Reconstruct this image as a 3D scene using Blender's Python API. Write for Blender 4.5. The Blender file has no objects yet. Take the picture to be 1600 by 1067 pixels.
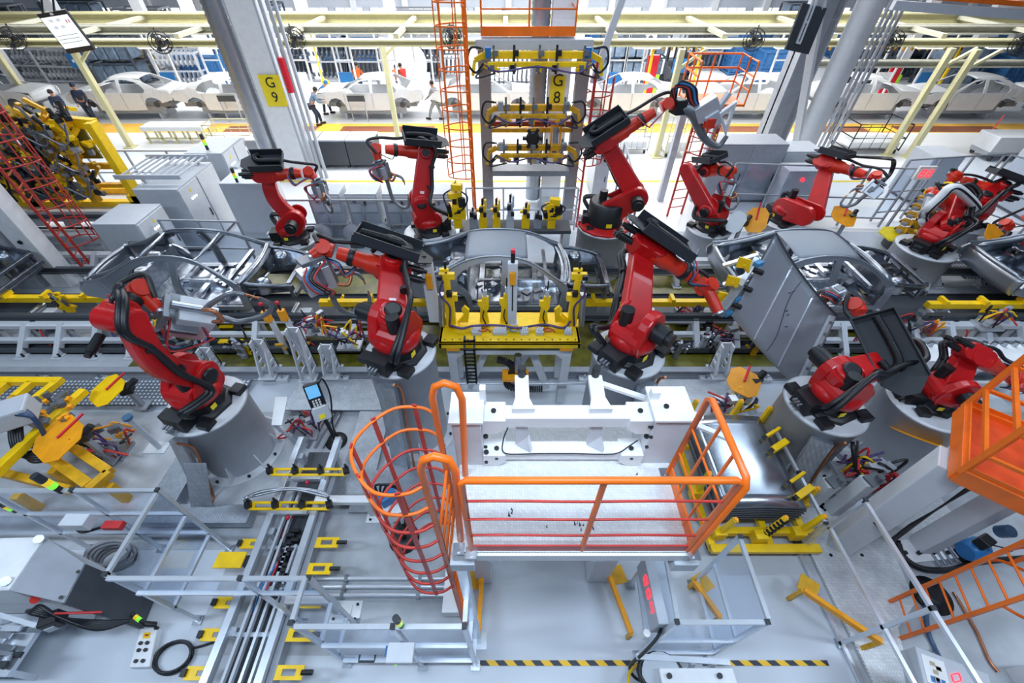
import bpy, bmesh, math, random
from mathutils import Vector, Matrix
rnd = random.Random(7)
SC = bpy.context.scene
COL = SC.collection
PI = math.pi
# ---------------------------------------------------------------- camera (7 m up, looking down 44 degrees)
F_PX, CX, CY, CAM_H = 659.0, 790.0, 533.5, 7.0
PITCH = math.radians(44.43)
cp, sp = math.cos(PITCH), math.sin(PITCH)
cam_d = bpy.data.cameras.new('camera')
cam = bpy.data.objects.new('camera', cam_d)
COL.objects.link(cam)
cam.location = (0, 0, CAM_H)
cam.rotation_euler = (PI / 2 - PITCH, 0, 0)
cam_d.sensor_width = 36.0
cam_d.lens = 36.0 * F_PX / 1600.0
cam_d.shift_x = (800 - CX) / 1600.0
cam_d.clip_end = 300
SC.camera = cam


def ray(px, py):
    u = (px - CX) / F_PX
    v = (CY - py) / F_PX
    return Vector((u, cp + v * sp, -sp + v * cp))


def Z(px, py, z=0.0):
    d = ray(px, py)
    return Vector((0, 0, CAM_H)) + d * ((z - CAM_H) / d.z)


def Y(px, py, y):
    d = ray(px, py)
    return Vector((0, 0, CAM_H)) + d * (y / d.y)


def X(px, py, x):
    d = ray(px, py)
    return Vector((0, 0, CAM_H)) + d * (x / d.x)


def V(*a):
    return Vector(a)


# ---------------------------------------------------------------- materials
MATS = {}


def mat(name, col, rough=0.5, metal=0.0, var=0.06, scale=6.0, bump=0.0, emit=0.0, spec=0.5, pattern=None, bscale=None, coat=0.0):
    if name in MATS:
        return MATS[name]
    m = bpy.data.materials.new(name)
    m.use_nodes = True
    nt = m.node_tree
    N, L = nt.nodes, nt.links
    b = N['Principled BSDF']
    b.inputs['Roughness'].default_value = rough
    b.inputs['Metallic'].default_value = metal
    b.inputs['Specular IOR Level'].default_value = spec
    b.inputs['Coat Weight'].default_value = coat
    tc = N.new('ShaderNodeTexCoord')
    nz = N.new('ShaderNodeTexNoise')
    nz.inputs['Scale'].default_value = scale
    nz.inputs['Detail'].default_value = 4
    L.new(tc.outputs['Object'], nz.inputs['Vector'])
    cr = N.new('ShaderNodeValToRGB')
    cr.color_ramp.elements[0].position = 0.3
    cr.color_ramp.elements[1].position = 0.7
    lo = [max(0, c * (1 - var)) for c in col]
    hi = [min(1, c * (1 + var)) for c in col]
    cr.color_ramp.elements[0].color = (*lo, 1)
    cr.color_ramp.elements[1].color = (*hi, 1)
    L.new(nz.outputs['Fac'], cr.inputs['Fac'])
    colout = cr.outputs['Color']
    if pattern == 'dots':          # perforated plate: rows of pale punched rims on grey
        sxyz = N.new('ShaderNodeSeparateXYZ')
        L.new(tc.outputs['Object'], sxyz.inputs[0])
        def mth(op, a, b_=None):
            n = N.new('ShaderNodeMath')
            n.operation = op
            for i, q in enumerate((a, b_)):
                if q is None:
                    continue
                if isinstance(q, (int, float)):
                    n.inputs[i].default_value = q
                else:
                    L.new(q, n.inputs[i])
            return n.outputs[0]
        k = 12.0
        fx = mth('SUBTRACT', mth('FRACT', mth('MULTIPLY', sxyz.outputs[0], k)), 0.5)
        fy = mth('SUBTRACT', mth('FRACT', mth('MULTIPLY', sxyz.outputs[1], k)), 0.5)
        r2 = mth('ADD', mth('MULTIPLY', fx, fx), mth('MULTIPLY', fy, fy))
        msk = mth('LESS_THAN', r2, 0.075)
        mx = N.new('ShaderNodeMix')
        mx.data_type = 'RGBA'
        L.new(msk, mx.inputs['Factor'])
        L.new(colout, mx.inputs[6])
        mx.inputs[7].default_value = (0.75, 0.8, 0.86, 1)
        colout = mx.outputs[2]
    if pattern == 'hazard':        # diagonal yellow and black tape
        wv = N.new('ShaderNodeTexWave')
        wv.bands_direction = 'DIAGONAL'
        wv.inputs['Scale'].default_value = 2.6
        wv.inputs['Distortion'].default_value = 0
        L.new(tc.outputs['Object'], wv.inputs['Vector'])
        r = N.new('ShaderNodeValToRGB')
        r.color_ramp.interpolation = 'CONSTANT'
        r.color_ramp.elements[0].color = (0.02, 0.025, 0.04, 1)
        r.color_ramp.elements[1].color = (0.85, 0.5, 0.01, 1)
        r.color_ramp.elements[1].position = 0.5
        L.new(wv.outputs['Fac'], r.inputs['Fac'])
        colout = r.outputs['Color']
    L.new(colout, b.inputs['Base Color'])
    if bump or pattern == 'tread':
        bp = N.new('ShaderNodeBump')
        bp.inputs['Strength'].default_value = bump or 0.5
        bp.inputs['Distance'].default_value = 0.02
        if pattern == 'tread':     # checker plate
            ck = N.new('ShaderNodeTexBrick')
            ck.inputs['Scale'].default_value = bscale or 9.0
            ck.inputs['Mortar Size'].default_value = 0.03
            ck.inputs['Color1'].default_value = (1, 1, 1, 1)
            ck.inputs['Color2'].default_value = (0.4, 0.4, 0.4, 1)
            ck.inputs['Mortar'].default_value = (0, 0, 0, 1)
            mp = N.new('ShaderNodeMapping')
            mp.inputs['Rotation'].default_value = (0, 0, 0.785)
            L.new(tc.outputs['Object'], mp.inputs[0])
            L.new(mp.outputs[0], ck.inputs['Vector'])
            L.new(ck.outputs['Color'], bp.inputs['Height'])
            mu = N.new('ShaderNodeMix')
            mu.data_type = 'RGBA'
            mu.blend_type = 'MULTIPLY'
            mu.inputs['Factor'].default_value = 0.28
            L.new(colout, mu.inputs[6])
            L.new(ck.outputs['Color'], mu.inputs[7])
            L.new(mu.outputs[2], b.inputs['Base Color'])
        else:
            L.new(nz.outputs['Fac'], bp.inputs['Height'])
        L.new(bp.outputs['Normal'], b.inputs['Normal'])
    if emit:
        L.new(colout, b.inputs['Emission Color'])
        b.inputs['Emission Strength'].default_value = emit
    MATS[name] = m
    return m


def glass_mat(name, tint=(0.93, 0.96, 1.0), gloss=0.07):
    if name in MATS:
        return MATS[name]
    m = bpy.data.materials.new(name)
    m.use_nodes = True
    N, L = m.node_tree.nodes, m.node_tree.links
    N.remove(N['Principled BSDF'])
    out = N['Material Output']
    tr = N.new('ShaderNodeBsdfTransparent')
    tr.inputs[0].default_value = (*tint, 1)
    gl = N.new('ShaderNodeBsdfGlossy')
    gl.inputs['Roughness'].default_value = 0.12
    mx = N.new('ShaderNodeMixShader')
    mx.inputs[0].default_value = gloss
    L.new(tr.outputs[0], mx.inputs[1])
    L.new(gl.outputs[0], mx.inputs[2])
    L.new(mx.outputs[0], out.inputs[0])
    MATS[name] = m
    return m


RED = mat('robot_red_paint', (0.52, 0.008, 0.010), 0.32, coat=0.12, var=0.15, scale=3)
RED_LIT = mat('robot_red_lit', (0.66, 0.030, 0.010), 0.36, var=0.18, scale=4)  # same red paint, shifted to orange as where light hits it
BLACK = mat('black_casting', (0.009, 0.010, 0.013), 0.45)
HOSE = mat('black_hose', (0.010, 0.011, 0.015), 0.4, bump=0.15, scale=60)
DARK = mat('dark_grey_sheet', (0.022, 0.027, 0.035), 0.5)
YEL = mat('yellow_paint', (0.95, 0.58, 0.004), 0.4, var=0.1)
AMB = mat('amber_paint', (0.92, 0.36, 0.006), 0.4, var=0.1)
MUST = mat('mustard_paint', (0.68, 0.36, 0.01), 0.45, var=0.2)
ORG = mat('orange_rail_paint', (0.85, 0.16, 0.010), 0.38, var=0.15, scale=3)
REDL = mat('red_ladder_paint', (0.48, 0.035, 0.025), 0.42, var=0.15)
WHT = mat('white_machine_paint', (0.62, 0.64, 0.68), 0.45, var=0.04)
BWHT = mat('bright_white_paint', (0.80, 0.81, 0.83), 0.4, var=0.04)
GRYL = mat('light_grey_enamel', (0.47, 0.50, 0.55), 0.4, var=0.04)
GRY = mat('grey_enamel', (0.30, 0.32, 0.36), 0.45, var=0.06)
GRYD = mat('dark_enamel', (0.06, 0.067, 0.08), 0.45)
CONC = mat('pedestal_grey_paint', (0.43, 0.45, 0.49), 0.5, var=0.06, scale=5, bump=0.05)
ALU = mat('aluminium_profile', (0.66, 0.70, 0.76), 0.32, metal=0.6, var=0.05)
STL = mat('bare_steel', (0.42, 0.45, 0.50), 0.32, metal=0.95, var=0.15)
ZINC = mat('zinc_sheet', (0.36, 0.40, 0.46), 0.30, metal=0.95, var=0.25, scale=9, bump=0.12)
ZINCD = mat('zinc_sheet_dark', (0.20, 0.22, 0.26), 0.34, metal=0.9, var=0.3, scale=8, bump=0.15)
BODY = mat('body_panel_steel', (0.36, 0.39, 0.44), 0.36, metal=0.85, var=0.05, scale=2)
ROOF = mat('roof_panel_steel', (0.25, 0.28, 0.33), 0.5, metal=0.3, var=0.03, scale=1, spec=0.35)
CAST = mat('cast_grey', (0.22, 0.235, 0.26), 0.42, metal=0.6, var=0.15)
TREAD = mat('tread_plate', (0.50, 0.54, 0.60), 0.36, metal=0.75, var=0.1, pattern='tread', bump=0.8)
TREAD_GLARE = mat('tread_plate_glare', (0.86, 0.89, 0.94), 0.3, metal=0.12, var=0.1, pattern='tread', bump=0.8)  # same tread plate, lamp reflection put into a paler colour
TREADW = mat('white_tread_plate', (0.86, 0.88, 0.90), 0.45, metal=0.1, var=0.06, scale=2, pattern='tread', bump=0.45, bscale=14)
PERF = mat('perforated_plate', (0.17, 0.20, 0.25), 0.45, metal=0.4, pattern='dots')
OLIVE = mat('shaded_olive_plate', (0.13, 0.12, 0.012), 0.3, var=0.4, scale=4)  # olive plate, colour darkened for the shadow under the line
CREAM = mat('cream_paint', (0.66, 0.62, 0.36), 0.45, var=0.05)
CREAMD = mat('cream_grey_paint', (0.48, 0.47, 0.38), 0.5, var=0.08)
BLUE = mat('blue_plastic', (0.02, 0.16, 0.42), 0.45, var=0.15)
BLUEL = mat('light_blue_cloth', (0.14, 0.22, 0.34), 0.8, var=0.15)
NAVY = mat('navy_cloth', (0.02, 0.035, 0.075), 0.85, var=0.2)
GREYC = mat('grey_cloth', (0.30, 0.33, 0.37), 0.85, var=0.15)
ORGC = mat('orange_vest', (0.85, 0.14, 0.02), 0.8, var=0.1)
REDC = mat('red_cloth', (0.65, 0.03, 0.02), 0.8, var=0.1)
SKIN = mat('skin', (0.45, 0.24, 0.16), 0.6)
HAIR = mat('dark_hair', (0.02, 0.015, 0.012), 0.6)
CARW = mat('white_primer_body', (0.82, 0.84, 0.87), 0.4, metal=0.1, var=0.03)
CARIN = mat('car_inside_grey', (0.22, 0.23, 0.25), 0.5, var=0.3)
COPP = mat('copper_braid', (0.50, 0.20, 0.10), 0.4, metal=0.7, var=0.2)
WIRE_R = mat('red_cable', (0.55, 0.03, 0.03), 0.45)
WIRE_B = mat('blue_cable', (0.03, 0.20, 0.50), 0.45)
WIRE_P = mat('violet_cable', (0.08, 0.05, 0.16), 0.5, var=0.4)
LABEL = mat('white_sticker', (0.8, 0.8, 0.8), 0.5)
LABY = mat('yellow_sticker', (0.9, 0.7, 0.02), 0.5)
GREENL = mat('green_lamp', (0.25, 0.9, 0.05), 0.3, emit=0.6)
YELL = mat('yellow_lamp', (0.95, 0.65, 0.02), 0.3, emit=0.4)
REDLMP = mat('red_led', (1.0, 0.03, 0.05), 0.3, emit=2.0)
WLED = mat('white_led', (0.9, 0.95, 1.0), 0.3, emit=3.0)
PANE = glass_mat('clear_pane')
PANEB = glass_mat('clear_bracket', (0.85, 0.92, 1.0), 0.2)

# ---------------------------------------------------------------- mesh builder
WLOC = {}


def axis_frame(d, up=None):
    d = d.normalized()
    up = up or (V(0, 0, 1) if abs(d.z) < 0.95 else V(0, 1, 0))
    a = d.cross(up)
    if a.length < 1e-6:
        a = d.cross(V(1, 0, 0))
    a.normalize()
    b = a.cross(d).normalized()
    return a, b


SPLIT = set('gusset anchor_bolt bolt corner_block joint_cover joint_cap tooth clamp end_panel rear_window_frame axle sensor rail_foot slide_rail cross_tie leg clip warning_label connector hose_clamp cross_member bracket_stamping foot_bolt roof_bow valve foot support plug end_stop cap wheel lock switch locating_block terminal_block indicator_lamp suction_cup link_rod lifting_eye rod cylinder stampings bundle electrode_tip stop_post red_lamp rung lower_frame toe_board'.split())


class M:
    def __init__(s):
        s.v, s.f, s.sm = [], [], []
        s.pc, s.lvl, s.np = [], 0, 0

    def add(s, vs, fs, smooth=False):
        o = len(s.v)
        s.v += [Vector(q) for q in vs]
        s.f += [tuple(i + o for i in q) for q in fs]
        s.sm += [smooth] * len(fs)
        if not s.lvl:
            s.np += 1
        s.pc += [s.np] * len(fs)
        return s

    BF = [(0, 3, 2, 1), (4, 5, 6, 7), (0, 1, 5, 4), (1, 2, 6, 5), (2, 3, 7, 6), (3, 0, 4, 7)]

    def bx(s, x0, x1, y0, y1, z0, z1, mtx=None):
        vs = [V(x, y, z) for z in (z0, z1) for x, y in ((x0, y0), (x1, y0), (x1, y1), (x0, y1))]
        if mtx is not None:
            vs = [mtx @ q for q in vs]
        return s.add(vs, M.BF)

    def box(s, c, sx, sy, sz, rz=0.0, mtx=None):
        m = Matrix.Translation(V(*c)) @ (mtx if mtx is not None else Matrix.Rotation(rz, 4, 'Z'))
        return s.bx(-sx / 2, sx / 2, -sy / 2, sy / 2, -sz / 2, sz / 2, m)

    def bar(s, p, q, w, h=None, up=None, w2=None, h2=None):
        p, q = V(*p), V(*q)
        h = h or w
        w2, h2 = w2 or w, h2 or h
        a, b = axis_frame(q - p, up)
        vs = []
        for c, ww, hh in ((p, w, h), (q, w2, h2)):
            vs += [c - a * ww / 2 - b * hh / 2, c + a * ww / 2 - b * hh / 2, c + a * ww / 2 + b * hh / 2, c - a * ww / 2 + b * hh / 2]
        return s.add(vs, M.BF)

    def cyl(s, p, q, r, r2=None, n=16, caps=True):
        p, q = V(*p), V(*q)
        r2 = r if r2 is None else r2
        a, b = axis_frame(q - p)
        A = [(math.cos(2 * PI * i / n), math.sin(2 * PI * i / n)) for i in range(n)]
        vs = [p + (a * x + b * y) * r for x, y in A] + [q + (a * x + b * y) * r2 for x, y in A]
        s.add(vs, [(i, (i + 1) % n, n + (i + 1) % n, n + i) for i in range(n)], True)
        if caps:
            s.add(vs[:n], [tuple(reversed(range(n)))])
            s.add(vs[n:], [tuple(range(n))])
        return s

    def lathe(s, o, d, prof, n=24, caps=True):
        """prof: (radius, distance along d) pairs"""
        o, d = V(*o), V(*d).normalized()
        a, b = axis_frame(d)
        vs, fs = [], []
        for r, t in prof:
            for i in range(n):
                vs.append(o + d * t + (a * math.cos(2 * PI * i / n) + b * math.sin(2 * PI * i / n)) * r)
        for j in range(len(prof) - 1):
            for i in range(n):
                k = (i + 1) % n
                fs.append((j * n + i, j * n + k, (j + 1) * n + k, (j + 1) * n + i))
        s.add(vs, fs, True)
        if caps:
            s.add(vs[:n], [tuple(reversed(range(n)))])
            s.add(vs[-n:], [tuple(range(n))])
        return s

    def sph(s, c, r, n=12, sz=1.0):
        prof = [(max(1e-4, r * math.sin(PI * j / 8)), -r * sz * math.cos(PI * j / 8)) for j in range(9)]
        return s.lathe(c, (0, 0, 1), prof, n, False)

    def tube(s, pts, r, n=8, closed=False, curve=0, r2=None):
        pts = [V(*q) for q in pts]
        if curve:
            pts = spline(pts, curve, closed)
        m = len(pts)
        vs, fs = [], []
        prev = None
        for i in range(m):
            if closed:
                t = pts[(i + 1) % m] - pts[i - 1]
            else:
                t = pts[min(i + 1, m - 1)] - pts[max(i - 1, 0)]
            if t.length < 1e-9:
                t = V(0, 0, 1)
            t.normalize()
            if prev is None:
                a, b = axis_frame(t)
            else:
                a = prev - t * prev.dot(t)
                if a.length < 1e-6:
                    a, b = axis_frame(t)
                a.normalize()
                b = t.cross(a)
            prev = a
            rr = r if r2 is None else r + (r2 - r) * i / (m - 1)
            for k in range(n):
                an = 2 * PI * k / n
                vs.append(pts[i] + (a * math.cos(an) + b * math.sin(an)) * rr)
        for i in range(m if closed else m - 1):
            j = (i + 1) % m
            for k in range(n):
                l = (k + 1) % n
                fs.append((i * n + k, i * n + l, j * n + l, j * n + k))
        s.add(vs, fs, True)
        if not closed:
            s.add(vs[:n], [tuple(reversed(range(n)))])
            s.add(vs[-n:], [tuple(range(n))])
        return s

    def prism(s, pts, off):
        pts = [V(*q) for q in pts]
        off = V(*off)
        n = len(pts)
        vs = pts + [q + off for q in pts]
        fs = [tuple(reversed(range(n))), tuple(range(n, 2 * n))]
        fs += [(i, (i + 1) % n, n + (i + 1) % n, n + i) for i in range(n)]
        return s.add(vs, fs)

    def plate_holes(s, outer, holes, off):
        """flat plate given as outer loop + holes (lists of 3-D points), thickened by off"""
        off = V(*off)
        bm = bmesh.new()
        eds, loops = [], []
        for lp in [outer] + holes:
            vv = [bm.verts.new(V(*q)) for q in lp]
            loops.append(vv)
            for i in range(len(vv)):
                eds.append(bm.edges.new((vv[i], vv[(i + 1) % len(vv)])))
        bmesh.ops.triangle_fill(bm, edges=eds, use_beauty=True)
        bm.verts.index_update()
        base = [q.co.copy() for q in bm.verts]
        tri = [tuple(q.index for q in f.verts) for f in bm.faces]
        lidx = [[q.index for q in lp] for lp in loops]
        bm.free()
        n = len(base)
        fs = [t for t in tri] + [tuple(n + i for i in reversed(t)) for t in tri]
        for lp in lidx:
            for i in range(len(lp)):
                a, b = lp[i], lp[(i + 1) % len(lp)]
                fs.append((a, b, n + b, n + a))
        return s.add(base + [q + off for q in base], fs)

    def grid(s, fn, nu, nv, smooth=True):
        vs = [V(*fn(i / nu, j / nv)) for j in range(nv + 1) for i in range(nu + 1)]
        w = nu + 1
        return s.add(vs, [(j * w + i, j * w + i + 1, (j + 1) * w + i + 1, (j + 1) * w + i) for j in range(nv) for i in range(nu)], smooth)

    def quad(s, a, b, c, d):
        return s.add([a, b, c, d], [(0, 1, 2, 3)])

    def groups(s):
        ids = sorted(set(s.pc))
        bb = {}
        for f, c in zip(s.f, s.pc):
            for i in f:
                q = s.v[i]
                b = bb.setdefault(c, [q.copy(), q.copy()])
                for k in range(3):
                    b[0][k] = min(b[0][k], q[k])
                    b[1][k] = max(b[1][k], q[k])
        par = {c: c for c in ids}
        def find(c):
            while par[c] != c:
                c = par[c]
            return c
        for i, a in enumerate(ids):
            for b in ids[i + 1:]:
                A, Bq = bb[a], bb[b]
                if all(A[0][k] - .003 <= Bq[1][k] and Bq[0][k] - .003 <= A[1][k] for k in range(3)):
                    par[find(a)] = find(b)
        g = {}
        for c in ids:
            g.setdefault(find(c), []).append(c)
        return list(g.values())

    def build(s, name, m, parent=None, bevel=0.0, solid=0.0, label=None):
        if name in SPLIT and parent is not None and s.np > 1:
            gs = s.groups()
            if len(gs) > 1:
                first = None
                for g in gs:
                    gset, k, mp = set(g), M(), {}
                    for f, c, sm in zip(s.f, s.pc, s.sm):
                        if c in gset:
                            for i in f:
                                if i not in mp:
                                    mp[i] = len(k.v)
                                    k.v.append(s.v[i])
                            k.f.append(tuple(mp[i] for i in f))
                            k.sm.append(sm)
                    o = k.build(name, m, parent, bevel, solid, label)
                    first = first or o
                return first
        me = bpy.data.meshes.new(name)
        off = WLOC.get(parent.name, V(0, 0, 0)) if parent else V(0, 0, 0)
        me.from_pydata([q - off for q in s.v], [], s.f)
        me.polygons.foreach_set('use_smooth', s.sm)
        bm = bmesh.new()
        bm.from_mesh(me)
        bmesh.ops.recalc_face_normals(bm, faces=bm.faces)
        bm.to_mesh(me)
        bm.free()
        me.materials.append(m)
        o = bpy.data.objects.new(name, me)
        COL.objects.link(o)
        if parent:
            o.parent = parent
            WLOC[o.name] = off
        if solid:
            md = o.modifiers.new('thickness', 'SOLIDIFY')
            md.thickness = solid
            md.offset = 0
        if bevel:
            md = o.modifiers.new('edge', 'BEVEL')
            md.width = bevel
            md.segments = 2
            md.limit_method = 'ANGLE'
            md.angle_limit = 0.6
        if label:
            o['label'] = label
        return o


def _piece(fn):
    def g(s, *a, **k):
        if not s.lvl:
            s.np += 1
        s.lvl += 1
        try:
            return fn(s, *a, **k)
        finally:
            s.lvl -= 1
    return g


for _n in 'bx box bar cyl lathe sph tube prism plate_holes grid'.split():
    setattr(M, _n, _piece(getattr(M, _n)))


def spline(pts, k, closed=False):
    out = []
    n = len(pts)
    rng = range(n if closed else n - 1)
    for i in rng:
        if closed:
            p0, p1, p2, p3 = pts[i - 1], pts[i], pts[(i + 1) % n], pts[(i + 2) % n]
        else:
            p1, p2 = pts[i], pts[i + 1]
            p0 = pts[i - 1] if i else p1 * 2 - p2
            p3 = pts[i + 2] if i + 2 < n else p2 * 2 - p1
        for j in range(k):
            t = j / k
            out.append(0.5 * ((2 * p1) + (p2 - p0) * t + (2 * p0 - 5 * p1 + 4 * p2 - p3) * t * t + (3 * p1 - p0 - 3 * p2 + p3) * t ** 3))
    if not closed:
        out.append(pts[-1])
    return out


def B(*a):
    return M().bx(*a)


def thing(name, label, cat, loc=(0, 0, 0), group=None, rz=0.0):
    o = bpy.data.objects.new(name, None)
    o.empty_display_size = 0.1
    COL.objects.link(o)
    o.location = loc
    o.rotation_euler = (0, 0, rz)
    WLOC[o.name] = V(*loc)
    o['label'] = label
    o['category'] = cat
    if group:
        o['group'] = group
    return o


def tag(o, label, cat, group=None, kind=None):
    o['label'] = label
    o['category'] = cat
    if group:
        o['group'] = group
    if kind:
        o['kind'] = kind
    return o


def struct(name, m, mt, bevel=0.0, label=None):
    o = m.build(name, mt, None, bevel)
    o['kind'] = 'structure'
    if label:
        o['label'] = label
    return o


def dup(root, label=None, loc=None, rz=None, group=None, mtx=None, scale=None):
    def cpy(o, par):
        c = o.copy()
        COL.objects.link(c)
        if par is not None:
            c.parent = par
        for ch in KIDS.get(o.name, ()):
            cpy(ch, c)
        return c
    if root.name not in KIDS:
        index_kids(root)
    r = cpy(root, None)
    if loc is not None:
        r.location = loc
    if rz is not None:
        r.rotation_euler = (0, 0, rz)
    if mtx is not None:
        r.matrix_world = mtx
    if scale is not None:
        r.scale = (scale,) * 3 if isinstance(scale, (int, float)) else scale
    if label:
        r['label'] = label
    if group:
        r['group'] = group
    return r


KIDS = {}


def index_kids(root):
    allk = {}
    for o in COL.objects:
        if o.parent is not None:
            allk.setdefault(o.parent.name, []).append(o)
    def rec(o):
        KIDS[o.name] = allk.get(o.name, [])
        for c in KIDS[o.name]:
            rec(c)
    rec(root)


def text_mesh(body, size, name, m, parent=None, mtx=None, extr=0.004):
    cu = bpy.data.curves.new(name, 'FONT')
    cu.body = body
    cu.size = size
    cu.align_x = 'CENTER'
    cu.align_y = 'CENTER'
    cu.extrude = extr
    o = bpy.data.objects.new(name, cu)
    COL.objects.link(o)
    bpy.context.view_layer.update()
    dg = bpy.context.evaluated_depsgraph_get()
    me = bpy.data.meshes.new_from_object(o.evaluated_get(dg))
    bpy.data.objects.remove(o)
    ob = bpy.data.objects.new(name, me)
    me.materials.clear()
    me.materials.append(m)
    COL.objects.link(ob)
    off = WLOC.get(parent.name, V(0, 0, 0)) if parent else V(0, 0, 0)
    if mtx is not None:
        me.transform(Matrix.Translation(-off) @ mtx)
    if parent:
        ob.parent = parent
        WLOC[ob.name] = off
    return ob
# ================================================================ SETTING
EPOXY = mat('white_epoxy_floor', (0.56, 0.60, 0.66), 0.28, var=0.07, scale=0.7, spec=0.5)
EPOXYB = mat('bright_aisle_floor', (0.80, 0.81, 0.82), 0.3, var=0.04, scale=0.5)
CONCF = mat('worn_concrete_floor', (0.42, 0.44, 0.475), 0.5, var=0.16, scale=2.5, bump=0.05)
struct('floor', B(-42, 42, -3, 60, -0.3, 0.0), EPOXY)
struct('floor_aisle', B(-42, 42, 12.2, 60, 0.0, 0.006), EPOXYB)
m = M()
m.bx(-4.28, -0.5, 1.1, 5.1, 0, 0.005)
m.bx(-12, -4.28, 2.45, 5.1, 0, 0.005)
m.bx(4.6, 12, -1.0, 5.1, 0, 0.005)
m.bx(1.9, 4.5, 3.4, 5.1, 0, 0.005)
m.bx(-0.5, 1.9, 2.7, 5.1, 0, 0.005)
struct('floor_concrete', m, CONCF)
# far line floor strip: ochre, brown and yellow stretches
OCH = mat('ochre_floor_paint', (0.75, 0.42, 0.06), 0.4, var=0.25, scale=0.5)
BRN = mat('brown_floor_paint', (0.22, 0.07, 0.035), 0.35, var=0.3, scale=0.8)
YLF = mat('yellow_floor_paint', (0.86, 0.62, 0.05), 0.4, var=0.2)
struct('floor_pit_strip', B(-30, 30, 21.4, 22.7, 0.006, 0.012), OCH)
m = M()
for a, b in ((-13.6, -9.2), (-8.0, -3.5), (1.6, 4.2), (9.3, 12.5), (14.2, 17.5), (19, 24)):
    m.bx(a, b, 21.5, 22.3, 0.012, 0.016)
struct('floor_brown_patches', m, BRN)
m = M()
for a, b in ((-3.4, -2.2), (4.2, 5.0), (-9.1, -8.2), (12.6, 14.0), (17.7, 18.6)):
    m.bx(a, b, 21.6, 22.6, 0.013, 0.018)
m.bx(-12, 14, 15.9, 16.05, 0.006, 0.012)
struct('floor_yellow_lines', m, YLF)
# hazard tape across the loading lane
HAZ = mat('hazard_tape', (1, 1, 1), 0.5, pattern='hazard')
m = M()
m.bx(-0.34, 1.72, 0.985, 1.045, 0.0, 0.006)
m.bx(2.62, 4.3, 0.985, 1.045, 0.0, 0.006)
struct('floor_hazard_tape', m, HAZ)

# walls far away
WALLP = mat('pale_wall_panel', (0.55, 0.59, 0.66), 0.5, var=0.03, scale=0.4)
m = M()
m.bx(-42, 42, 46, 46.3, 0, 0.5)
m.bx(-42, 42, 46, 46.3, 2.1, 9.8)
for k in range(-14, 15):
    m.bx(k * 3.0 - 0.25, k * 3.0 + 0.25, 45.9, 46.3, 0.5, 2.1)
struct('wall_back', m, WALLP)
struct('wall_left', B(-42.3, -42, -3, 46, 0, 9.8), WALLP)
struct('wall_right', B(42, 42.3, -3, 46, 0, 9.8), WALLP)
DAY = mat('daylight_pane', (0.95, 0.98, 1.0), 0.2, emit=1.6, var=0.0)
n = 0
for k in range(-13, 14):
    n += 1
    w = struct('window_%d' % n, B(k * 3.0 + 0.3, k * 3.0 + 2.7, 46.05, 46.1, 0.5, 2.1), DAY)
    fr = M()
    for q in (0.3, 1.1, 1.9, 2.66):
        fr.bx(k * 3 + q, k * 3 + q + 0.06, 45.95, 46.1, 0.5, 2.1)
    fr.build('window_frame', GRYL, w)
m = M()
for k in range(-9, 10):
    m.bx(k * 4.4, k * 4.4 + 0.5, 45.6, 46, 0, 9)
struct('trim_1', m, BWHT)

# ---------------------------------------------------------------- big columns
def sign_plate(root, p, txt, w=0.62, h=0.95, tilt=0.0):
    B(p[0] - w / 2, p[0] + w / 2, p[1] - 0.02, p[1], p[2] - h / 2, p[2] + h / 2).build('sign_plate', LABY, root, label='yellow plate with black letters')
    mt = Matrix.Translation(V(p[0], p[1] - 0.03, p[2])) @ Matrix.Rotation(PI / 2, 4, 'X')
    a, b = txt
    text_mesh(a + '\n' + b, 0.44, 'sign_letters', BLACK, root, Matrix.Translation(V(0, 0, 0.02)) @ mt, 0.003)


def h_column(name, label, x, y, w, d, top, mt):
    r = thing(name, label, 'column', (x, y, 0))
    t = 0.06
    m = M()
    m.bx(x - w / 2, x - w / 2 + t, y - d / 2, y + d / 2, 0, top)
    m.bx(x + w / 2 - t, x + w / 2, y - d / 2, y + d / 2, 0, top)
    m.build('flange', mt, r)
    m = M().bx(x - w / 2, x + w / 2, y - 0.05, y + 0.05, 0, top)
    for k in range(1, int(top / 1.6)):
        m.bx(x - w / 2 + t, x + w / 2 - t, y - d / 2, y - d / 2 + 0.02, k * 1.6, k * 1.6 + 0.015)
    m.build('web', mt, r)
    B(x - w / 2 - .1, x + w / 2 + .1, y - d / 2 - .1, y + d / 2 + .1, 0, 0.05).build('base_plate', GRYL, r)
    return r


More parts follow.
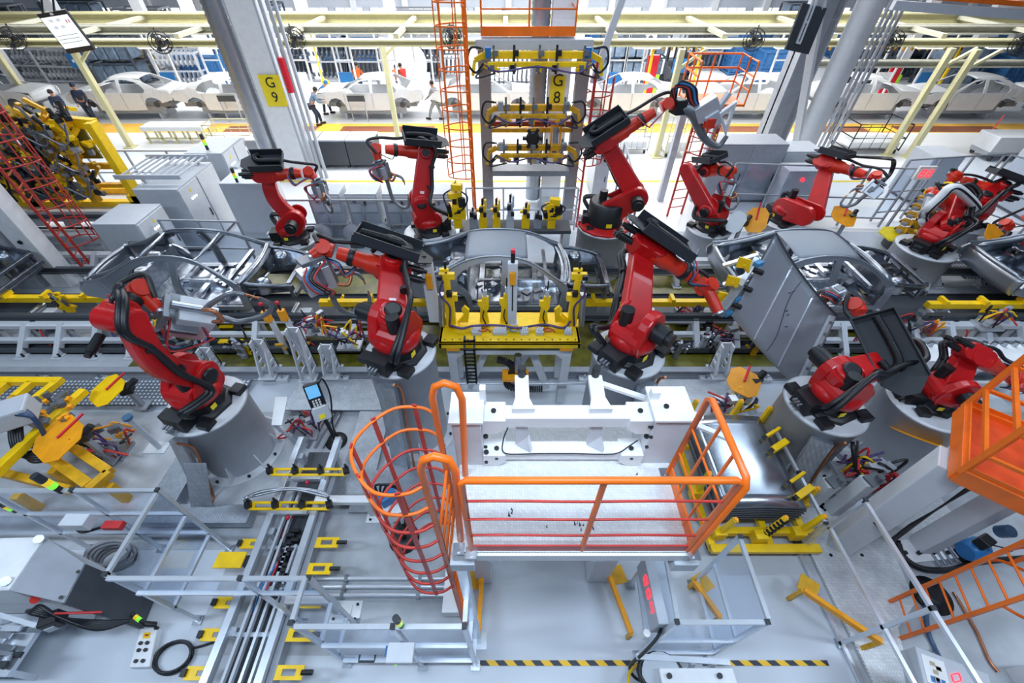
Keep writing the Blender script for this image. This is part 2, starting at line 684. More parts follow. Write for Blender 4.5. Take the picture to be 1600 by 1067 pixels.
c1 = h_column('building_column', 'tall pale steel column carrying the yellow G9 sign', -8.05, 16.6, 0.95, 0.7, 9.6, GRYL)
B(-8.47, -7.63, 16.23, 16.25, 0, 9.6).build('cover_panel', BWHT, c1)
p = Y(428, 142, 16.2)
sign_plate(c1, (p.x - 0.02, 16.2, p.z), ('G', '9'), 0.7, 0.95)
dk = M().lathe((-8.95, 16.4, 1.0), (0, 0, 1), [(0.3 + 0.025 * (k % 2), k * 0.08) for k in range(108)], 20)
tag(dk.build('air_duct', mat('duct_steel', (0.40, 0.43, 0.48), 0.35, metal=0.8), None), 'ribbed grey air duct running up beside the G9 column', 'duct')
for i, (dx, lb) in enumerate(((0.62, 'thin grey pipe nearest the face of the G9 column'), (0.85, 'grey pipe with red band beside the G9 column'), (1.05, 'outermost grey pipe standing beside the G9 column'))):
    m = M().cyl((-8.05 + dx, 16.3, 0), (-8.05 + dx, 16.3, 9.6), 0.06)
    o = tag(m.build('service_pipe', GRYL), lb, 'pipe', 'service pipes on the G9 column')
    if i == 1:
        p = Y(446, 115, 16.2)
        M().cyl((p.x, 16.2, p.z - 0.55), (p.x, 16.2, p.z + 0.45), 0.11).build('red_sleeve', mat('signal_red', (0.7, 0.01, 0.03), 0.4), o)
c2 = h_column('building_column', 'white steel column carrying the yellow G8 sign', 1.55, 14.2, 0.62, 0.5, 9.6, BWHT)
p = Y(871, 141, 13.9)
B(1.25, 1.85, 13.94, 13.96, 0, 9.6).build('cover_panel', BWHT, c2)
sign_plate(c2, (p.x, 13.92, p.z), ('G', '8'), 0.42, 0.72)
dk = M().lathe((0.95, 14.2, 0.2), (0, 0, 1), [(0.24 + 0.02 * (k % 2), k * 0.07) for k in range(134)], 20)
tag(dk.build('air_duct', MATS['duct_steel']), 'ribbed grey air duct behind the gripper gantry beside the G8 column', 'duct')
c3 = h_column('building_column', 'dark grey steel column left of the fat round pipe', 10.75, 18.0, 0.85, 0.8, 9.6, GRY)
tag(M().cyl((11.95, 17.6, 0), (11.95, 17.6, 9.6), 0.42, n=28).build('round_column', GRYL), 'fat round pale grey column with thin pipes on its side', 'column')
for i in range(4):
    tag(M().cyl((12.45 + i * 0.17, 17.4, 0), (12.45 + i * 0.17, 17.4, 9.6), 0.05).build('service_pipe', GRY if i % 2 else ALU), 'thin pipe on the side of the fat round column', 'pipe', 'pipes on the round column')
# slanted brace and thin post beside it
tag(M().bar(Y(1242, 235, 16.4), Y(1287, -20, 14.5), 0.22, 0.16).build('slim_post', GRYL), 'slim grey post in front of the dark steel column', 'post')
tag(M().bar(Y(926, 130, 13.5), Y(975, -10, 13.5), 0.17, 0.12).build('diagonal_brace', WHT), 'white diagonal brace rising from the gantry top', 'brace')

# ---------------------------------------------------------------- overhead rails over the far line
def rail(name, label, x0, x1, y, z, w, h, mt=CREAM):
    m = M().bx(x0, x1, y - w / 2, y + w / 2, z, z + 0.05)
    m.bx(x0, x1, y - w / 2, y + w / 2, z + h - 0.05, z + h)
    m.bx(x0, x1, y - 0.05, y + 0.05, z, z + h)
    return tag(m.build(name, mt), label, 'beam', 'rails over the far line')


rail('overhead_rail', 'lowest cream overhead rail with hooks below, over the far car line', -27, 30, 19.6, 3.75, 0.42, 0.22)
rail('overhead_rail', 'second overhead rail, greyish, behind the lowest one', -27, 30, 21.6, 3.85, 0.5, 0.3, CREAMD)
rail('overhead_rail', 'deep cream overhead rail farthest back over the car line', -27, 30, 24.6, 3.8, 0.6, 0.42)
rail('overhead_rail', 'short grey rail slung under the others by the round column', 11, 26, 18.9, 3.2, 0.3, 0.22, CREAMD)
for k in range(-6, 7):
    m = M().bx(k * 4.2 - 0.1, k * 4.2 + 0.1, 19.7, 24.4, 3.98, 4.12)
    tag(m.build('cross_member', CREAMD), 'cream cross member between the overhead rails', 'beam', 'cross members between the overhead rails')
for k in range(-9, 10):
    m = M().bx(k * 2.8 - 0.55, k * 2.8 + 0.55, 20.0, 20.16, 3.6, 3.68)
    o = tag(m.build('tube_lamp', BWHT), 'white tube lamp hung under the overhead rails', 'lamp', 'tube lamps under the overhead rails')
    B(k * 2.8 - 0.5, k * 2.8 + 0.5, 20.02, 20.14, 3.585, 3.6).build('lamp_tube', WLED, o)
posts = [((205, 230), 'cream post beside the long white bench'), ((622, 215), 'cream post in front of the car worked on by two people'), ((428, 240), 'cream post half hidden by the G9 column'),
         ((1025, 245), 'cream post rising behind the big lifted red robot'), ((1385, 243), 'thick cream post with slanting top near the wire cage'), ((1418, 246), 'thin cream post beside the thick one'), ((60, 175), 'cream post far beyond the yellow gripper frame')]
for (px, py), lb in posts:
    b = Z(px, py)
    r = thing('rail_post', lb, 'post', b, 'posts of the overhead rails')
    M().bar(b, b + V(0, 0, 3.85), 0.2, 0.2).build('post', CREAM, r)
    M().bx(b.x - 0.22, b.x + 0.22, b.y - 0.22, b.y + 0.22, 0.006, 0.04).build('foot_plate', CREAM, r)
    M().bar(b + V(0, 0, 3.2), b + V(0.9, 0, 3.85), 0.1).build('brace', CREAM, r)
# fans hung from the rails
def fan(x, y, z, yaw, label):
    r = thing('wall_fan', label, 'fan', (x, y, z), 'black fans on the overhead rails', yaw)
    Q = V(x, y, z)
    def lm(): return M()
    m = M()
    for k in range(3):
        rr = 0.36 - k * 0.11
        m.tube([Q + V(rr * math.cos(a * PI / 12), -0.1 - 0.02 * k, rr * math.sin(a * PI / 12)) for a in range(24)], 0.013, 5, True)
        m.tube([Q + V(rr * math.cos(a * PI / 12), 0.08, rr * math.sin(a * PI / 12)) for a in range(24)], 0.013, 5, True)
    for a in range(12):
        c, s_ = math.cos(a * PI / 6), math.sin(a * PI / 6)
        m.tube([Q + V(0.06 * c, -0.15, 0.06 * s_), Q + V(0.36 * c, -0.08, 0.36 * s_), Q + V(0.36 * c, 0.06, 0.36 * s_)], 0.009, 4)
    m.build('guard', BLACK, r)
    m = M()
    for k in range(3):
        a = k * 2 * PI / 3
        c, s_ = math.cos(a), math.sin(a)
        m.quad(Q + V(0.04 * c, -0.04, 0.04 * s_), Q + V(0.3 * c - 0.1 * s_, -0.06, 0.3 * s_ + 0.1 * c), Q + V(0.32 * c + 0.08 * s_, 0.0, 0.32 * s_ - 0.08 * c), Q + V(0.06 * c + .04 * s_, 0.0, 0.06 * s_ - .04 * c))
    m.build('blades', DARK, r, solid=0.01)
    M().cyl(Q + V(0, 0, 0), Q + V(0, 0.3, 0), 0.09).build('motor', BLACK, r)
    M().bar(Q + V(0, 0.25, 0), Q + V(0, 0.25, 0.42), 0.04).build('bracket', BLACK, r)
    return r


for px, py, yaw, lb in ((20, 60, 0.5, 'black fan over the far line, beside the white screen'), (250, 66, 0.6, 'black fan above the stacked grey parts'), (460, 60, 0.6, 'black fan beside the G9 column pipes'),
                        (706, 58, 0.3, 'black fan seen through the tall orange cage ladder'), (1178, 62, -0.5, 'black fan between the dark screen and the lifted robot'), (1393, 64, -0.5, 'black fan beside the thick cream post'), (1597, 70, -0.6, 'black fan at the far end of the rails by the blue bins')):
    q = Y(px, py, 19.2)
    fan(q.x, q.y, q.z, yaw, lb)
# screens
def screen(c, u, v, nrm, lit, label):
    """c centre, u right vector (half), v up vector (half)"""
    r = thing('display_screen', label, 'screen', c)
    c, u, v, nrm = V(*c), V(*u), V(*v), V(*nrm).normalized()
    M().prism([c - u - v, c + u - v, c + u + v, c - u + v], -nrm * 0.08).build('housing', DARK, r)
    if lit:
        f = nrm * 0.006
        M().quad(c - u * 0.95 - v * 0.74 + f, c + u * 0.95 - v * 0.74 + f, c + u * 0.95 + v * 0.8 + f, c - u * 0.95 + v * 0.8 + f).build('lit_panel', mat('screen_white', (0.86, 0.93, 0.98), 0.4, emit=0.8, var=0.01), r)
        m = M()
        f2 = nrm * 0.012
        for (a, b) in ((-0.5, 0.55), (0.0, 0.55), (-0.5, 0.22), (0.0, 0.22)):
            for k in range(3):
                m.quad(*[c + u * (a + k * 0.09 + q[0]) + v * (b + q[1]) + f2 for q in ((0, 0), (.05, 0), (.05, .14), (0, .14))])
        for b in (-0.12, -0.3, -0.48):
            m.quad(*[c + u * q[0] + v * (b + q[1]) + f2 for q in ((-0.85, 0), (0.7, 0), (0.7, 0.03), (-0.85, 0.03))])
        m.build('figures', mat('screen_grey_text', (0.55, 0.6, 0.65), 0.5), r)
        m = M().quad(*[c + u * q[0] + v * q[1] + f2 for q in ((0.55, 0.42), (0.62, 0.42), (0.62, 0.58), (0.55, 0.58))])
        m.quad(*[c + u * q[0] + v * q[1] + f2 for q in ((0.72, 0.42), (0.79, 0.42), (0.79, 0.58), (0.72, 0.58))])
        m.build('red_figures', mat('screen_red', (0.8, 0.03, 0.1), 0.5), r)
        m = M()
        for a in (-.5, .3):
            m.tube([c + u * a + v, c + u * a + v * 1.6 + V(0, .5, .3), V(c.x + u.x * a, c.y + 1.2, 9.2)], .035, 6)
        m.build('hanger', DARK, r)
        M().prism([c + u * -0.12 + v * .86 + f2, c + u * 0.12 + v * .86 + f2, c + u * 0.1 + v * .97 + f2, c + u * -0.1 + v * .97 + f2], nrm * 0.004).build('header_mark', BWHT, r)
    else:
        m = M()
        for s_ in (-0.35, -0.1):
            m.bar(c + u * s_ - v * 0.6 + nrm * 0.03, c + u * s_ + v * 1.5 + nrm * 0.03, 0.05)
            m.bar(c + u * s_ + v * 1.4 + nrm * .03, V(c.x + u.x * s_, c.y, 9.2), .05)
        for q in (-0.6, 0.3):
            m.bar(c - u * 0.4 + v * q + nrm * 0.03, c - u * 0.05 + v * q + nrm * 0.03, 0.05)
        m.build('mount', GRYL, r)
    return r


c = Y(104, 51, 14.5)
px = 14.5 / ray(104, 51).y / F_PX
screen(c, (0.42, 0.0, 0.05), (-0.02, -0.10, 0.47), (0.05, -1, -0.2), True, 'hanging white status screen with dark frame')
c = Y(1259, 46, 14.5)
screen(c, (0.36, 0.0, -0.06), (0.02, 0.05, 0.52), (0, -1, 0), False, 'dark back of a hanging screen by the slim grey post')
tag(B(-42, 42, 8, 8.4, 9.0, 9.2).build('roof_girder', GRYL), 'pale girder under the roof', 'girder') if False else None
# ================================================================ ROBOTS
def on_ray(px, py, C, L, far):
    d = ray(px, py).normalized()
    o = V(0, 0, CAM_H) - C
    b = o.dot(d)
    c = o.length_squared - L * L
    q = b * b - c
    t = -b + (math.sqrt(q) if far else -math.sqrt(q)) if q > 0 else -b
    return V(0, 0, CAM_H) + d * t


def hull2d(pts):
    pts = sorted(set((round(x, 5), round(y, 5)) for x, y in pts))
    def half(ps):
        h = []
        for p in ps:
            while len(h) > 1 and (h[-1][0] - h[-2][0]) * (p[1] - h[-2][1]) - (h[-1][1] - h[-2][1]) * (p[0] - h[-2][0]) <= 0:
                h.pop()
            h.append(p)
        return h
    a, b = half(pts), half(pts[::-1])
    return a[:-1] + b[:-1]


def hull_link(m, c1, r1, c2, r2, n, w, off=0.0, bow=0.0, seg=18):
    """rounded link between two circles lying in the plane with normal n"""
    n = n.normalized()
    a = (c2 - c1)
    L = a.length
    a = (a - n * a.dot(n)).normalized()
    b = n.cross(a)
    P = []
    for c, r in (((0, 0), r1), ((L, 0), r2)):
        P += [(c[0] + r * math.cos(2 * PI * k / seg), c[1] + r * math.sin(2 * PI * k / seg)) for k in range(seg)]
    H = hull2d(P)
    # waist the link a little and bow it sideways
    if bow:
        top, bot = [], []
        K = 12
        for k in range(K + 1):
            t = k / K
            y = bow * math.sin(PI * t)
            rr = r1 + (r2 - r1) * t
            rr *= 1 - 0.18 * math.sin(PI * t)
            top.append((L * t, y + rr))
            bot.append((L * t, y - rr))
        cap1 = [(r1 * math.cos(q), r1 * math.sin(q)) for q in [PI / 2 + PI * j / 7 for j in range(1, 7)]]
        cap2 = [(L + r2 * math.cos(q), r2 * math.sin(q)) for q in [-PI / 2 + PI * j / 7 for j in range(1, 7)]]
        H = bot + cap2 + top[::-1] + cap1
    pts = [c1 + a * x + b * y + n * (off - w / 2) for x, y in H]
    return m.prism(pts, n * w)


def pedestal(c, h, r, label, chan=None):
    t = thing('robot_pedestal', label, 'pedestal', c)
    x, y = c[0], c[1]
    M().lathe((x, y, 0.02), (0, 0, 1), [(r, 0), (r, h - 0.08), (r + .03, h - .075), (r + .03, h - .04)], 40).build('column_shell', CONC, t)
    M().lathe((x, y, h - 0.02), (0, 0, 1), [(r + .01, 0), (r - .02, 0.02)], 40).build('top_plate', WHT, t)
    m = M()
    m.lathe((x, y, 0.0), (0, 0, 1), [(r + .16, 0), (r + .16, .02)], 32)
    m.build('foot_flange', WHT, t)
    m = M()
    for k in range(8):
        a = k * PI / 4 + .2
        d = V(math.cos(a), math.sin(a), 0)
        q = V(x, y, .02)
        s = V(-d.y, d.x, 0) * .012
        m.prism([q + d * (r - .01) - s, q + d * (r + .14) - s, q + d * (r - .01) + V(0, 0, .35) - s], s * 2)
    m.build('gusset', WHT, t)
    m = M()
    for k in range(8):
        a = k * PI / 4 + .6
        m.cyl((x + (r + .09) * math.cos(a), y + (r + .09) * math.sin(a), .02), (x + (r + .09) * math.cos(a), y + (r + .09) * math.sin(a), .06), .025, n=8)
    m.build('anchor_bolt', BLACK, t)
    if chan is not None:
        d = V(math.cos(chan), math.sin(chan), 0)
        p, q = V(x, y, h - .18) + d * (r + .04), V(x, y, .06) + d * (r + .30)
        m = M().bar(p, q, .30, .10, d)
        m.bar(q, q + d * .3, .30, .12)
        m.build('cable_channel', TREAD, t, .006)
        e = V(-d.y, d.x, 0) * .2
        M().tube([p + e + d * .1 + V(0, 0, .2), p + e * 1.1 - d * .02 + V(0, 0, -.1), (p + q) / 2 + e * 1.1 - d * .03, q + e * 1.2, q + e * 1.6 + d * .2], .022, 6, curve=5).build('feed_cable', COPP, t)
    return t


def robot(label, base, S, E, W, T, tray=0, back_sign=1, red2=None, plain_base=False, bow=0.0, sc=1.0, nvec=None, group='red six axis robots', short_elbow=False):
    base = V(*base)
    R2 = red2 or RED_LIT
    motors = not short_elbow
    t = thing('industrial_robot', label, 'robot', base, group)
    pl = (E - S).cross(W - E)
    if nvec is not None:
        n = V(*nvec).normalized()
    elif pl.length > .05:
        n = pl.normalized()
    else:
        n = V(0, 0, 1).cross(W - S).normalized()
    h = V(n.x, n.y, 0)
    n0 = h.normalized() if h.length > .2 else V(0, 0, 1).cross(W - S).normalized()
    fw = n0.cross(V(0, 0, 1))
    if fw.dot(W - base) < 0:
        fw = -fw
    # base casting
    m = M()
    m.lathe(base, (0, 0, 1), [(.44 * sc, 0), (.44 * sc, .05 * sc), (.36 * sc, .08 * sc), (.34 * sc, .24 * sc)], 8 if not plain_base else 24)
    for sx in (-1, 1):
        for sy in (-1, 1):
            q = base + fw * sx * .36 * sc + n0 * sy * .36 * sc
            m.box(q + V(0, 0, .05 * sc), .2 * sc, .2 * sc, .1 * sc, math.atan2(fw.y, fw.x))
    q = base - fw * .42 * sc + V(0, 0, .16 * sc)
    m.box(q, .3 * sc, .36 * sc, .26 * sc, math.atan2(fw.y, fw.x))
    bp = m.build('base_casting', BLACK, t, .012)
    m = M()
    for k in range(6):
        qq = base - fw * .6 * sc + n0 * (.04 + .055 * (k % 3) - .1) * sc + V(0, 0, (.1 + .1 * (k // 3)) * sc)
        m.cyl(qq, qq - fw * .07 * sc, .022 * sc, n=8)
    m.build('connector', STL, bp)
    a = base + fw * .30 * sc - n0 * .24 * sc
    m = M()
    m.box(base + n0 * .345 * sc + V(0, 0, .17 * sc) - fw * .1, .1 * sc, .012, .08 * sc, math.atan2(fw.y, fw.x))
    m.box(base - n0 * .345 * sc + V(0, 0, .17 * sc) - fw * .1, .1 * sc, .012, .08 * sc, math.atan2(fw.y, fw.x))
    m.build('warning_label', LABY, bp)
    # carousel
    m = M()
    m.lathe(base + V(0, 0, .24 * sc), (0, 0, 1), [(.33 * sc, 0), (.37 * sc, .03 * sc), (.37 * sc, .16 * sc), (.30 * sc, .22 * sc)], 28)
    m.build('turntable', RED, t)
    m = M()
    low = base + V(0, 0, .40 * sc)
    hull_link(m, low, .30 * sc, S, .27 * sc, n0, .17 * sc, -.20 * sc)
    hull_link(m, low + fw * .02, .26 * sc, S, .22 * sc, n0, .06 * sc, .27 * sc)
    hull_link(m, low - fw * .1, .22 * sc, low + fw * .2, .2 * sc, n0, .5 * sc, 0)
    m.build('shoulder_housing', RED, t, .025)
    # shoulder drive
    m = M()
    m.cyl(S - n0 * .28 * sc, S - n0 * .52 * sc, .15 * sc, n=18)
    m.cyl(S - n0 * .52 * sc, S - n0 * .60 * sc, .11 * sc, n=18)
    mo = m.build('shoulder_motor', BLACK, t, .01)
    M().cyl(base + fw * (-.12) + V(0, 0, .42 * sc) + n0 * .12, base - fw * .12 + V(0, 0, .86 * sc) + n0 * .12, .10 * sc, n=16).build('base_motor', BLACK, t, .01)
    # upper arm
    an = n if n.dot(n0) > 0 else -n
    m = M()
    hull_link(m, S, .245 * sc, E, .185 * sc, an, .20 * sc, .06 * sc, bow)
    arm = m.build('upper_arm', RED, t, .035)
    m = M()
    for c, r in ((S, .2), (E, .15)):
        m.lathe(c + an * .16 * sc, an, [(r * sc, 0), (r * sc, .05 * sc), (r * .8 * sc, .06 * sc)], 22)
    m.build('joint_cover', RED, arm)
    m = M()
    m.lathe(S + an * .2 * sc, an, [(.13 * sc, 0), (.13 * sc, .06 * sc), (.1 * sc, .07 * sc)], 18)
    m.lathe(E + an * .2 * sc, an, [(.09 * sc, 0), (.09 * sc, .05 * sc)], 16)
    m.build('joint_cap', BLACK, arm)
    ud = (E - S).normalized()
    m = M()
    mid = S + (E - S) * .22 + an * .163 * sc
    bside = an.cross(ud)
    m.prism([mid - bside * .05 - ud * .03, mid + bside * .05 - ud * .03, mid + bside * .05 + ud * .03, mid - bside * .05 + ud * .03], an * .004)
    m.build('sticker', LABEL, arm)
    # elbow housing and motors
    fd = (W - E).normalized()
    m = M()
    m.cyl(E - an * .26 * sc, E + an * .10 * sc, .175 * sc, n=22)
    hull_link(m, E - fd * (.16 if motors else .0) * sc, .17 * sc, E + fd * .12 * sc, .17 * sc, an, .30 * sc, -.10 * sc)
    m.build('elbow_housing', RED, t, .02)
    fu = an.cross(fd)
    m = M()
    for k in range(3 if motors else 1):
        o = E - fd * .25 * sc + an * (-.22 + .12 * k) * sc + fu * (.06 if k == 1 else -.05) * sc
        m.cyl(o, o - fd * .27 * sc, .058 * sc, n=14)
        m.cyl(o - fd * .27 * sc, o - fd * .33 * sc, .04 * sc, n=10)
    m.build('axis_motor', BLACK, t, .006)
    # forearm
    L = (W - E).length
    st = .1 * sc
    m = M()
    c0 = E - an * .10 * sc
    dd = (W - c0).normalized()
    LL = (W - c0).length
    m.lathe(c0 + dd * st, dd, [(.175 * sc, 0), (.165 * sc, LL * .25), (.135 * sc, LL * .3), (.125 * sc, LL * .55), (.10 * sc, max(LL * .8 - st, LL * .56))], 22)
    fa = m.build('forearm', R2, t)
    m = M()
    m.lathe(c0 + dd * LL * .56, dd, [(.142 * sc, 0), (.148 * sc, .02), (.148 * sc, .07), (.14 * sc, .09)], 20)
    m.build('collar', BLACK, fa)
    # wrist
    td = (T - W).normalized()
    m = M()
    m.sph(W, .125 * sc, 16)
    wn = dd.cross(td)
    wn = wn.normalized() if wn.length > .1 else an
    m.cyl(W - wn * .15 * sc, W + wn * .15 * sc, .115 * sc, n=20)
    m.cyl(W - dd * .14 * sc, W, .115 * sc, n=18)
    m.cyl(W, W + td * ((T - W).length - .03), .105 * sc, .085 * sc, n=18)
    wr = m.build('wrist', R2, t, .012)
    M().cyl(T - td * .035, T, .11 * sc, n=20).build('tool_flange', STL, wr)
    # hoses
    o1 = -an * .30 * sc
    back = -dd
    hs = []
    m = M()
    for k, dz in enumerate((0, .085)):
        sdv = an * (.26 + dz) * sc
        bk = (-bside if (bside.dot(dd) > 0) else bside)
        p0 = base - fw * .40 * sc + n0 * (.18 + dz) + V(0, 0, .26 * sc)
        m.tube([p0, base - fw * .52 * sc + n0 * (.34 + dz) + V(0, 0, .55 * sc), S + an * (.36 + dz) * sc + bk * .22 * sc, S + (E - S) * .35 + an * (.24 + dz) * sc + bk * .22 * sc,
                S + (E - S) * .75 + an * (.24 + dz) * sc + bk * .17 * sc, E + an * (.30 + dz) * sc + bk * .2 * sc + ud * .1, E + an * (.22 + dz) * sc + ud * .3 * sc + dd * .12 * sc, E - an * .05 + ud * .24 * sc + dd * .32 * sc + an * dz], .042 * sc, 8, curve=6)
    m.build('hose_pack', HOSE, t)
    m = M()
    for q in (.35, .75):
        c = S + (E - S) * q + an * .24 * sc + bk * .17 * sc
        m.cyl(c - ud * .03, c + ud * .03, .075 * sc, n=12)
    m.build('hose_clamp', BLACK, t)
    upv = fu if fu.z > 0 else -fu
    m = M()
    q0 = E + upv * .24 * sc + dd * .2 * sc
    m.tube([q0 - dd * .1, q0 + dd * .15 + upv * .06, E + dd * L * .6 + upv * .25 * sc, W + upv * .24 * sc - dd * .1, W + upv * .14 + dd * .17 + an * .1, W + td * .1 + an * .18 * sc], .036 * sc, 8, curve=6)
    m.build('wrist_hose', HOSE, t)
    for mt_, k in ((WIRE_B, .0), (WIRE_R, .05), (HOSE, -.05)):
        m = M()
        c = E + dd * .55 * L - an * (.16 + k) * sc
        m.tube([c + upv * .12, c - an * .18 + upv * .05, c - an * .2 - upv * .18 + dd * .1, c - upv * .2 + dd * .2, W - an * .14 - upv * .06], .012, 6, curve=5)
        m.build('signal_cable', mt_, t)
    if tray:
        tv = V(0, -.6, .8)
        tv = (tv - dd * tv.dot(dd)).normalized()
        upv = (upv * .45 + tv * .55).normalized()
        cc = E + upv * .30 * sc + dd * (.0 + .15 * tray)
        wv = dd.cross(upv).normalized()
        LT, WT = 1.2 * abs(tray), .28
        m = M()
        def P(x, y, z): return cc + dd * x + wv * y + upv * z
        m.prism([P(-LT / 2, -WT, 0), P(LT / 2, -WT, 0), P(LT / 2, WT, 0), P(-LT / 2, WT, 0)], upv * .02)
        m.prism([P(-LT / 2, -WT, 0), P(LT / 2, -WT, 0), P(LT / 2, -WT, .17), P(-LT / 2, -WT, .17)], wv * .02)
        m.prism([P(-LT / 2, WT, 0), P(LT / 2, WT, 0), P(LT / 2, WT, .17), P(-LT / 2, WT, .17)], wv * .02)
        m.prism([P(-LT / 2, -WT, 0), P(-LT / 2 - .22, -WT * .4, 0), P(-LT / 2 - .22, WT * .4, 0), P(-LT / 2, WT, 0)], upv * .02)
        m.prism([P(LT / 2, -WT, 0), P(LT / 2, WT, 0), P(LT / 2, WT, .12), P(LT / 2, -WT, .12)], dd * .02)
        tr = m.build('hose_tray', DARK, t)
        m = M()
        cl = [P(LT / 2 - .05, .05, .08), P(.1, .06, .1), P(-LT * .25, .04, .1), P(-LT * .35, -.1, .1), P(-LT * .2, -.16, .1)]
        cs = spline(cl, 24)
        # ribbed hose
        for i in range(len(cs) - 1):
            m.lathe(cs[i], cs[i + 1] - cs[i] if (cs[i + 1] - cs[i]).length > 1e-4 else dd, [(.05, 0), (.062, (cs[i + 1] - cs[i]).length * .5), (.05, (cs[i + 1] - cs[i]).length)], 10, False)
        m.build('ribbed_hose', HOSE, tr)
    return t, dict(W=W, T=T, td=td, n=an, dd=dd, up=upv, fw=fw, n0=n0)


def solve(base, hS, fS, phi, E_px, L1, farE, W_px, L2, farW, T_px, L3, farT):
    base = V(*base)
    a = math.radians(phi)
    S = base + V(math.cos(a) * fS, math.sin(a) * fS, hS)
    E = on_ray(*E_px, S, L1, farE)
    W = on_ray(*W_px, E, L2, farW)
    T = on_ray(*T_px, W, L3, farT)
    return S, E, W, T


ROB = {}


def gun_matrix(T, td, xdir, sc=1.0):
    z = td.normalized()
    x = V(*xdir)
    x = (x - z * x.dot(z)).normalized()
    y = z.cross(x)
    x, y, z = x * sc, y * sc, z * sc
    return Matrix(((x.x, y.x, z.x, T.x), (x.y, y.y, z.y, T.y), (x.z, y.z, z.z, T.z), (0, 0, 0, 1)))


def weld_gun(label, T, td, xdir, L=0.75, C=0.35, body=1.0, sc=1.0):
    """C-frame spot welding gun. local: flange at origin, z out, x towards the jaws"""
    mt = gun_matrix(T, td, xdir, sc)
    r = thing('spot_weld_gun', label, 'weld gun', (0, 0, 0), 'weld guns on the robots')
    def W_(m): return [mt @ q for q in m]
    def P(x, y, z): return mt @ V(x, y, z)
    def bb(m, *a): return m.bx(*a, mtx=mt)
    m = M()
    bb(m, -.14, .14, -.12, .12, 0, .05)
    bb(m, -.03, .03, -.2, .2, .05, .3)
    m.build('mount_bracket', CAST, r, .006)
    m = M()
    bb(m, -.20 * body, .14, -.13, .13, .12, .42)
    m.build('transformer', WHT if body > 1 else ALU, r, .015)
    m = M()
    bb(m, -.22 * body, -.10, -.09, .09, .18, .36)
    bb(m, .0, .1, -.15, -.11, .2, .36)
    m.build('terminal_block', CAST, r, .008)
    # C jaws
    m = M()
    m.tube([P(.0, 0, .36), P(.05, 0, .5), P(.0 + C * .2, .03, L * .8), P(C * .75, .03, L * 1.0), P(C * 1.25, .03, L * .98), P(C * 1.45, .03, L * .80)], .055, 8, curve=6, r2=.03)
    m.build('fixed_jaw', CAST, r)
    m = M()
    m.tube([P(.1, 0, .3), P(C * .8, 0, .34), P(C * 1.3, 0, .42), P(C * 1.45, .02, .52)], .045, 8, curve=6, r2=.028)
    m.build('moving_jaw', CAST, r)
    m = M()
    m.cyl(P(C * 1.45, .03, L * .80), P(C * 1.45, .03, L * .72), .022, .01, 8)
    m.cyl(P(C * 1.45, .02, .52), P(C * 1.45, .02, .60), .022, .01, 8)
    m.build('electrode_tip', COPP, r)
    M().cyl(P(.16, 0, .05), P(.16, 0, .42), .06, n=14).build('servo_cylinder', STL, r)
    M().tube([P(.12, .1, .38), P(.26, .14, .44), P(.34, .1, .34), P(.24, .05, .28)], .03, 7, curve=6).build('copper_shunt', COPP, r)
    for k, mm in enumerate((WIRE_R, WIRE_B, HOSE, HOSE, WIRE_R)):
        a = k * .055
        M().tube([P(-.1 + a, .12, .06), P(-.2 + a * .4, .24 + a * .5, .12), P(-.16 + a, .26, .30 + a * .5), P(-.05, .18, .40), P(.05, .12, .32)], .013, 6, curve=6).build('loop_cable', mm, r)
    return r


# --- the four robots beside the loading side and the ones behind
FP = {}
FP['F1'] = ((-4.95, 4.25), 1.40, .60)
FP['F2'] = ((-1.68, 4.68), 2.20, .54)
FP['F3'] = ((1.95, 4.68), 2.20, .54)
FP['F4'] = ((5.28, 4.25), 1.40, .60)
FP['F5'] = ((7.05, 4.30), 1.40, .60)
FP['R2'] = ((-2.05, 10.25), 1.15, .66)
FP['R3'] = ((2.55, 9.95), 1.5, .66)
FP['R6'] = ((11.0, 9.6), 1.05, .66)
FP['R1'] = ((-5.95, 10.55), .75, .6)
FP['R4'] = ((5.95, 11.15), .75, .6)
FP['R5'] = ((8.3, 11.6), .75, .6)
FP['R7'] = ((14.0, 9.6), .75, .6)
plabel = dict(F1='grey round pedestal under the robot with the long bare red arm', F2='tall grey pedestal next to the orange ladder cage', F3='tall grey pedestal behind the white lifting frame',
              F4='grey pedestal beside the stack of bare sheets', F5='grey pedestal behind the yellow tip plate', R2='grey pedestal of the robot behind the centre car roof, ladder side',
              R3='wide grey pedestal with red ring under the big lifted robot', R6='wide grey pedestal in front of the yellow valve tower', R1='low pedestal by the control boxes', R4='low pedestal beside the wire fence and leaning red ladder', R5='low pedestal beside the white paddle plates', R7='low pedestal behind the unfinished car at the line end')
for k, ((x, y), h, r_) in FP.items():
    pedestal((x, y, 0), h, r_, plabel[k], dict(F1=-1.9, F2=-1.8, F3=-1.2, F4=-2.0).get(k))
def bz(k): return (FP[k][0][0], FP[k][0][1], FP[k][1])


# F1: vertical bare arm, gun over the roofless car
b = bz('F1')
S = V(b[0] + .12, b[1] + .12, b[2] + .62)
E = on_ray(188, 500, S, 1.36, False)
W = on_ray(216, 452, E, .52, True)
T = on_ray(250, 486, W, .26, True)
ROB['F1'] = robot('red robot with long bare bowed arm and weld gun before the roofless car', b, S, E, W, T, bow=.22, nvec=(1, -.25, 0), short_elbow=True)
weld_gun('large silver weld gun with red cable loops beside the roofless car', T, V(.55, .35, -.5), (1, .2, .1), .8, .42, 1.3, 1.5)
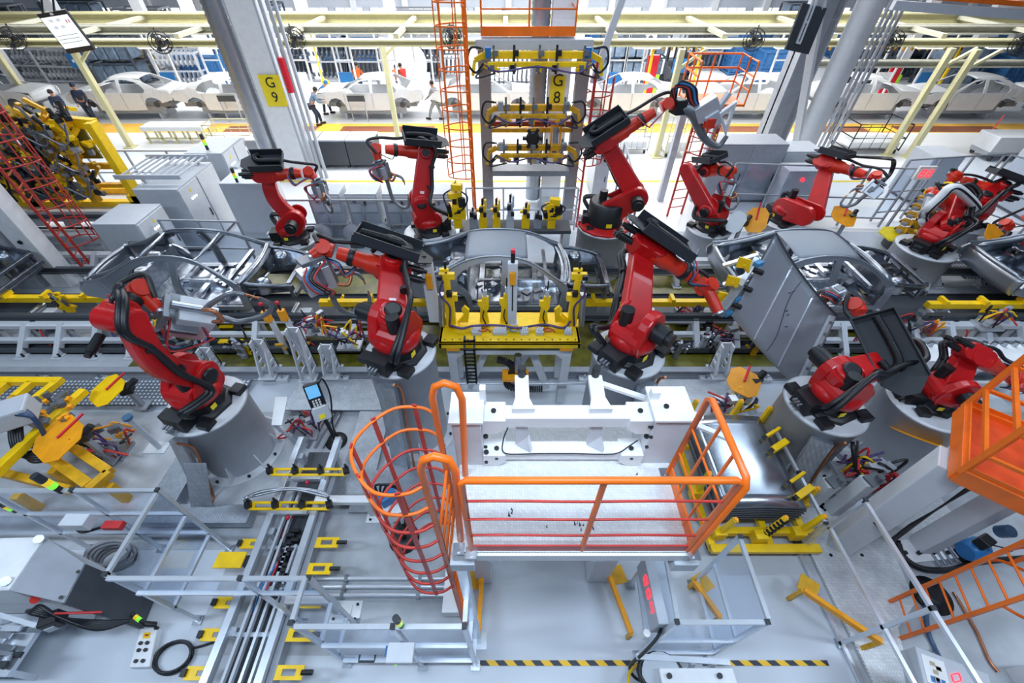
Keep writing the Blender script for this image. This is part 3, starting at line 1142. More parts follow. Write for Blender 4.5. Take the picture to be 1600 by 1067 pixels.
# F2
b = bz('F2')
S = V(b[0] - .02, b[1] + .05, b[2] + .62)
E = on_ray(612, 415, S, 1.15, True)
W = on_ray(506, 388, E, 1.08, True)
T = on_ray(484, 402, W, .24, False)
ROB['F2'] = robot('red robot with black hose tray on the tall pedestal beside the orange ladder cage', b, S, E, W, T, tray=.85)
weld_gun('dark weld gun hanging between the roofless car and the centre car', T, V(.12, -.1, -1), (.6, .5, 0), .95, .34, 1, 1.35)
# F3
b = bz('F3')
S = V(b[0] + .02, b[1] + .05, b[2] + .60)
E = on_ray(1006, 392, S, 1.32, True)
W = on_ray(1104, 448, E, 1.28, True)
T = on_ray(1124, 490, W, .32, False)
ROB['F3'] = robot('red robot with lit orange forearm holding up the grey ribbed sheet', b, S, E, W, T, tray=.8)
# F4
b = bz('F4')
S = V(b[0] - .05, b[1] + .05, b[2] + .60)
E = on_ray(1392, 566, S, 1.0, True)
W = on_ray(1338, 478, E, 1.15, True)
T = on_ray(1318, 470, W, .22, True)
ROB['F4'] = robot('red robot with black hose tray behind the ribbed sheet, pedestal by the sheet stack', b, S, E, W, T, tray=.95)
weld_gun('weld gun poking into the window opening of the car behind the ribbed sheet', T, V(-.35, .9, .1), (.1, .1, -1), .6, .28, 1, .7)
# F5
b = bz('F5')
S = V(b[0] + .05, b[1] - .05, b[2] + .45)
E = S + V(.12, .30, .42)
W = S + V(.85, -.02, .12)
T = W + V(.2, -.05, -.12)
ROB['F5'] = robot('mostly black robot with red arm behind the orange platform edge', b, S, E, W, T, sc=.82)
# R2
b = bz('R2')
S = V(b[0] - .12, b[1] - .08, b[2] + .85)
E = on_ray(664, 238, S, 1.15, True)
W = on_ray(586, 232, E, 1.15, False)
T = on_ray(592, 252, W, .28, False)
ROB['R2'] = robot('red robot with flat black tray and hanging gun, in front of the control boxes', b, S, E, W, T, tray=.7)
weld_gun('slim grey weld gun hanging in front of the control boxes', T, V(.15, -.1, -1), (.6, -.1, 0), 1.15, .34)
# R1
b = bz('R1')
S = V(b[0] + .25, b[1] - .1, b[2] + .62)
E = on_ray(418, 270, S, 1.3, False)
W = on_ray(484, 270, E, 1.0, False)
T = on_ray(496, 282, W, .25, False)
ROB['R1'] = robot('red robot with bowed arm at the foot of the G9 column', b, S, E, W, T, tray=.6, bow=-.22)
weld_gun('weld gun of the robot at the foot of the G9 column', T, V(.1, -.2, -1), (.5, -.5, 0), .75, .3)
# R3
b = bz('R3')
S = V(b[0] + .62, b[1] - .15, b[2] + .85)
E = on_ray(947, 222, S, 1.45, False)
W = on_ray(1042, 162, E, 1.45, True)
T = on_ray(1060, 166, W, .26, True)
ROB['R3'] = robot('big red robot lifting its arm high on black drum base with red ring', b, S, E, W, T, plain_base=True, tray=.75)
t3 = ROB['R3'][0]
bv = V(*b)
M().lathe(bv, (0, 0, 1), [(.45, .02), (.45, .62), (.40, .66)], 32).build('base_drum', BLACK, t3, label='black drum base')
m = M()
m.lathe(bv, (0, 0, 1), [(.68, 0), (.68, .05), (.5, .10), (.45, .10)], 12)
m.build('base_ring', RED, t3, .01)
m = M()
m.box(bv + V(.02, -.455, .2), .14, .012, .1)
m.build('warning_label', LABY, t3)
# R4
b = bz('R4')
S = V(b[0] - .25, b[1] - .15, b[2] + .60)
E = on_ray(1106, 266, S, 1.3, True)
W = on_ray(1140, 268, E, .72, False)
T = on_ray(1142, 282, W, .2, False)
ROB['R4'] = robot('red robot with round gun plate beside the tall wire fence and cabinet', b, S, E, W, T, tray=.6, nvec=(-.8, -.6, 0))
weld_gun('weld gun with round disc, before the tall grey cabinet', T, V(-.25, -.35, -.9), (.5, -.6, 0), .7, .3, 1.2)
# R5
b = bz('R5')
S = V(b[0] + .7, b[1] - .1, b[2] + .45)
E = on_ray(1292, 258, S, 1.3, True)
W = on_ray(1368, 278, E, 1.35, False)
T = on_ray(1378, 284, W, .22, False)
ROB['R5'] = robot('red robot with black cable arch behind the car that lacks its front', b, S, E, W, T, tray=.6)
weld_gun('brown weld gun arm hanging from the robot with the cable arch', T, V(-.5, -.1, -.9), (-.4, .3, 0), .9, .25)
m = M()
for k in range(3):
    q = ROB['R5'][1]
    m.tube([E + V(.5, 0, .25), W + V(.0, .05 * k, .5), W + V(.25, .05 * k, .42), W + V(.35, .03 * k, .12), T + V(.05, 0, 0)], .03, 7, curve=7)
m.build('cable_arch', HOSE, ROB['R5'][0])
# R6
b = bz('R6')
S = V(b[0] + .05, b[1] - .05, b[2] + .62)
E = on_ray(1492, 312, S, .95, True)
W = on_ray(1462, 300, E, .75, False)
T = on_ray(1452, 308, W, .2, False)
ROB['R6'] = robot('red robot carrying a square rounded grey frame', b, S, E, W, T)
# R8 second robot behind: head and tray only
b = (13.6, 11.4, .75)
pedestal((13.6, 11.4, 0), .75, .6, 'low pedestal hidden behind the square grey frame')
S = V(b[0] - .1, b[1], b[2] + .7)
E = on_ray(1562, 296, S, 1.15, True)
W = on_ray(1492, 276, E, 1.2, False)
T = on_ray(1480, 270, W, .2, False)
ROB['R8'] = robot('red robot with dark tray pointing at the two digit red display', b, S, E, W, T, tray=.7)
# R7
b = bz('R7')
S = V(b[0] + .0, b[1] + .1, b[2] + .6)
E = S + V(.5, .3, 1.0)
W = on_ray(1572, 352, E, 1.0, False)
T = W + V(-.15, -.1, -.15)
ROB['R7'] = robot('red robot at the line end above the orange paddle plate', b, S, E, W, T)
weld_gun('weld gun of the robot at the line end', T, V(-.6, -.3, -.5), (0, -.4, -.6), .6, .25)


# --- big grey gun and white frame on the lifted robot
q = ROB['R3'][1]
T = q['T']
def P3(px, py, dy=0.0):
    return Y(px, py, T.y + dy)
r = thing('spot_weld_gun', 'large curved grey weld gun with white triangular frame on the lifted robot', 'weld gun', (0, 0, 0), 'weld guns on the robots')
m = M()
m.tube([T, P3(1082, 178), P3(1092, 200), P3(1102, 218), P3(1122, 228), P3(1136, 212)], .14, 10, curve=6, r2=.05)
m.build('fixed_jaw', CAST, r)
m = M()
c = P3(1103, 170)
m.box(c, .5, .3, .36, 0, Matrix.Rotation(-.6, 4, 'Y'))
m.box(P3(1112, 185, -.05), .3, .3, .3, 0, Matrix.Rotation(-.6, 4, 'Y'))
m.build('transformer', ALU, r, .02)
m = M()
o = [P3(1122, 180), P3(1153, 158), P3(1135, 212)]
cc = (o[0] + o[1] + o[2]) / 3
m.plate_holes(o, [[cc + (p - cc) * .55 for p in o]], (0, .12, 0))
m.build('frame_plate', WHT, r, .01)
m = M()
m.bar(P3(1120, 172, -.05), P3(1140, 144, -.05), .16, .08)
m.build('upper_beam', GRYL, r, .01)
M().box(P3(1109, 192, -.15), .22, .16, .2, .3).build('valve_block', RED_LIT, r, .01)
for k, mm in enumerate((HOSE, WIRE_R, HOSE, WIRE_B, HOSE)):
    M().tube([T + V(-.1, 0, .1), P3(1050 + 3 * k, 140 - 3 * k), P3(1070 + 4 * k, 137), P3(1078 + 3 * k, 160), P3(1100, 172)], .028, 6, curve=6).build('loop_cable', mm, r)
M().box(T, .25, .3, .3, .3).build('mount_bracket', BLACK, r, .02)

# --- square grey frame carried by R6
q = ROB['R6'][1]
c = ROB['R6'][1]['T']
r = thing('door_opening_frame', 'square grey frame with rounded corners held by a robot', 'frame', (0, 0, 0))
loop = [(1443, 335), (1450, 352), (1478, 356), (1520, 330), (1524, 322), (1500, 298), (1485, 294), (1472, 306)]
yy = c.y - .25
lp = spline([Y(a, bb_, yy) for a, bb_ in loop], 4, True)
m = M().tube(lp, .11, 6, True)
m.build('frame_tube', BWHT, r)
m = M().tube([p + V(0, -.10, .03) for p in lp], .025, 5, True)
m.build('seal', BLACK, r)
m = M().bar(c, lp[0], .14, .1)
m.bar(lp[0], lp[len(lp) * 7 // 8], .1, .1)
m.build('holder', ALU, r)

# --- ribbed sheet held in front of the car by F3
q = ROB['F3'][1]
cor = [Y(1212, 364, 6.55), Y(1308, 494, 5.9), Y(1250, 612, 5.25), Y(1142, 492, 5.9)]
A_, B_, C_, D_ = cor
nrm = (B_ - A_).cross(D_ - A_).normalized()
if nrm.dot(V(0, 0, CAM_H) - (A_ + C_) / 2) < 0:
    nrm = -nrm
def sheet(u, v, off=0.0):
    p = A_.lerp(B_, u).lerp(D_.lerp(C_, u), v)
    return p - nrm * (0.16 * (4 * u * (1 - u)) - .0) * -1 * -1 + nrm * off
r = thing('roof_panel', 'bare grey ribbed sheet panel held upright in front of a car', 'sheet panel', (0, 0, 0))
M().grid(lambda u, v: sheet(u, v), 18, 10).build('sheet', mat('ribbed_sheet_grey', (.36, .385, .43), .42, metal=.35, var=.04, scale=1.5), r, solid=.012)
m = M()
m.tube([sheet(i / 14, 0, .005) for i in range(15)], .02, 6)
m.tube([sheet(0, i / 8, .005) for i in range(9)], .014, 6)
m.build('dark_edge', GRYD, r)
for k, u in enumerate((.36, .71)):
    m = M()
    m.tube([sheet(u, .03 + .94 * i / 10, .012) for i in range(11)], .022, 6)
    m.build('stiffening_rib', ALU, r)
m = M()
m.tube([sheet(.53 - .03 * math.sin(i * .6), .05 + .9 * i / 10, .012) for i in range(11)], .007, 5)
m.build('sealant_bead', GRYD, r)
m = M()
for i in range(10):
    p, p2 = sheet(.94, .05 + .09 * i, .05), sheet(.94, .05 + .09 * (i + 1), .05)
    m.bar(p, p2, .08, .07, nrm)
m.build('edge_flange', WHT, r)
m = M()
for i in range(6):
    p = sheet(.94, .12 + .15 * i, .10)
    m.box(p, .06, .05, .05, .5)
for u, v in ((.53, .42), (.56, .44), (.5, .2), (.47, .25), (.6, .55)):
    m.cyl(sheet(u, v, .0), sheet(u, v, .03), .018, n=8)
m.build('clip', STL, r)
# gripper between F3 and the sheet
T = q['T']
r = thing('panel_gripper', 'yellow and blue gripper frame between the robot and the ribbed sheet', 'gripper', (0, 0, 0))
g1, g2 = sheet(.02, .30, -.05) , sheet(.05, .98, -.02)
g1, g2 = Y(1184, 402, 6.1), Y(1128, 492, 5.75)
M().bar(g1, g2, .09, .09).build('main_rail', ALU, r, .006)
M().bar(T, (g1 + g2) / 2, .14, .12).build('tool_arm', CAST, r, .01)
m = M()
for k in (.25, .55, .82):
    p = g1.lerp(g2, k)
    m.plate_holes([p + V(-.05, -.06, .1), p + V(-.28, -.06, .14), p + V(-.3, -.06, .34), p + V(-.08, -.06, .28)], [[p + V(-.12, -.06, .16), p + V(-.2, -.06, .18), p + V(-.16, -.06, .24)]], (0, .04, 0))
    m.bar(p, p + V(-.18, -.05, .2), .07, .05)
m.build('yellow_arm', YEL, r, .006)
m = M()
for k in (.1, .7, .95):
    p = g1.lerp(g2, k)
    m.box(p + V(.02, -.08, .05), .16, .1, .08, .5)
m.build('valve', mat('valve_blue', (.03, .22, .45), .4), r, .01)
m = M()
for k in (.2, .5, .8):
    p = g1.lerp(g2, k)
    m.cyl(p + V(.05, 0, 0), p + V(.22, -.02, -.06), .05, n=12)
m.build('suction_cup', BLACK, r)
m = M()
for k in (0, 1):
    m.bar(Y(1130, 415 + 30 * k, 6.3), Y(1185, 398 + 25 * k, 6.2), .08, .05)
m.build('cross_bar', ALU, r)
# ================================================================ CAR BODIES
def yz(z, half=.87):
    return half if z < .6 else half - .30 * ((z - .6) / .62) ** 1.15


def dens(pts, k=3, closed=True):
    pts = [V(p[0], 0, p[1]) for p in pts]
    return [(q.x, q.z) for q in spline(pts, k, closed)]


def lin(pts, k=3):
    out = []
    n = len(pts)
    for i in range(n):
        a, b = pts[i], pts[(i + 1) % n]
        for j in range(k):
            out.append((a[0] + (b[0] - a[0]) * j / k, a[1] + (b[1] - a[1]) * j / k))
    return out


OUT = [(-2.26, .42), (-1.76, .30), (-1.72, .38), (-1.60, .48), (-1.42, .53), (-1.22, .50), (-1.06, .40), (-1.0, .24), (-.96, .02), (-.4, .0), (.4, .0), (1.05, .02), (1.22, .06), (1.24, .34), (1.2, .62),
       (1.16, .70), (.95, .80), (.62, 1.0), (.38, 1.12), (.1, 1.2), (-.3, 1.235), (-.7, 1.21), (-1.05, 1.13), (-1.38, .98), (-1.7, .83), (-1.95, .77), (-2.22, .74), (-2.3, .60)]
FD = [(1.06, .12), (1.08, .45), (1.02, .62), (.82, .80), (.52, 1.0), (.30, 1.09), (.08, 1.135), (-.08, 1.15), (-.12, .8), (-.13, .4), (-.12, .12)]
RD = [(-.26, .12), (-.26, .5), (-.24, .9), (-.22, 1.155), (-.55, 1.14), (-.86, 1.07), (-1.08, .96), (-1.20, .84), (-1.18, .7), (-1.02, .56), (-.92, .4), (-.88, .12)]
FW = [(.98, .68), (.78, .82), (.52, 1.0), (.30, 1.09), (.08, 1.135), (-.08, 1.15), (-.10, .68)]
RW = [(-.22, .68), (-.20, 1.155), (-.55, 1.14), (-.86, 1.07), (-1.08, .96), (-1.22, .80), (-1.15, .68)]


def side_panel(m, s, holes, outer=OUT, th=.05):
    k = M()
    k.plate_holes([V(x, 0, z) for x, z in lin(outer, 2)], [[V(x, 0, z) for x, z in lin(h, 2)] for h in holes], (0, th, 0))
    vs = [V(q.x, s * (yz(q.z) - q.y), q.z) for q in k.v]
    m.add(vs, k.f)


def roof_fn(u, v, x0=-1.02, x1=.32):
    x = x0 + (x1 - x0) * u
    w = .565 - .03 * (2 * u - 1) ** 2
    y = (2 * v - 1) * w
    t = (x + .35) / .7
    z = 1.262 - .06 * t * t - .035 * (2 * v - 1) ** 2
    return (x, y, z)


def car_white(label, loc=(0, 0, 0), roof=True, skin=None, inner=None):
    """unfinished body without doors, glass, bonnet or wheels"""
    t = thing('unfinished_car', label, 'car', loc, 'unfinished car bodies on the line')
    L = M
    o = V(*loc)
    def bld(m, name, mt, par=None, **k):
        m.v = [q + o for q in m.v]
        return m.build(name, mt, par or t, **k)
    skin = skin or BODY
    inner = inner or ZINC
    for s in (-1, 1):
        m = M()
        side_panel(m, s, [FD, RD])
        sp_ = bld(m, 'side_frame', skin)
        m = M()
        m.tube([V(x, s * (yz(z) + .004), z + .012) for x, z in dens(OUT[15:27], 2, False)], .022, 6)
        bld(m, 'roof_rail', BODY, sp_)
        m = M()                      # inner pillar and sill stampings
        m.tube([V(-.17, s * (yz(z) - .07), z) for z in (.05, .3, .6, .9, 1.15)], .05, 6)
        m.bx(-1.0, 1.15, *sorted((s * .70, s * .81)), .02, .13)
        m.tube([V(x, s * (yz(z) - .07), z) for x, z in ((-1.25, .5), (-1.2, .8), (-1.05, 1.0), (-.8, 1.1))], .045, 6)
        bld(m, 'inner_pillar', ZINCD, sp_)
        m = M()                      # rear wheel house
        m.grid(lambda u, v: (-1.38 + .38 * math.cos(PI * u), s * (.45 + .38 * v), .16 + .40 * math.sin(PI * u)), 10, 3)
        m.grid(lambda u, v: (-1.38 + .38 * v * math.cos(PI * u), s * .45, .16 + .40 * v * math.sin(PI * u)), 10, 2)
        bld(m, 'wheel_house', ZINC, solid=.01)
        m = M()                      # front structure
        m.bar((1.1, s * .45, .22), (2.1, s * .47, .34), .10, .13)
        m.tube([V(1.15, s * .74, .66), V(1.5, s * .75, .62), V(1.9, s * .70, .56), V(2.15, s * .60, .50)], .045, 6, curve=4)
        m.grid(lambda u, v: (1.2 + .85 * u, s * (.48 + .25 * v), .34 + .28 * v ** 1.4 - .06 * u), 6, 3)
        bld(m, 'front_rail', ZINCD, solid=0)
        m = M()
        m.lathe((1.52, s * .56, .30), (0, s * -.15, 1), [(.17, 0), (.16, .22), (.12, .32), (.06, .33)], 14)
        bld(m, 'strut_tower', ZINC)
    # floor pan with tunnel and ribs
    def fl(u, v):
        x = -2.1 + 3.2 * u
        y = -.72 + 1.44 * v
        z = .08 + .16 * math.exp(-(y / .16) ** 2) * (1 if x > -.75 else 0) + .015 * math.sin(x * 18) * (abs(y) > .2) + (.22 if x < -.9 else .10 if x < -.75 else 0)
        if -1.95 < x < -1.2 and abs(y) < .35:
            z -= .12
        return (x, y, z)
    bld(M().grid(fl, 40, 18), 'floor_pan', inner, solid=.01)
    m = M()
    for x in (-.72, -.1, .55):
        m.bx(x - .06, x + .06, -.72, .72, .14, .20)
    m.bx(-1.9, -1.8, -.5, .5, .3, .4)
    bld(m, 'cross_member', ZINC)
    m = M()
    m.grid(lambda u, v: (1.08 + .10 * v + .04 * math.sin(u * 9), -.74 + 1.48 * u, .15 + .50 * v), 12, 4)
    bld(m, 'firewall', ZINCD, solid=.01)
    m = M()
    m.tube([V(1.14 - .10 * (1 - (y / .78) ** 2) * -1, y, .69) for y in (-.80, -.55, -.25, 0, .25, .55, .80)], .055, 8)
    m.grid(lambda u, v: (1.02 + .22 * v + .1 * (1 - (2 * u - 1) ** 2), -.76 + 1.52 * u, .70 - .05 * v), 10, 2)
    m.bx(.72, .80, -.74, .74, .52, .60)
    bld(m, 'cowl', ZINC, solid=0)
    m = M()
    m.bx(2.06, 2.16, -.60, .60, .50, .57)
    m.bx(2.06, 2.16, -.62, .62, .12, .20)
    for y in (-.6, -.1, .1, .6):
        m.bx(2.08, 2.14, y - .03, y + .03, .15, .55)
    m.bx(2.2, 2.26, -.66, .66, .26, .36)
    bld(m, 'radiator_support', ZINCD, bevel=.01)
    # rear shelf, boot opening and rear panel
    m = M()
    m.grid(lambda u, v: (-1.42 + .42 * u, -.60 + 1.2 * v, .80 + .02 * math.sin(v * 20)), 4, 14)
    m.bx(-1.06, -1.0, -.62, .62, .30, .80)
    bld(m, 'rear_shelf', ZINC, solid=.012)
    m = M()
    m.grid(lambda u, v: (-2.22 - .04 * math.sin(u * PI), -.74 + 1.48 * u, .32 + .40 * v), 8, 3)
    m.tube([V(-2.2, -.72, .72), V(-2.26, 0, .74), V(-2.2, .72, .72)], .04, 6, curve=4)
    bld(m, 'rear_panel', skin, solid=.015)
    m = M()
    for s in (-1, 1):
        m.tube([V(-2.2, s * .66, .74), V(-1.75, s * .64, .84), V(-1.42, s * .60, .96), V(-1.02, s * .53, 1.17)], .05, 6, curve=3)
    bld(m, 'rear_window_frame', skin)
    m = M()
    if roof:
        m.grid(roof_fn, 16, 12)
        bld(m, 'roof_skin', ROOF, solid=.012)
    else:
        for x in (.30, -.98):
            m.tube([V(x + .06 * (1 - (y / .55) ** 2), y, 1.20 - .02 + .03 * (1 - (y / .55) ** 2) + (-.05 if x < 0 else -.05)) for y in (-.56, -.3, 0, .3, .56)], .035, 6)
        bld(m, 'roof_bow', ZINC)
    # clips and harness bits in the shell
    m = M()
    for k in range(14):
        x, y = rnd.uniform(-.9, .9), rnd.uniform(-.6, .6)
        m.box((x, y, .2 + rnd.random() * .06), rnd.uniform(.05, .22), rnd.uniform(.04, .16), .06, rnd.random() * 3)
    bld(m, 'bracket_stamping', STL)
    return t


CZ = .80
LINE_Y = 8.2
carA = car_white('roofless grey car body with bare interior, behind the long armed robot', (-6.95, LINE_Y, CZ), roof=False)
car_white('grey car body with smooth roof clamped behind the yellow fixture table', (.15, LINE_Y, CZ))
car_white('grey roofed car body half covered by the ribbed sheet', (7.25, LINE_Y, CZ))
car_white('unfinished car body at the line end, cut by the picture edge', (13.5, LINE_Y, CZ), roof=True)
car_white('dark front end of a car body next to the white post with red ladder', (-13.7, LINE_Y, CZ), roof=False)

# ---------------------------------------------------------------- white bodies on the far line
def far_car():
    t = thing('unfinished_car', 'white car body', 'car', (0, 0, 0), 'white car bodies on the far line')
    for s in (-1, 1):
        o = list(OUT[:11]) + [(1.0, .0), (1.06, .24), (1.18, .42), (1.38, .50), (1.58, .46), (1.72, .34), (1.76, .24), (2.2, .28), (2.26, .46), (2.2, .60), (1.9, .68), (1.35, .74), (1.16, .76)] + OUT[16:]
        m = M()
        side_panel(m, s, [FW, RW], o, .04)
        sp_ = m.build('side_panel', CARW, t)
        m = M()
        for x in (1.02, -.16, -1.0):
            m.bx(x - .006, x + .006, s * .868 if s > 0 else -.874, .874 if s > 0 else -.868, .06, .66)
        m.build('door_gap', GRY, sp_)
    M().grid(roof_fn, 8, 8).build('roof', CARW, t, solid=.015)
    M().grid(lambda u, v: (1.15 + 1.08 * u, (2 * v - 1) * (.80 - .1 * u * u), .77 - .10 * u * u - .03 * (2 * v - 1) ** 2), 8, 8).build('bonnet', CARW, t, solid=.015)
    M().grid(lambda u, v: (-2.24 + .62 * u, (2 * v - 1) * .74, .76 + .05 * u), 5, 6).build('boot_lid', CARW, t, solid=.015)
    m = M()
    m.grid(lambda u, v: (-2.26, (2 * u - 1) * .74, .36 + .40 * v), 6, 3)
    m.grid(lambda u, v: (2.24 - .05 * (2 * u - 1) ** 2, (2 * u - 1) * .74, .30 + .36 * v), 6, 3)
    m.build('end_panel', CARW, t, solid=.02)
    B(-2.0, 1.9, -.7, .7, .12, .3).build('inside_floor', CARIN, t)
    m = M()
    for x in (-1.38, 1.38):
        m.cyl((x, -.72, .20), (x, .72, .20), .12, n=12)
    m.build('axle', GRYD, t)
    return t


fc = far_car()
spots = [((50, 168), 1, 'white car body nearest the man in navy, partly behind the yellow gripper frame'), ((232, 176), -1, 'white car body in full view between the navy man and the G9 column'), ((385, 178), 1, 'white car body just beside the G9 column'),
         ((588, 182), -1, 'white car body two people in blue lean over'), ((760, 180), 1, 'white car body behind the tall orange cage ladder and gantry'), ((968, 178), -1, 'white car body behind the red caged ladder'),
         ((1150, 178), -1, 'white car body behind the lifted weld gun'), ((1325, 178), 1, 'white car body behind the fat round column'), ((1490, 184), -1, 'white car body beyond the thick cream post'), ((1680, 190), 1, 'white car body cut by the picture edge near blue bins')]
for i, ((px, py), d, lb) in enumerate(spots):
    p = Z(px, py)
    p.y = 24.0
    p.z = .5
    o = fc if i == 0 else dup(fc)
    o.location = p
    o.scale = (1.15, 1.05, 1.1)
    o.rotation_euler = (0, 0, 0 if d > 0 else PI)
    o['label'] = lb
    m = M()
    m.bx(p.x - 1.7, p.x + 1.7, 23.5, 23.6, .25, .58)
    m.bx(p.x - 1.7, p.x + 1.7, 24.4, 24.5, .25, .58)
    for dx in (-1.4, 1.4):
        m.bx(p.x + dx - .06, p.x + dx + .06, 23.4, 24.6, .006, .3)
    tag(m.build('car_skid', GRYL), 'pale skid carrying a white car body on the far line', 'skid', 'skids of the far line')

# ================================================================ MAIN LINE
m = M()
m.bx(-8.3, 10, 6.12, 10.1, 0.006, .12)
for x in range(-14, 15):
    m.bx(x - .01, x + .01, 6.12, 10.1, .12, .123) if -8.3 < x < 10 else None
for a_, b_, lb in ((-14.5, -8.3, 'plain grey bed plate at the dark car front end of the line'), (10, 14.5, 'plain grey bed plate at the far end of the line')):
    tag(B(a_, b_, 6.12, 10.1, .006, .12).build('line_bed', CONC), lb, 'bed plate')
tag(m.build('line_bed', OLIVE), 'olive bed plate, darkened in colour as shade, under the conveyor line', 'bed plate')
m = M()
m.bx(-14.5, 14.5, 5.98, 6.12, .20, .24)
m.bx(-14.5, 14.5, 5.98, 6.12, .0, .03)
m.bx(-14.5, 14.5, 6.04, 6.06, .02, .22)
tag(m.build('edge_beam', GRY), 'long grey steel edge beam along the foot of the line', 'beam')
for k in range(-10, 11):
    x = k * 1.3 + .4
    if abs(x) < 1.0:
        continue
    o = tag(M().bx(x - .12, x + .12, 5.86, 6.0, .006, .10).build('levelling_foot', WHT), 'white levelling foot at the edge beam', 'foot', 'levelling feet along the edge beam')
    M().cyl((x, 5.92, .1), (x, 5.92, .2), .025, n=8).build('bolt', STL, o)
for y, lb in ((7.28, 'black conveyor rail on the viewing side of the car bodies'), (9.12, 'black conveyor rail on the far side of the car bodies')):
    m = M()
    for a, b in ((-14.5, 14.5),):
        m.bx(a, b, y - .05, y + .05, .62, .74)
        m.bx(a, b, y - .09, y + .09, .60, .63)
    tag(m.build('conveyor_rail', GRYD), lb, 'rail')


def trestle(x0, x1, y, label, n):
    t = thing('conveyor_trestle', label, 'frame', ((x0 + x1) / 2, y, .12), 'white frames carrying the rails')
    m = M()
    m.bx(x0, x1, y - .10, y + .08, .52, .62)
    m.build('top_beam', WHT, t, .006)
    B(x0, x1, y - .34, y - .22, .30, .40).build('mid_beam', WHT, t, .006)
    for k in range(n):
        x = x0 + (x1 - x0) * (k + .5) / n
        m = M()
        m.bar((x, y - .6, .14), (x, y, .62), .12, .12)
        m.bx(x - .05, x + .05, y - .05, y + .05, .12, .5)
        m.bx(x - .11, x + .11, y - .68, y - .46, .12, .15)
        m.build('leg', WHT, t)
    m = M()
    for k in range(n):
        x = x0 + (x1 - x0) * (k + .5) / n
        m.cyl((x + .07, y - .6, .15), (x + .07, y - .6, .24), .022, n=8)
    m.build('foot_bolt', BLACK, t)


trestle(-14.5, -8.0, 7.1, 'white trestle frame of the line beside the roofless car tail', 8)
trestle(-7.4, -2.9, 7.3, 'white trestle frame under the roofless car', 4)
trestle(3.0, 6.6, 7.3, 'white trestle frame under the robot holding the ribbed sheet', 4)
trestle(7.2, 14.5, 7.1, 'white trestle frame of the line beyond the ribbed sheet', 9)
trestle(-14.5, -9.0, 10.0, 'white trestle frame on the far side of the line below the grey cabinets', 6)
trestle(4, 14.5, 9.7, 'white trestle frame on the far side of the line by the wide pedestal', 9)
# yellow transfer beams
for a, b, y, z, lb in ((1.7, 5.0, 7.55, .78, 'yellow transfer beam between the fixture table and the ribbed sheet'), (-14.5, -9.0, 7.7, .78, 'yellow transfer beam behind the dark car front'), (-4.3, -1.7, 7.6, .74, 'yellow transfer beam behind the tall pedestal'), (9.6, 14.2, 7.45, .80, 'yellow transfer beam beyond the car with the ribbed sheet')):
    t = thing('transfer_beam', lb, 'beam', (a, y, z), 'yellow transfer beams of the line')
    m = M()
    m.bx(a, b, y - .07, y + .07, z, z + .14)
    m.build('beam', YEL, t, .008)
    m = M()
    x = a + .3
    while x < b:
        m.bx(x - .04, x + .04, y - .12, y + .12, z + .14, z + .24)
        x += .9
    m.build('locating_block', YEL, t)
    m = M()
    m.bx(a + .4, a + .55, y - .05, y + .05, .12, z)
    m.bx(b - .55, b - .4, y - .05, y + .05, .12, z)
    m.build('support', GRY, t)


def bracket_stand(foot, h, label, w=.26, lean=0.0):
    x, y, z = foot
    t = thing('bracket_stand', label, 'bracket', foot, 'white slotted bracket stands')
    prof = [(0, 0), (.36, 0), (.36, .14), (.16, h * .75), (.16, h), (-.02, h), (0, h * .6)]
    holes = []
    for k in range(3):
        z0 = h * (.14 + .25 * k)
        z1 = z0 + h * .16
        f = lambda zz: .30 - .2 * min(1, zz / (h * .75))
        holes.append([(.05, z0), (max(.09, f(z0)), z0), (max(.08, f(z1)), z1), (.05, z1)])
    for s in (-1, 1):
        m = M().plate_holes([V(x + s * w / 2, y + .1 - a, z + c) for a, c in prof], [[V(x + s * w / 2, y + .1 - a, z + c) for a, c in hh] for hh in holes], (-s * .03, 0, 0))
        m.build('side_plate', WHT, t)
    M().bx(x - w / 2, x + w / 2, y + .07, y + .10, z, z + h).build('back_plate', WHT, t)
    M().bx(x - w / 2 - .05, x + w / 2 + .05, y - .30, y + .14, z - .0, z + .03).build('base', WHT, t)
    return t


bs = [((336, 575), .55, 'short white slotted bracket under the weld gun of the long armed robot'), ((425, 578), .85, 'white slotted bracket in the middle of the three before the roofless car'), ((487, 582), 1.25, 'tallest white slotted bracket with amber switch, near the tall pedestal'),
      ((522, 578), .7, 'white slotted bracket beside the loose red cables and tall pedestal'), ((1118, 578), .75, 'white slotted bracket below the ribbed sheet'), ((1010, 560), .5, 'low white slotted bracket behind the robot holding the sheet')]
for (px, py), h, lb in bs:
    p = Z(px, py, .12)
    bracket_stand(p, h, lb)
for i, (px, py, lb) in enumerate(((417, 494, 'amber switch box at the car sill, first of the pair beside the tall bracket'), (442, 492, 'amber switch box at the car sill, on top of the tall bracket'))):
    p = Y(px, py, 6.6)
    t = thing('switch_box', lb, 'switch', p, 'amber switch boxes')
    B(p.x - .07, p.x + .07, p.y - .06, p.y + .06, p.z - .14, p.z + .14).build('housing', AMB, t, .02)
    m = M()
    m.cyl(p + V(0, 0, .14), p + V(0, 0, .3), .025, n=8)
    m.build('plunger', BLACK, t)
    M().sph(p + V(0, 0, .32), .045).build('tip', mat('tip_red', (.6, .02, .05), .4), t)
    M().bar((p.x, p.y + .05, .12), p + V(0, .05, -.14), .09, .09).build('post', WHT, t)


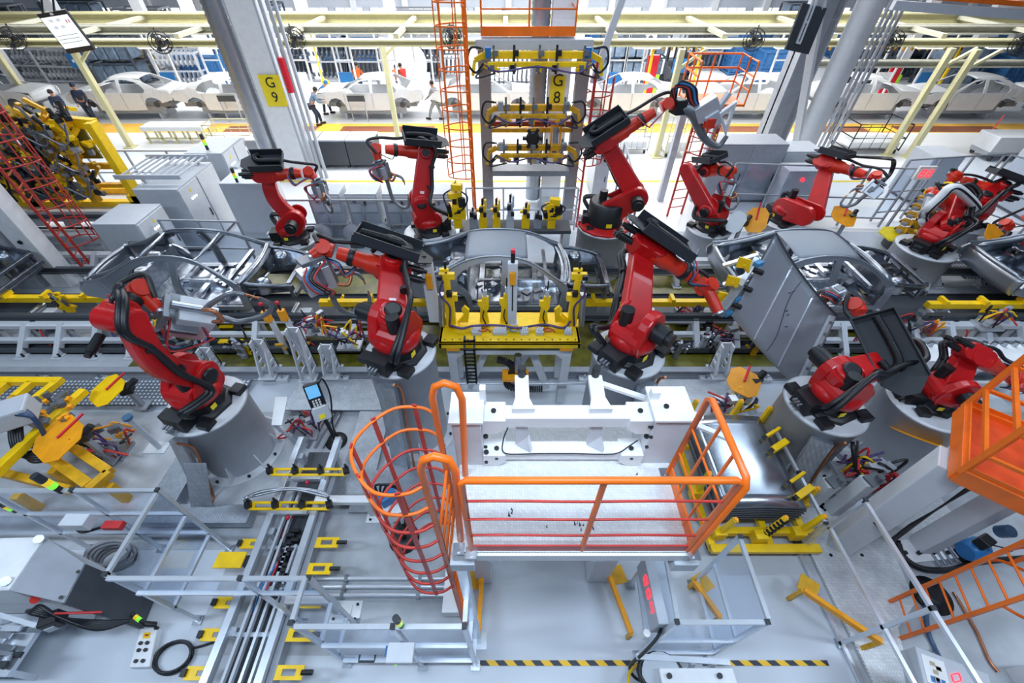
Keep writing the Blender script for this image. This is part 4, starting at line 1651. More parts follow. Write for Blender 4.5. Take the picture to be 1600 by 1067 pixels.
# clutter on the bed: valve blocks with cables
def valve_cluster(label, p, s=1.0, kind=0):
    t = thing('valve_block', label, 'valve block', p, 'valve blocks on the line bed')
    m = M()
    for k in range(5):
        m.box(p + V(rnd.uniform(-.2, .2) * s, rnd.uniform(-.15, .15) * s, (.08 + .1 * k * .8) * s), rnd.uniform(.08, .2) * s, rnd.uniform(.06, .14) * s, .09 * s, rnd.random())
    m.bx(p.x - .22 * s, p.x + .22 * s, p.y - .15 * s, p.y + .15 * s, p.z, p.z + .06)
    m.build('block', (STL, ALU, GRY)[kind % 3], t)
    for mm in (WIRE_R, BLACK, WIRE_P, (AMB, YEL, WIRE_R)[kind % 3]):
        m = M()
        for k in range(3):
            a = p + V(rnd.uniform(-.25, .25), rnd.uniform(-.15, .15), .1) * s
            m.tube([a, a + V(rnd.uniform(-.2, .2), rnd.uniform(-.2, .1), rnd.uniform(.2, .4)) * s, a + V(rnd.uniform(-.3, .3), rnd.uniform(-.2, .2), rnd.uniform(.05, .3)) * s], .016 * s, 5, curve=5)
        m.build('cable', mm, t)
    return t


vl = [((500, 520), 6.9, 'tangle of red and violet cables on a valve block beside the tall pedestal'), ((548, 540), 6.6, 'valve block with red fittings touching the tall pedestal'), ((1120, 540), 6.9, 'valve block with amber cable under the ribbed sheet'), ((1165, 520), 7.3, 'valve block with loose wires behind the lower corner of the ribbed sheet'),
      ((260, 540), 7.0, 'valve block behind the bare bowed robot arm'), ((1070, 500), 7.6, 'valve block between the rails beside the robot holding the sheet'), ((1420, 520), 7.0, 'valve block with red hose on the line beyond the ribbed sheet'), ((1540, 510), 7.0, 'valve block at the far end of the line by the white rack')]
for i, ((px, py), y, lb) in enumerate(vl):
    p = Y(px, py, y)
    p.z = max(.12, p.z)
    valve_cluster(lb, p, 1.15, i)


def clamp_cluster(label, p, s=1.0, n=6, mt=YEL, more=False):
    """yellow clamp pile on the line between the cars"""
    t = thing('clamp_unit', label, 'clamp', p, 'yellow clamp units')
    m = M()
    m.bar(p, p + V(0, 0, .5 * s), .12 * s)
    for k in range(n):
        q = p + V(rnd.uniform(-.22, .22), rnd.uniform(-.15, .15), rnd.uniform(.1, .62)) * s
        m.bar(q, q + V(rnd.uniform(-.2, .2), rnd.uniform(-.12, .12), rnd.uniform(-.05, .2)) * s, .07 * s, .05 * s)
    m.build('arm', mt, t, .004)
    m = M()
    for k in range(max(3, n // 2)):
        q = p + V(rnd.uniform(-.22, .22), rnd.uniform(-.15, .12), rnd.uniform(.15, .6)) * s
        m.cyl(q, q + V(rnd.uniform(-.1, .1), rnd.uniform(-.08, .05), rnd.uniform(.08, .2)) * s, .03 * s, n=8)
        m.box(q, .08 * s, .06 * s, .06 * s, rnd.random() * 3)
    m.build('cylinder', BLACK, t)
    m = M()
    for k in range(3):
        q = p + V(rnd.uniform(-.2, .2), rnd.uniform(-.18, .0), rnd.uniform(.25, .6)) * s
        m.cyl(q, q + V(0, -.04, .18) * s, .022 * s, n=8)
    m.build('rod', STL, t)
    if more:
        m = M()
        for k in range(7):
            q = p + V(rnd.uniform(-.3, .3), rnd.uniform(-.25, .05), rnd.uniform(.0, .6)) * s
            m.box(q, rnd.uniform(.1, .25), .1, rnd.uniform(.06, .16), rnd.random() * 3)
        m.tube([p + V(-.25, -.2, .1) * s, p + V(-.1, -.3, .4) * s, p + V(.15, -.25, .2) * s, p + V(.3, -.2, .5) * s], .025, 6, curve=4)
        m.build('fitting', (CAST, BLACK, GRYD, STL)[rnd.randrange(4)], t)
    return t


for px, py, y, s, lb in ((96, 470, 7.6, 1.0, 'yellow clamp beside the dark car front'), (540, 480, 7.7, 1.0, 'yellow clamp between the tall pedestal and the roofless car'), (1172, 400, 9.0, .9, 'yellow clamp behind the top corner of the ribbed sheet'), (1450, 490, 7.7, .8, 'yellow clamp under the nose of the car beyond the ribbed sheet'),
                         (395, 560, 6.6, .55, 'yellow clamp low on the bed between two white brackets'), (1535, 490, 7.5, .9, 'yellow clamp below the car at the line end')):
    p = Y(px, py, y)
    p.z = max(.12, p.z - .35)
    clamp_cluster(lb, p, s)
# yellow plates seen under the roofless car
for k, (a, b) in enumerate(((-5.6, 0), (-5.5, .25), (-5.3, .5))):
    p = Z(360, 510 + 12 * k, .3)
    tag(B(p.x - .25, p.x + .28, p.y - .06, p.y + .06, .3 + .0 * k, .33).build('step_slat', YEL), 'bright yellow slat under the roofless car', 'slat', 'yellow slats under the roofless car')

# walkway plates on the viewing side
def plate(name, pts, z, mt, label, th=.04, cat='floor plate'):
    m = M().prism([V(x, y, z - th) for x, y in pts], (0, 0, th))
    return tag(m.build(name, mt), label, cat)


plate('walkway_plate', [(-14, 5.2), (-6.2, 5.2), (-6.2, 4.75), (-5.55, 4.75), (-5.4, 5.86), (-14, 5.86)], .14, PERF, 'perforated dark walkway plate behind the yellow frame and bare robot arm')
plate('walkway_plate', [(-4.4, 5.05), (-2.45, 5.05), (-2.45, 5.84), (-4.4, 5.84)], .14, TREAD, 'tread plate walkway between the two pedestals under the teach pendant')
plate('walkway_plate', [(-2.9, 3.2), (-2.3, 3.2), (-2.3, 5.05), (-2.9, 5.05)], .12, TREAD, 'tread plate strip beside the tall pedestal and orange cage')
plate('walkway_plate', [(-2.6, 3.0), (-.9, 3.0), (-.9, 3.75), (-2.6, 3.75)], .13, TREAD, 'tread plate in front of the tall pedestal, under the orange cage')
plate('walkway_plate', [(2.6, 4.7), (5.0, 4.7), (5.0, 5.84), (2.6, 5.84)], .14, TREAD, 'tread plate walkway under the amber paddle plate')
plate('walkway_plate', [(4.75, .6), (5.15, .6), (5.45, 1.4), (5.9, 1.7), (6.1, 2.6), (5.1, 3.2), (4.75, 3.2)], .06, TREAD_GLARE, 'tread plate with glare in its colour beside the far side fence rails')
plate('walkway_plate', [(5.9, 2.6), (7.4, 2.6), (7.4, 3.6), (5.6, 3.6)], .08, TREAD_GLARE, 'tread plate below the white inclined column')
m = M()
m.bx(-5.85, -5.4, 2.75, 3.9, .12, .30)
m.bx(-5.4, -4.1, 2.75, 3.05, .12, .30)
tag(m.build('cable_duct', TREAD), 'L shaped tread plate cable duct at the foot of the pedestal behind the fence', 'cable duct')
p0 = Z(300, 690, 0)
tag(M().prism([V(-5.1, 3.4, .9), V(-4.75, 3.4, .9), V(-4.75, 3.0, .3), V(-5.1, 3.0, .3)], (0, .03, .04)).build('cable_cover', TREAD), 'sloping tread plate cover on the pedestal front', 'cover')

# dark trays, motors and small frames that fill the bed
for a, b, y, z, mt_, lb in ((-14.5, -3.2, 6.75, .30, GRYD, 'dark cable tray under the front of the roofless car'), (2.9, 14.5, 6.75, .30, GRYD, 'dark cable tray under the ribbed sheet and the cars beyond'), (-14.5, 14.5, 8.2, .22, GRYD, 'wide dark trough added as shade between the two conveyor rails')):  # the wide trough is added to darken the bed like the line's shadow
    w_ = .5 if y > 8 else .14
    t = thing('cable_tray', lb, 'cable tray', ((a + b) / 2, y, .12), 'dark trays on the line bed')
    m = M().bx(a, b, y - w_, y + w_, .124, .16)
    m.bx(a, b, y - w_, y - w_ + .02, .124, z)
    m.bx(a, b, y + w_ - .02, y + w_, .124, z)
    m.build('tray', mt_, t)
for k, x in enumerate((-12.6, -10.8, -9.2, -6.2, -4.8, -3.5, 3.3, 4.6, 6.1, 8.6, 10.2, 11.7, 13.2)):
    nm = ('first', 'second', 'third', 'fourth', 'fifth', 'sixth', 'seventh', 'eighth', 'ninth', 'tenth', 'eleventh', 'twelfth', 'thirteenth')[k]
    t = thing('roller_unit', nm + ' roller unit with motor along the conveyor, counted from the dark car front', 'roller', (x, 7.6, .124), 'roller units of the conveyor')
    M().bx(x - .22, x + .22, 7.42, 7.7, .17, .58).build('bracket', WHT, t, .01)
    m = M().cyl((x - .1, 7.35, .66), (x - .1, 7.72, .66), .07, n=12)
    m.build('roller', STL, t)
    m = M().cyl((x + .05, 7.1, .45), (x + .05, 7.42, .45), .09, n=14)
    m.bx(x - .02, x + .12, 7.14, 7.3, .5, .62)
    m.build('motor', BLACK, t, .008)
    M().tube([V(x + .1, 7.15, .55), V(x + .25, 7.0, .5), V(x + .3, 6.9, .3), V(x + .45, 6.8, .2)], .018, 6, curve=5).build('cable', (BLACK, WIRE_R, WIRE_P)[k % 3], t)
for k, (px, y, lb) in enumerate(((300, 6.55, 'small dark clamp with cylinder on the bed left of the white brackets'), (375, 6.5, 'small dark clamp with cylinder between two white brackets'), (465, 6.6, 'small dark clamp with cylinder behind the tallest white bracket'), (1060, 6.5, 'small dark clamp with cylinder on the olive plate right of the robot holding the sheet'), (1095, 6.7, 'small dark clamp with cylinder close to the white bracket under the sheet'), (1180, 6.6, 'small dark clamp below the lower edge of the ribbed sheet'))):
    p = Y(px, 545, y)
    clamp_cluster(lb, V(p.x, y, .125), .9, 7, (CAST, GRY, MUST)[k % 3])
# ================================================================ CENTRE FIXTURE TABLE
t = thing('fixture_table', 'yellow welding fixture table with clamp posts before the centre car', 'fixture table', (.07, 5.6, 0))
TX0, TX1, TY0, TY1, TZ = -1.17, 1.31, 5.22, 6.05, 1.84
m = M().bx(TX0, TX1, TY0, TY1, TZ - .05, TZ)
m.bx(TX0, TX1, TY0, TY0 + .05, TZ - .13, TZ)
m.bx(TX0, TX0 + .05, TY0, TY1, TZ - .13, TZ)
m.bx(TX1 - .05, TX1, TY0, TY1, TZ - .13, TZ)
top = m.build('table_top', YEL, t, .008)
m = M()
for k in range(18):
    m.cyl((TX0 + .1 + k * .135, TY0 + .09, TZ), (TX0 + .1 + k * .135, TY0 + .09, TZ + .008), .014, n=8)
m.build('bolt_row', GRYD, top)
for x in (TX0 + .12, TX1 - .35):
    B(x, x + .24, TY0 + .0, TY0 + .3, TZ - .20, TZ - .13).build('amber_shim', AMB, t)
B(TX0 + .08, TX1 - .08, TY0 + .08, TY1, TZ - .26, TZ - .13).build('olive_subframe', OLIVE, t)
m = M().bx(TX0 + .1, TX1 - .1, TY0 + .1, TY0 + .24, TZ - .40, TZ - .26)
m.bx(TX0 + .1, TX1 - .1, TY1 - .14, TY1, TZ - .40, TZ - .26)
m.build('frame_beam', WHT, t, .01)
for x in (TX0 + .19, TX1 - .19):
    for y in (TY0 + .17, TY1 - .07):
        m = M().bx(x - .08, x + .08, y - .08, y + .08, .12 if y > 5.6 else .02, TZ - .40)
        m.prism([V(x, y - .07, TZ - .4), V(x + (.2 if x < 0 else -.2), y - .07, TZ - .4), V(x, y - .07, TZ - .6)], (0, .14, 0))
        m.build('leg', WHT, t, .006)
for a, b in (((-.75, TY0 + .45), (-.25, TY0 + .45)), ((.85, TY0 + .45), (.4, TY0 + .45)), ((.1, TY1 - .2), (.65, TY1 - .2))):
    M().bar((b[0], b[1], TZ - .3), (a[0], a[1], .12), .14, .10).build('brace', WHT, t)
# centre post
c = Z(800, 505, TZ)
m = M().bx(c.x - .11, c.x + .11, c.y - .07, c.y + .09, TZ, TZ + .03)
m.bx(c.x - .08, c.x + .08, c.y - .06, c.y + .06, TZ, 3.16)
cpst = m.build('centre_post', WHT, t, .008)
B(c.x - .05, c.x + .05, c.y - .12, c.y - .06, 2.78, 3.02).build('amber_switch', AMB, cpst, .015)
M().cyl((c.x, c.y, 3.16), (c.x, c.y, 3.34), .035, n=10).build('plunger', BLACK, cpst)
M().box((c.x, c.y, 3.37), .07, .07, .06).build('red_tip', MATS['tip_red'], cpst)
M().cyl((c.x, c.y - .07, 2.2), (c.x, c.y - .07, 2.75), .01, n=6).build('cable', BLACK, cpst)
# left white post
c = Z(680, 500, TZ - .1)
m = M().bx(c.x - .10, c.x + .10, c.y - .07, c.y + .07, TZ - .1, 3.0)
lp_ = m.build('side_post', WHT, t, .008)
B(c.x - .03, c.x + .07, c.y - .13, c.y - .07, 2.55, 2.85).build('amber_switch', AMB, lp_, .015)
m = M()
m.cyl((c.x - .02, c.y, 3.0), (c.x - .02, c.y, 3.16), .03, n=8)
m.build('plunger', BLACK, lp_)


def clamp_post(px, h, tall=False, x_off=0):
    c = Z(px, 507, TZ)
    x, y = c.x, c.y + .02
    m = M()
    if not tall:
        m.plate_holes([V(x - .09, y, TZ), V(x + .09, y, TZ), V(x + .05, y, TZ + h * .45), V(x + .09, y, TZ + h * .6), V(x + .09, y, TZ + h), V(x - .02, y, TZ + h), V(x - .03, y, TZ + h * .85), V(x - .1, y, TZ + h * .85), V(x - .1, y, TZ + h * .7), V(x - .06, y, TZ + h * .6)],
                      [[V(x + .02 + .012 * math.cos(a), y, TZ + h * q + .012 * math.sin(a)) for a in (0, 1.57, 3.14, 4.71)] for q in (.66, .78, .9)], (0, .05, 0))
        m.bx(x - .11, x + .11, y - .06, y + .1, TZ, TZ + .03)
        p = m.build('clamp_post', YEL, t, .004)
        m = M().bx(x + .0, x + .06, y + .0, y + .06, TZ + h, TZ + h + .13)
        m.build('locator', ALU, p)
        m = M().cyl((x + .03, y + .03, TZ + h + .13), (x + .03, y + .03, TZ + h + .32), .012, n=6)
        m.build('pin', BLACK, p)
        M().tube([(x, y - .03, TZ + h * .55), (x - .02, y - .07, TZ + h * .35), (x + .03, y - .06, TZ + .05)], .012, 6, curve=4).build('cable', BLACK, p)
    else:
        s = tall
        m.bx(x - .14, x + .14, y - .10, y + .10, TZ, TZ + .03)
        m.bx(x - .08, x + .08, y - .06, y + .06, TZ, TZ + h * .62)
        m.prism([V(x - .08, y - .08, TZ), V(x - .08, y + .08, TZ), V(x - .08 - .12, y + .08, TZ)], (0, 0, .2))
        m.bx(x - .15, x + .15, y - .05, y + .05, TZ + h * .5, TZ + h * .62)
        m.bx(x - .05, x + .05, y - .05, y + .05, TZ + h * .62, TZ + h * .9)
        m.bx(x - .12, x + .14, y - .04, y + .04, TZ + h * .9, TZ + h)
        m.bx(x - .1, x + .05, y - .03, y + .03, TZ + h * 1.03, TZ + h * 1.08)
        p = m.build('clamp_tower', YEL, t, .006)
        q = V(x - s * .16, y - .10, TZ + h * .05)
        M().cyl(q, q + V(s * .05, .02, h * .62), .055, n=14).build('cylinder', STL, p)
        m = M()
        m.box((x + s * .03, y - .08, TZ + h * .68), .09, .08, .1)
        m.box((x - s * .1, y - .05, TZ + h * .96), .08, .1, .08)
        m.cyl((x, y, TZ + h), (x, y, TZ + h * 1.2), .02, n=8)
        m.build('sensor', BLACK, p)
        m = M()
        m.plate_holes([V(x + s * .1, y - .02, TZ + .05), V(x + s * .3, y - .02, TZ + .05), V(x + s * .34, y - .02, TZ + h * .3), V(x + s * .26, y - .02, TZ + h * .38), V(x + s * .2, y - .02, TZ + h * .3), V(x + s * .24, y - .02, TZ + h * .2)], [], (0, .05, 0))
        m.build('bracket', YEL, p)
        m = M()
        m.tube([(x - s * .05, y - .08, TZ + h * .9), (x - s * .12, y - .14, TZ + h * .7), (x + s * .02, y - .13, TZ + h * .45), (x - s * .03, y - .12, TZ + .06)], .018, 6, curve=5)
        m.build('hose', WIRE_P, p)


for px, h in ((757, .62), (789, .68), (849, .62)):
    clamp_post(px, h)
clamp_post(706, 1.12, 1)
clamp_post(893, 1.12, -1)
# terminal blocks and cable bundle on the table edge
for px, n in ((745, 4), (781, 6), (819, 3), (843, 3), (887, 3)):
    c = Z(px, 521, TZ)
    w_ = .035 * n
    b_ = B(c.x - w_ / 2 - .02, c.x + w_ / 2 + .02, c.y - .05, c.y + .05, TZ, TZ + .07).build('terminal_block', GRYL, t, .004)
    m = M()
    for k in range(n):
        x = c.x - w_ / 2 + (k + .5) * .035
        m.bar((x, c.y, TZ + .07), (x + .02, c.y + .03, TZ + .13), .02)
    m.build('plug', LABEL, b_)
for mm, dz in ((WIRE_P, 0), (BLACK, .03), (WIRE_P, .05)):
    pts = [Z(a, b, TZ + .06 + dz) for a, b in ((702, 508), (722, 513), (740, 509), (775, 508), (810, 512), (850, 507), (880, 512), (893, 500))]
    M().tube(pts, .022, 7, curve=6).build('cable_bundle', mm, t)
for a in (757, 805, 858):
    c = Z(a, 519, TZ + .02)
    M().tube([c + V(.10 * math.cos(k * PI / 6), .0 + .07 * math.sin(k * PI / 6), .01 * k) for k in range(11)], .01, 6).build('loop_cable', WIRE_R if a != 805 else WIRE_B, t)
# hanging cable chain
m = M()
x = Z(735, 520, TZ).x
for k in range(11):
    z = TZ + .10 - k * .095
    y = TY0 - .06 - (.03 if k else -.1)
    m.bx(x - .10, x - .07, y - .05, y + .05, z - .085, z)
    m.bx(x + .07, x + .10, y - .05, y + .05, z - .085, z)
    m.bx(x - .10, x + .10, y - .05, y - .03, z - .06, z - .025)
m.build('cable_chain', BLACK, t)
m = M()
pts = spline([V(-.15, 5.2, 1.45), V(.05, 5.15, 1.42), V(.14, 5.12, 1.25), V(.02, 5.08, 1.02), V(.1, 5.05, .85), V(.45, 5.05, .80), V(.7, 5.05, .80)], 6)
for i in range(len(pts) - 1):
    m.bar(pts[i], pts[i].lerp(pts[i + 1], .8), .12, .07, V(0, 1, 0))
m.build('curved_chain', BLACK, t)
m = M().cyl((.22, 5.16, 1.60), (.22, 5.12, 1.22), .07, n=16)
m.build('drive_motor', STL, t)
B(-.06, .42, 4.95, 5.2, 1.12, 1.19).build('amber_guard', AMB, t)
M().cyl((.32, 4.98, 1.0), (.32, 4.98, 1.3), .06, n=12).build('black_motor', BLACK, t)
m = M()
m.cyl((TX0 + .1, 5.1, .9), (1.62, 5.1, .9), .022, n=8)
m.build('guide_rod', ALU, t)
# rear fixture table behind the car
t2 = thing('fixture_table', 'yellow clamp towers on a fixture table behind the centre car roof', 'fixture table', (.2, 10.1, 0))
B(-1.2, 1.7, 9.8, 10.4, 1.30, 1.40).build('table_top', GRYD, t2, .01)
for x in (-1.1, 1.6):
    for y in (9.85, 10.4):
        B(x - .08, x + .08, y - .08, y + .08, .006, 1.30).build('leg', WHT, t2)
for px, top_, kind in ((716, 288, 2), (755, 312, 0), (776, 312, 0), (797, 306, 1), (821, 318, 0), (861, 312, 2), (740, 325, 3), (840, 330, 3)):
    c = Y(px, 350, 10.0)
    h = Y(px, top_, 10.0).z - 1.68
    x, y = c.x, 10.0
    m = M().bx(x - .1, x + .1, y - .09, y + .09, 1.40, 1.70)
    if kind == 2:
        m.bx(x - .22, x + .22, y - .14, y + .14, 1.68, 1.68 + h * .4)
        m.bx(x - .1, x + .1, y - .1, y + .1, 1.68, 1.68 + h * .75)
        m.box((x - .02, y - .05, 1.68 + h * .72), .34, .16, .14, .3)
        m.box((x + .05, y - .05, 1.68 + h * .95), .26, .16, .16, -.2)
    elif kind == 3:
        m.bx(x - .08, x + .08, y - .08, y + .08, 1.68, 1.68 + h * .7)
    else:
        m.bx(x - .07, x + .07, y - .06, y + .06, 1.68, 1.68 + h * .7)
        m.bx(x - .15, x + .05, y - .05, y + .05, 1.68 + h * .35, 1.68 + h * .5)
        m.bx(x + .05, x + .1, y - .05, y + .05, 1.68 + h * .5, 1.68 + h * 1.0)
    p = m.build('clamp_tower', (YEL, GRYL, YEL, GRY)[kind], t2, .005)
    m = M().cyl((x, y, 1.68 + h * .7), (x, y, 1.68 + h * 1.05), .028, n=8)
    m.box((x - .03, y - .1, 1.68 + h * .55), .1, .08, .12)
    m.box((x + .06, y - .1, 1.68 + h * .25), .08, .08, .1)
    if kind == 2:
        m.box((x + .15, y - .14, 1.68 + h * .55), .16, .1, .22, .4)
        m.cyl((x - .15, y - .1, 1.68 + h * .1), (x - .2, y - .15, 1.68 + h * .5), .06, n=10)
    m.build('cylinder', BLACK, p)
    if kind == 2:
        m = M()
        m.tube([(x + .1, y - .1, 1.68 + h * .9), (x + .3, y - .15, 1.68 + h * .7), (x + .2, y - .18, 1.68 + h * .4), (x - .05, y - .16, 1.68 + h * .2)], .02, 6, curve=5)
        m.tube([(x - .1, y - .1, 1.68 + h * .9), (x - .28, y - .15, 1.68 + h * .75), (x - .22, y - .18, 1.68 + h * .4)], .02, 6, curve=5)
        m.build('hose', HOSE, p)
    M().cyl((x + .02, y, 1.68 + h * .9), (x + .02, y, 1.68 + h * 1.12), .016, n=6).build('tip', REDC if kind == 0 else STL, p)

# ================================================================ MAINTENANCE PLATFORM WITH LADDER
DZ = 3.5
t = thing('maintenance_platform', 'white tread plate platform with orange guard rail above the loading lane', 'platform', (.6, 1.7, 0))
X0, X1, Y0, Y1 = -.42, 1.50, 1.21, 2.62
m = M().bx(X0, X1, Y0, Y1, DZ - .03, DZ)
dk = m.build('deck', TREADW, t)
m = M()
for a, b, n in ((-.02, 2.15, 0), (.55, 2.2, 0), (.95, 2.3, 0)):
    pass
for k in range(16):
    x, y = rnd.choice(((.05, 1.5), (.38, 1.42), (.62, 1.38), (.3, 1.8), (1.2, 1.82), (.7, 1.4))), 0
    a = V(x[0] + rnd.uniform(-.06, .06), x[1] + rnd.uniform(-.05, .05), DZ + .001)
    m.prism([a, a + V(rnd.uniform(.008, .03), rnd.uniform(-.01, .01), 0), a + V(rnd.uniform(.0, .02), rnd.uniform(.01, .05), 0)], (0, 0, .001))
m.build('scuff_mark', DARK, dk)
m = M().bx(X0, X1, Y0 - .02, Y0 + .04, DZ - .14, DZ - .03)
m.bx(X0, X0 + .06, Y0, Y1, DZ - .14, DZ - .03)
m.bx(X1 - .06, X1, Y0, Y1, DZ - .14, DZ - .03)
m.bx(X0, X1, 1.86, 1.94, DZ - .14, DZ - .03)
m.build('deck_frame', BWHT, t)
# guard rail
RZ = 4.62
m = M().bx(-.26, 1.42, Y0 + .005, Y0 + .02, DZ, DZ + .10)
m.build('toe_board', REDL, t, .004)
m = M().tube([V(-.27, Y0 + .02, DZ), V(-.27, Y0 + .02, RZ - .04), V(-.24, Y0 + .02, RZ), V(1.40, Y0 + .02, RZ), V(1.43, Y0 + .02, RZ - .03), V(1.43, Y0 + .02, DZ)], .024, 10)
m.build('front_handrail', ORG, t)
for z in (3.78, 4.06, 4.34):
    M().tube([V(-.27 + (1.70) * k / 8, Y0 + .02, z + .006 * math.sin(k * 1.3)) for k in range(9)], .010, 6).build('mid_rail', REDL, t)
M().cyl((.60, Y0 + .02, DZ), (.60, Y0 + .02, RZ), .021, n=10).build('rail_post', ORG, t)
SX = 1.46
m = M().tube([V(SX, 1.88, DZ), V(SX, 1.88, RZ - .05), V(SX, 1.84, RZ), V(SX, Y0 + .04, RZ), V(SX, Y0, RZ - .05), V(SX, Y0, DZ)], .024, 10)
m.build('side_handrail', ORG, t)
for y in (1.42, 1.64):
    M().cyl((SX, y, DZ), (SX, y, RZ), .012, n=8).build('rail_post', ORG, t)
m = M()
for z in (3.85, 4.2):
    m.cyl((SX, Y0, z), (SX, 1.88, z), .010, n=6)
m.build('mid_rail', ORG, t)
B(SX - .005, SX + .01, Y0, 1.88, DZ, DZ + .12).build('toe_board', ORG, t)
# clamps at the rail feet
m = M()
for x, y in ((-.37, Y0 + .02), (-.27, Y0 - .01), (1.47, Y0 - .02), (1.43, 1.88)):
    m.bx(x - .045, x + .045, y - .045, y + .045, DZ, DZ + .012)
    m.cyl((x, y - .02, DZ), (x, y - .02, DZ + .03), .014, n=6)
m.build('rail_foot', STL, t)
# columns under the platform
for x, y in ((-.38, 1.26), (-.38, 2.5), (1.44, 2.5)):
    m = M().bx(x - .045, x + .045, y - .045, y + .045, .006, DZ - .14)
    m.bx(x - .12, x + .12, y - .1, y + .1, .006, .02)
    m.build('support_post', ALU, t)
m = M()
for x in (-.45, 1.36):
    m.bx(x, x + .2, Y0 - .05, Y0 + .12, DZ - .30, DZ - .15)
m.build('corner_block', GRYL, t, .008)
B(-.08, .95, 1.55, 1.6, 2.6, 2.66).build('yellow_beam', YEL, t)
m = M()
for x in (-.2, -.1, 1.02, 1.1):
    m.bx(x, x + .06, 1.75, 1.82, 1.6, 2.9)
m.build('slide_rail', ALU, t)
# ladder with safety cage
t = thing('cage_ladder', 'orange ladder with hoop cage on the open end of the white platform', 'ladder', (-.55, 1.57, 0))
LX, LYA, LYB = -.52, 1.30, 1.86
for y in (LYA, LYB):
    m = M().tube([V(LX, y, .006), V(LX, y, 4.62), V(LX + .03, y, 4.74), V(LX + .10, y, 4.78), V(LX + .18, y, 4.74), V(LX + .21, y, 4.6), V(LX + .16, y, DZ)], .027, 10)
    m.build('stile', ORG, t)
for k in range(14):
    M().cyl((LX, LYA, .28 + k * .255), (LX, LYB, .28 + k * .255), .014, n=8).build('rung', ORG, t)
hp = [V(0, LYB, 0), V(-.12, LYB + .06, 0), V(-.32, LYB + .05, 0), V(-.48, LYB - .10, 0), V(-.55, 1.58, 0), V(-.48, LYA + .10, 0), V(-.32, LYA - .05, 0), V(-.12, LYA - .06, 0), V(0, LYA, 0)]
for k in range(8):
    z = 4.42 - k * .30
    M().tube([V(LX + q.x, q.y, z) for q in hp], .013, 7, curve=4).build('hoop', REDL if k > 1 else ORG, t)
cage = spline(hp, 4)
for q in (5, 11, 16, 21, 27):
    p = cage[q]
    M().bar(V(LX + p.x, p.y, 2.26), V(LX + p.x, p.y, 4.45), .035, .012, V(p.x + .25, p.y - 1.58, 0).normalized()).build('cage_bar', REDL, t)

# ---- white lifting frame behind the platform
t = thing('lifting_frame', 'white two beam lifting frame standing behind the tread plate platform', 'frame', (.6, 2.1, 0))
for x0, x1, y0, y1 in ((-.44, -.20, 1.96, 2.24), (1.22, 1.52, 1.98, 2.30)):
    m = M().bx(x0, x1, y0, y1, .02, 4.16)
    m.build('tower', WHT, t, .01)
    m = M().bx(x0 - .02, x1 + .02, y0 - .02, y1 + .02, 4.16, 4.19)
    m.build('tower_cap', BWHT, t, .006)
def gusset_beam(y0, y1, z0, z1, name):
    m = M().bx(-.20, 1.22, y0, y1, z0, z1 - .006)
    for s, x in ((1, -.20), (-1, 1.22)):
        m.prism([V(x, y0 - .03, z0 - .06), V(x + s * .12, y0 - .03, z0 - .06), V(x + s * .2, y0 - .03, z0 + .0), V(x + s * .2, y0 - .03, z1), V(x, y0 - .03, z1 + .0)], (0, y1 - y0 + .06, 0))
    return m.build(name, BWHT, t, .006)
b1 = gusset_beam(2.03, 2.17, 4.00, 4.13, 'upper_beam')
b2 = gusset_beam(1.98, 2.10, 3.56, 3.68, 'lower_beam')
m = M()
for x, y, z in ((-.1, 2.1, 4.13), (1.12, 2.1, 4.13), (1.32, 2.1, 4.19), (-.08, 2.02, 3.68), (1.12, 2.02, 3.68), (-.17, 2.0, 3.9), (-.17, 1.97, 3.7), (1.2, 2.0, 3.9), (1.2, 2.0, 4.05)):
    m.cyl((x, y, z), (x, y, z + .015), .022, n=10)
    m.cyl((x, y - .06, z - .05), (x, y - .075, z - .05), .016, n=8)
m.build('bolt', BLACK, t)
for x in (.14, .78):
    m = M().prism([V(x - .06, 2.17, 4.13), V(x - .06, 2.42, 4.17), V(x + .06, 2.42, 4.17), V(x + .06, 2.17, 4.13)], (0, 0, .05))
    m.prism([V(x - .09, 2.08, 4.13), V(x - .06, 2.2, 4.13), V(x + .06, 2.2, 4.13), V(x + .1, 2.08, 4.13)], (0, 0, .06))
    a = m.build('support_arm', BWHT, t, .004)
    M().cyl((x, 2.42, 4.17), (x, 2.42, 4.32), .035, n=12).build('rubber_pin', BLACK, a)
    m = M().bx(x - .05, x + .05, 2.06, 2.12, 3.60, 4.0)
    m.prism([V(x - .05, 2.06, 3.68), V(x + .08, 1.98, 3.68), V(x + .05, 2.06, 3.8)], (.02, .03, 0))
    m.build('strut', WHT, t)
M().bar((-.19, 2.2, 4.1), (-.19, 2.2, 4.32), .05, .06).build('end_stop', BWHT, t)
M().bar((1.24, 2.2, 4.1), (1.24, 2.2, 4.28), .07, .06).build('end_stop', BWHT, t)
m = M()
m.bar((.85, 2.5, 4.02), (1.75, 2.2, 3.9), .05, .03)
m.bar((1.45, 2.25, 3.9), (1.95, 2.05, 3.8), .05, .03)
m.build('link_rod', BWHT, t)
m = M().tube([V(.02, 2.06, 3.95), V(-.02, 2.0, 3.85), V(.0, 1.96, 3.7), V(.3, 1.965, 3.69), V(.6, 1.965, 3.69), V(.95, 1.96, 3.69), V(1.08, 1.98, 3.8), V(1.14, 2.0, 3.85)], .006, 5, curve=5)
m.build('thin_cable', DARK, t)

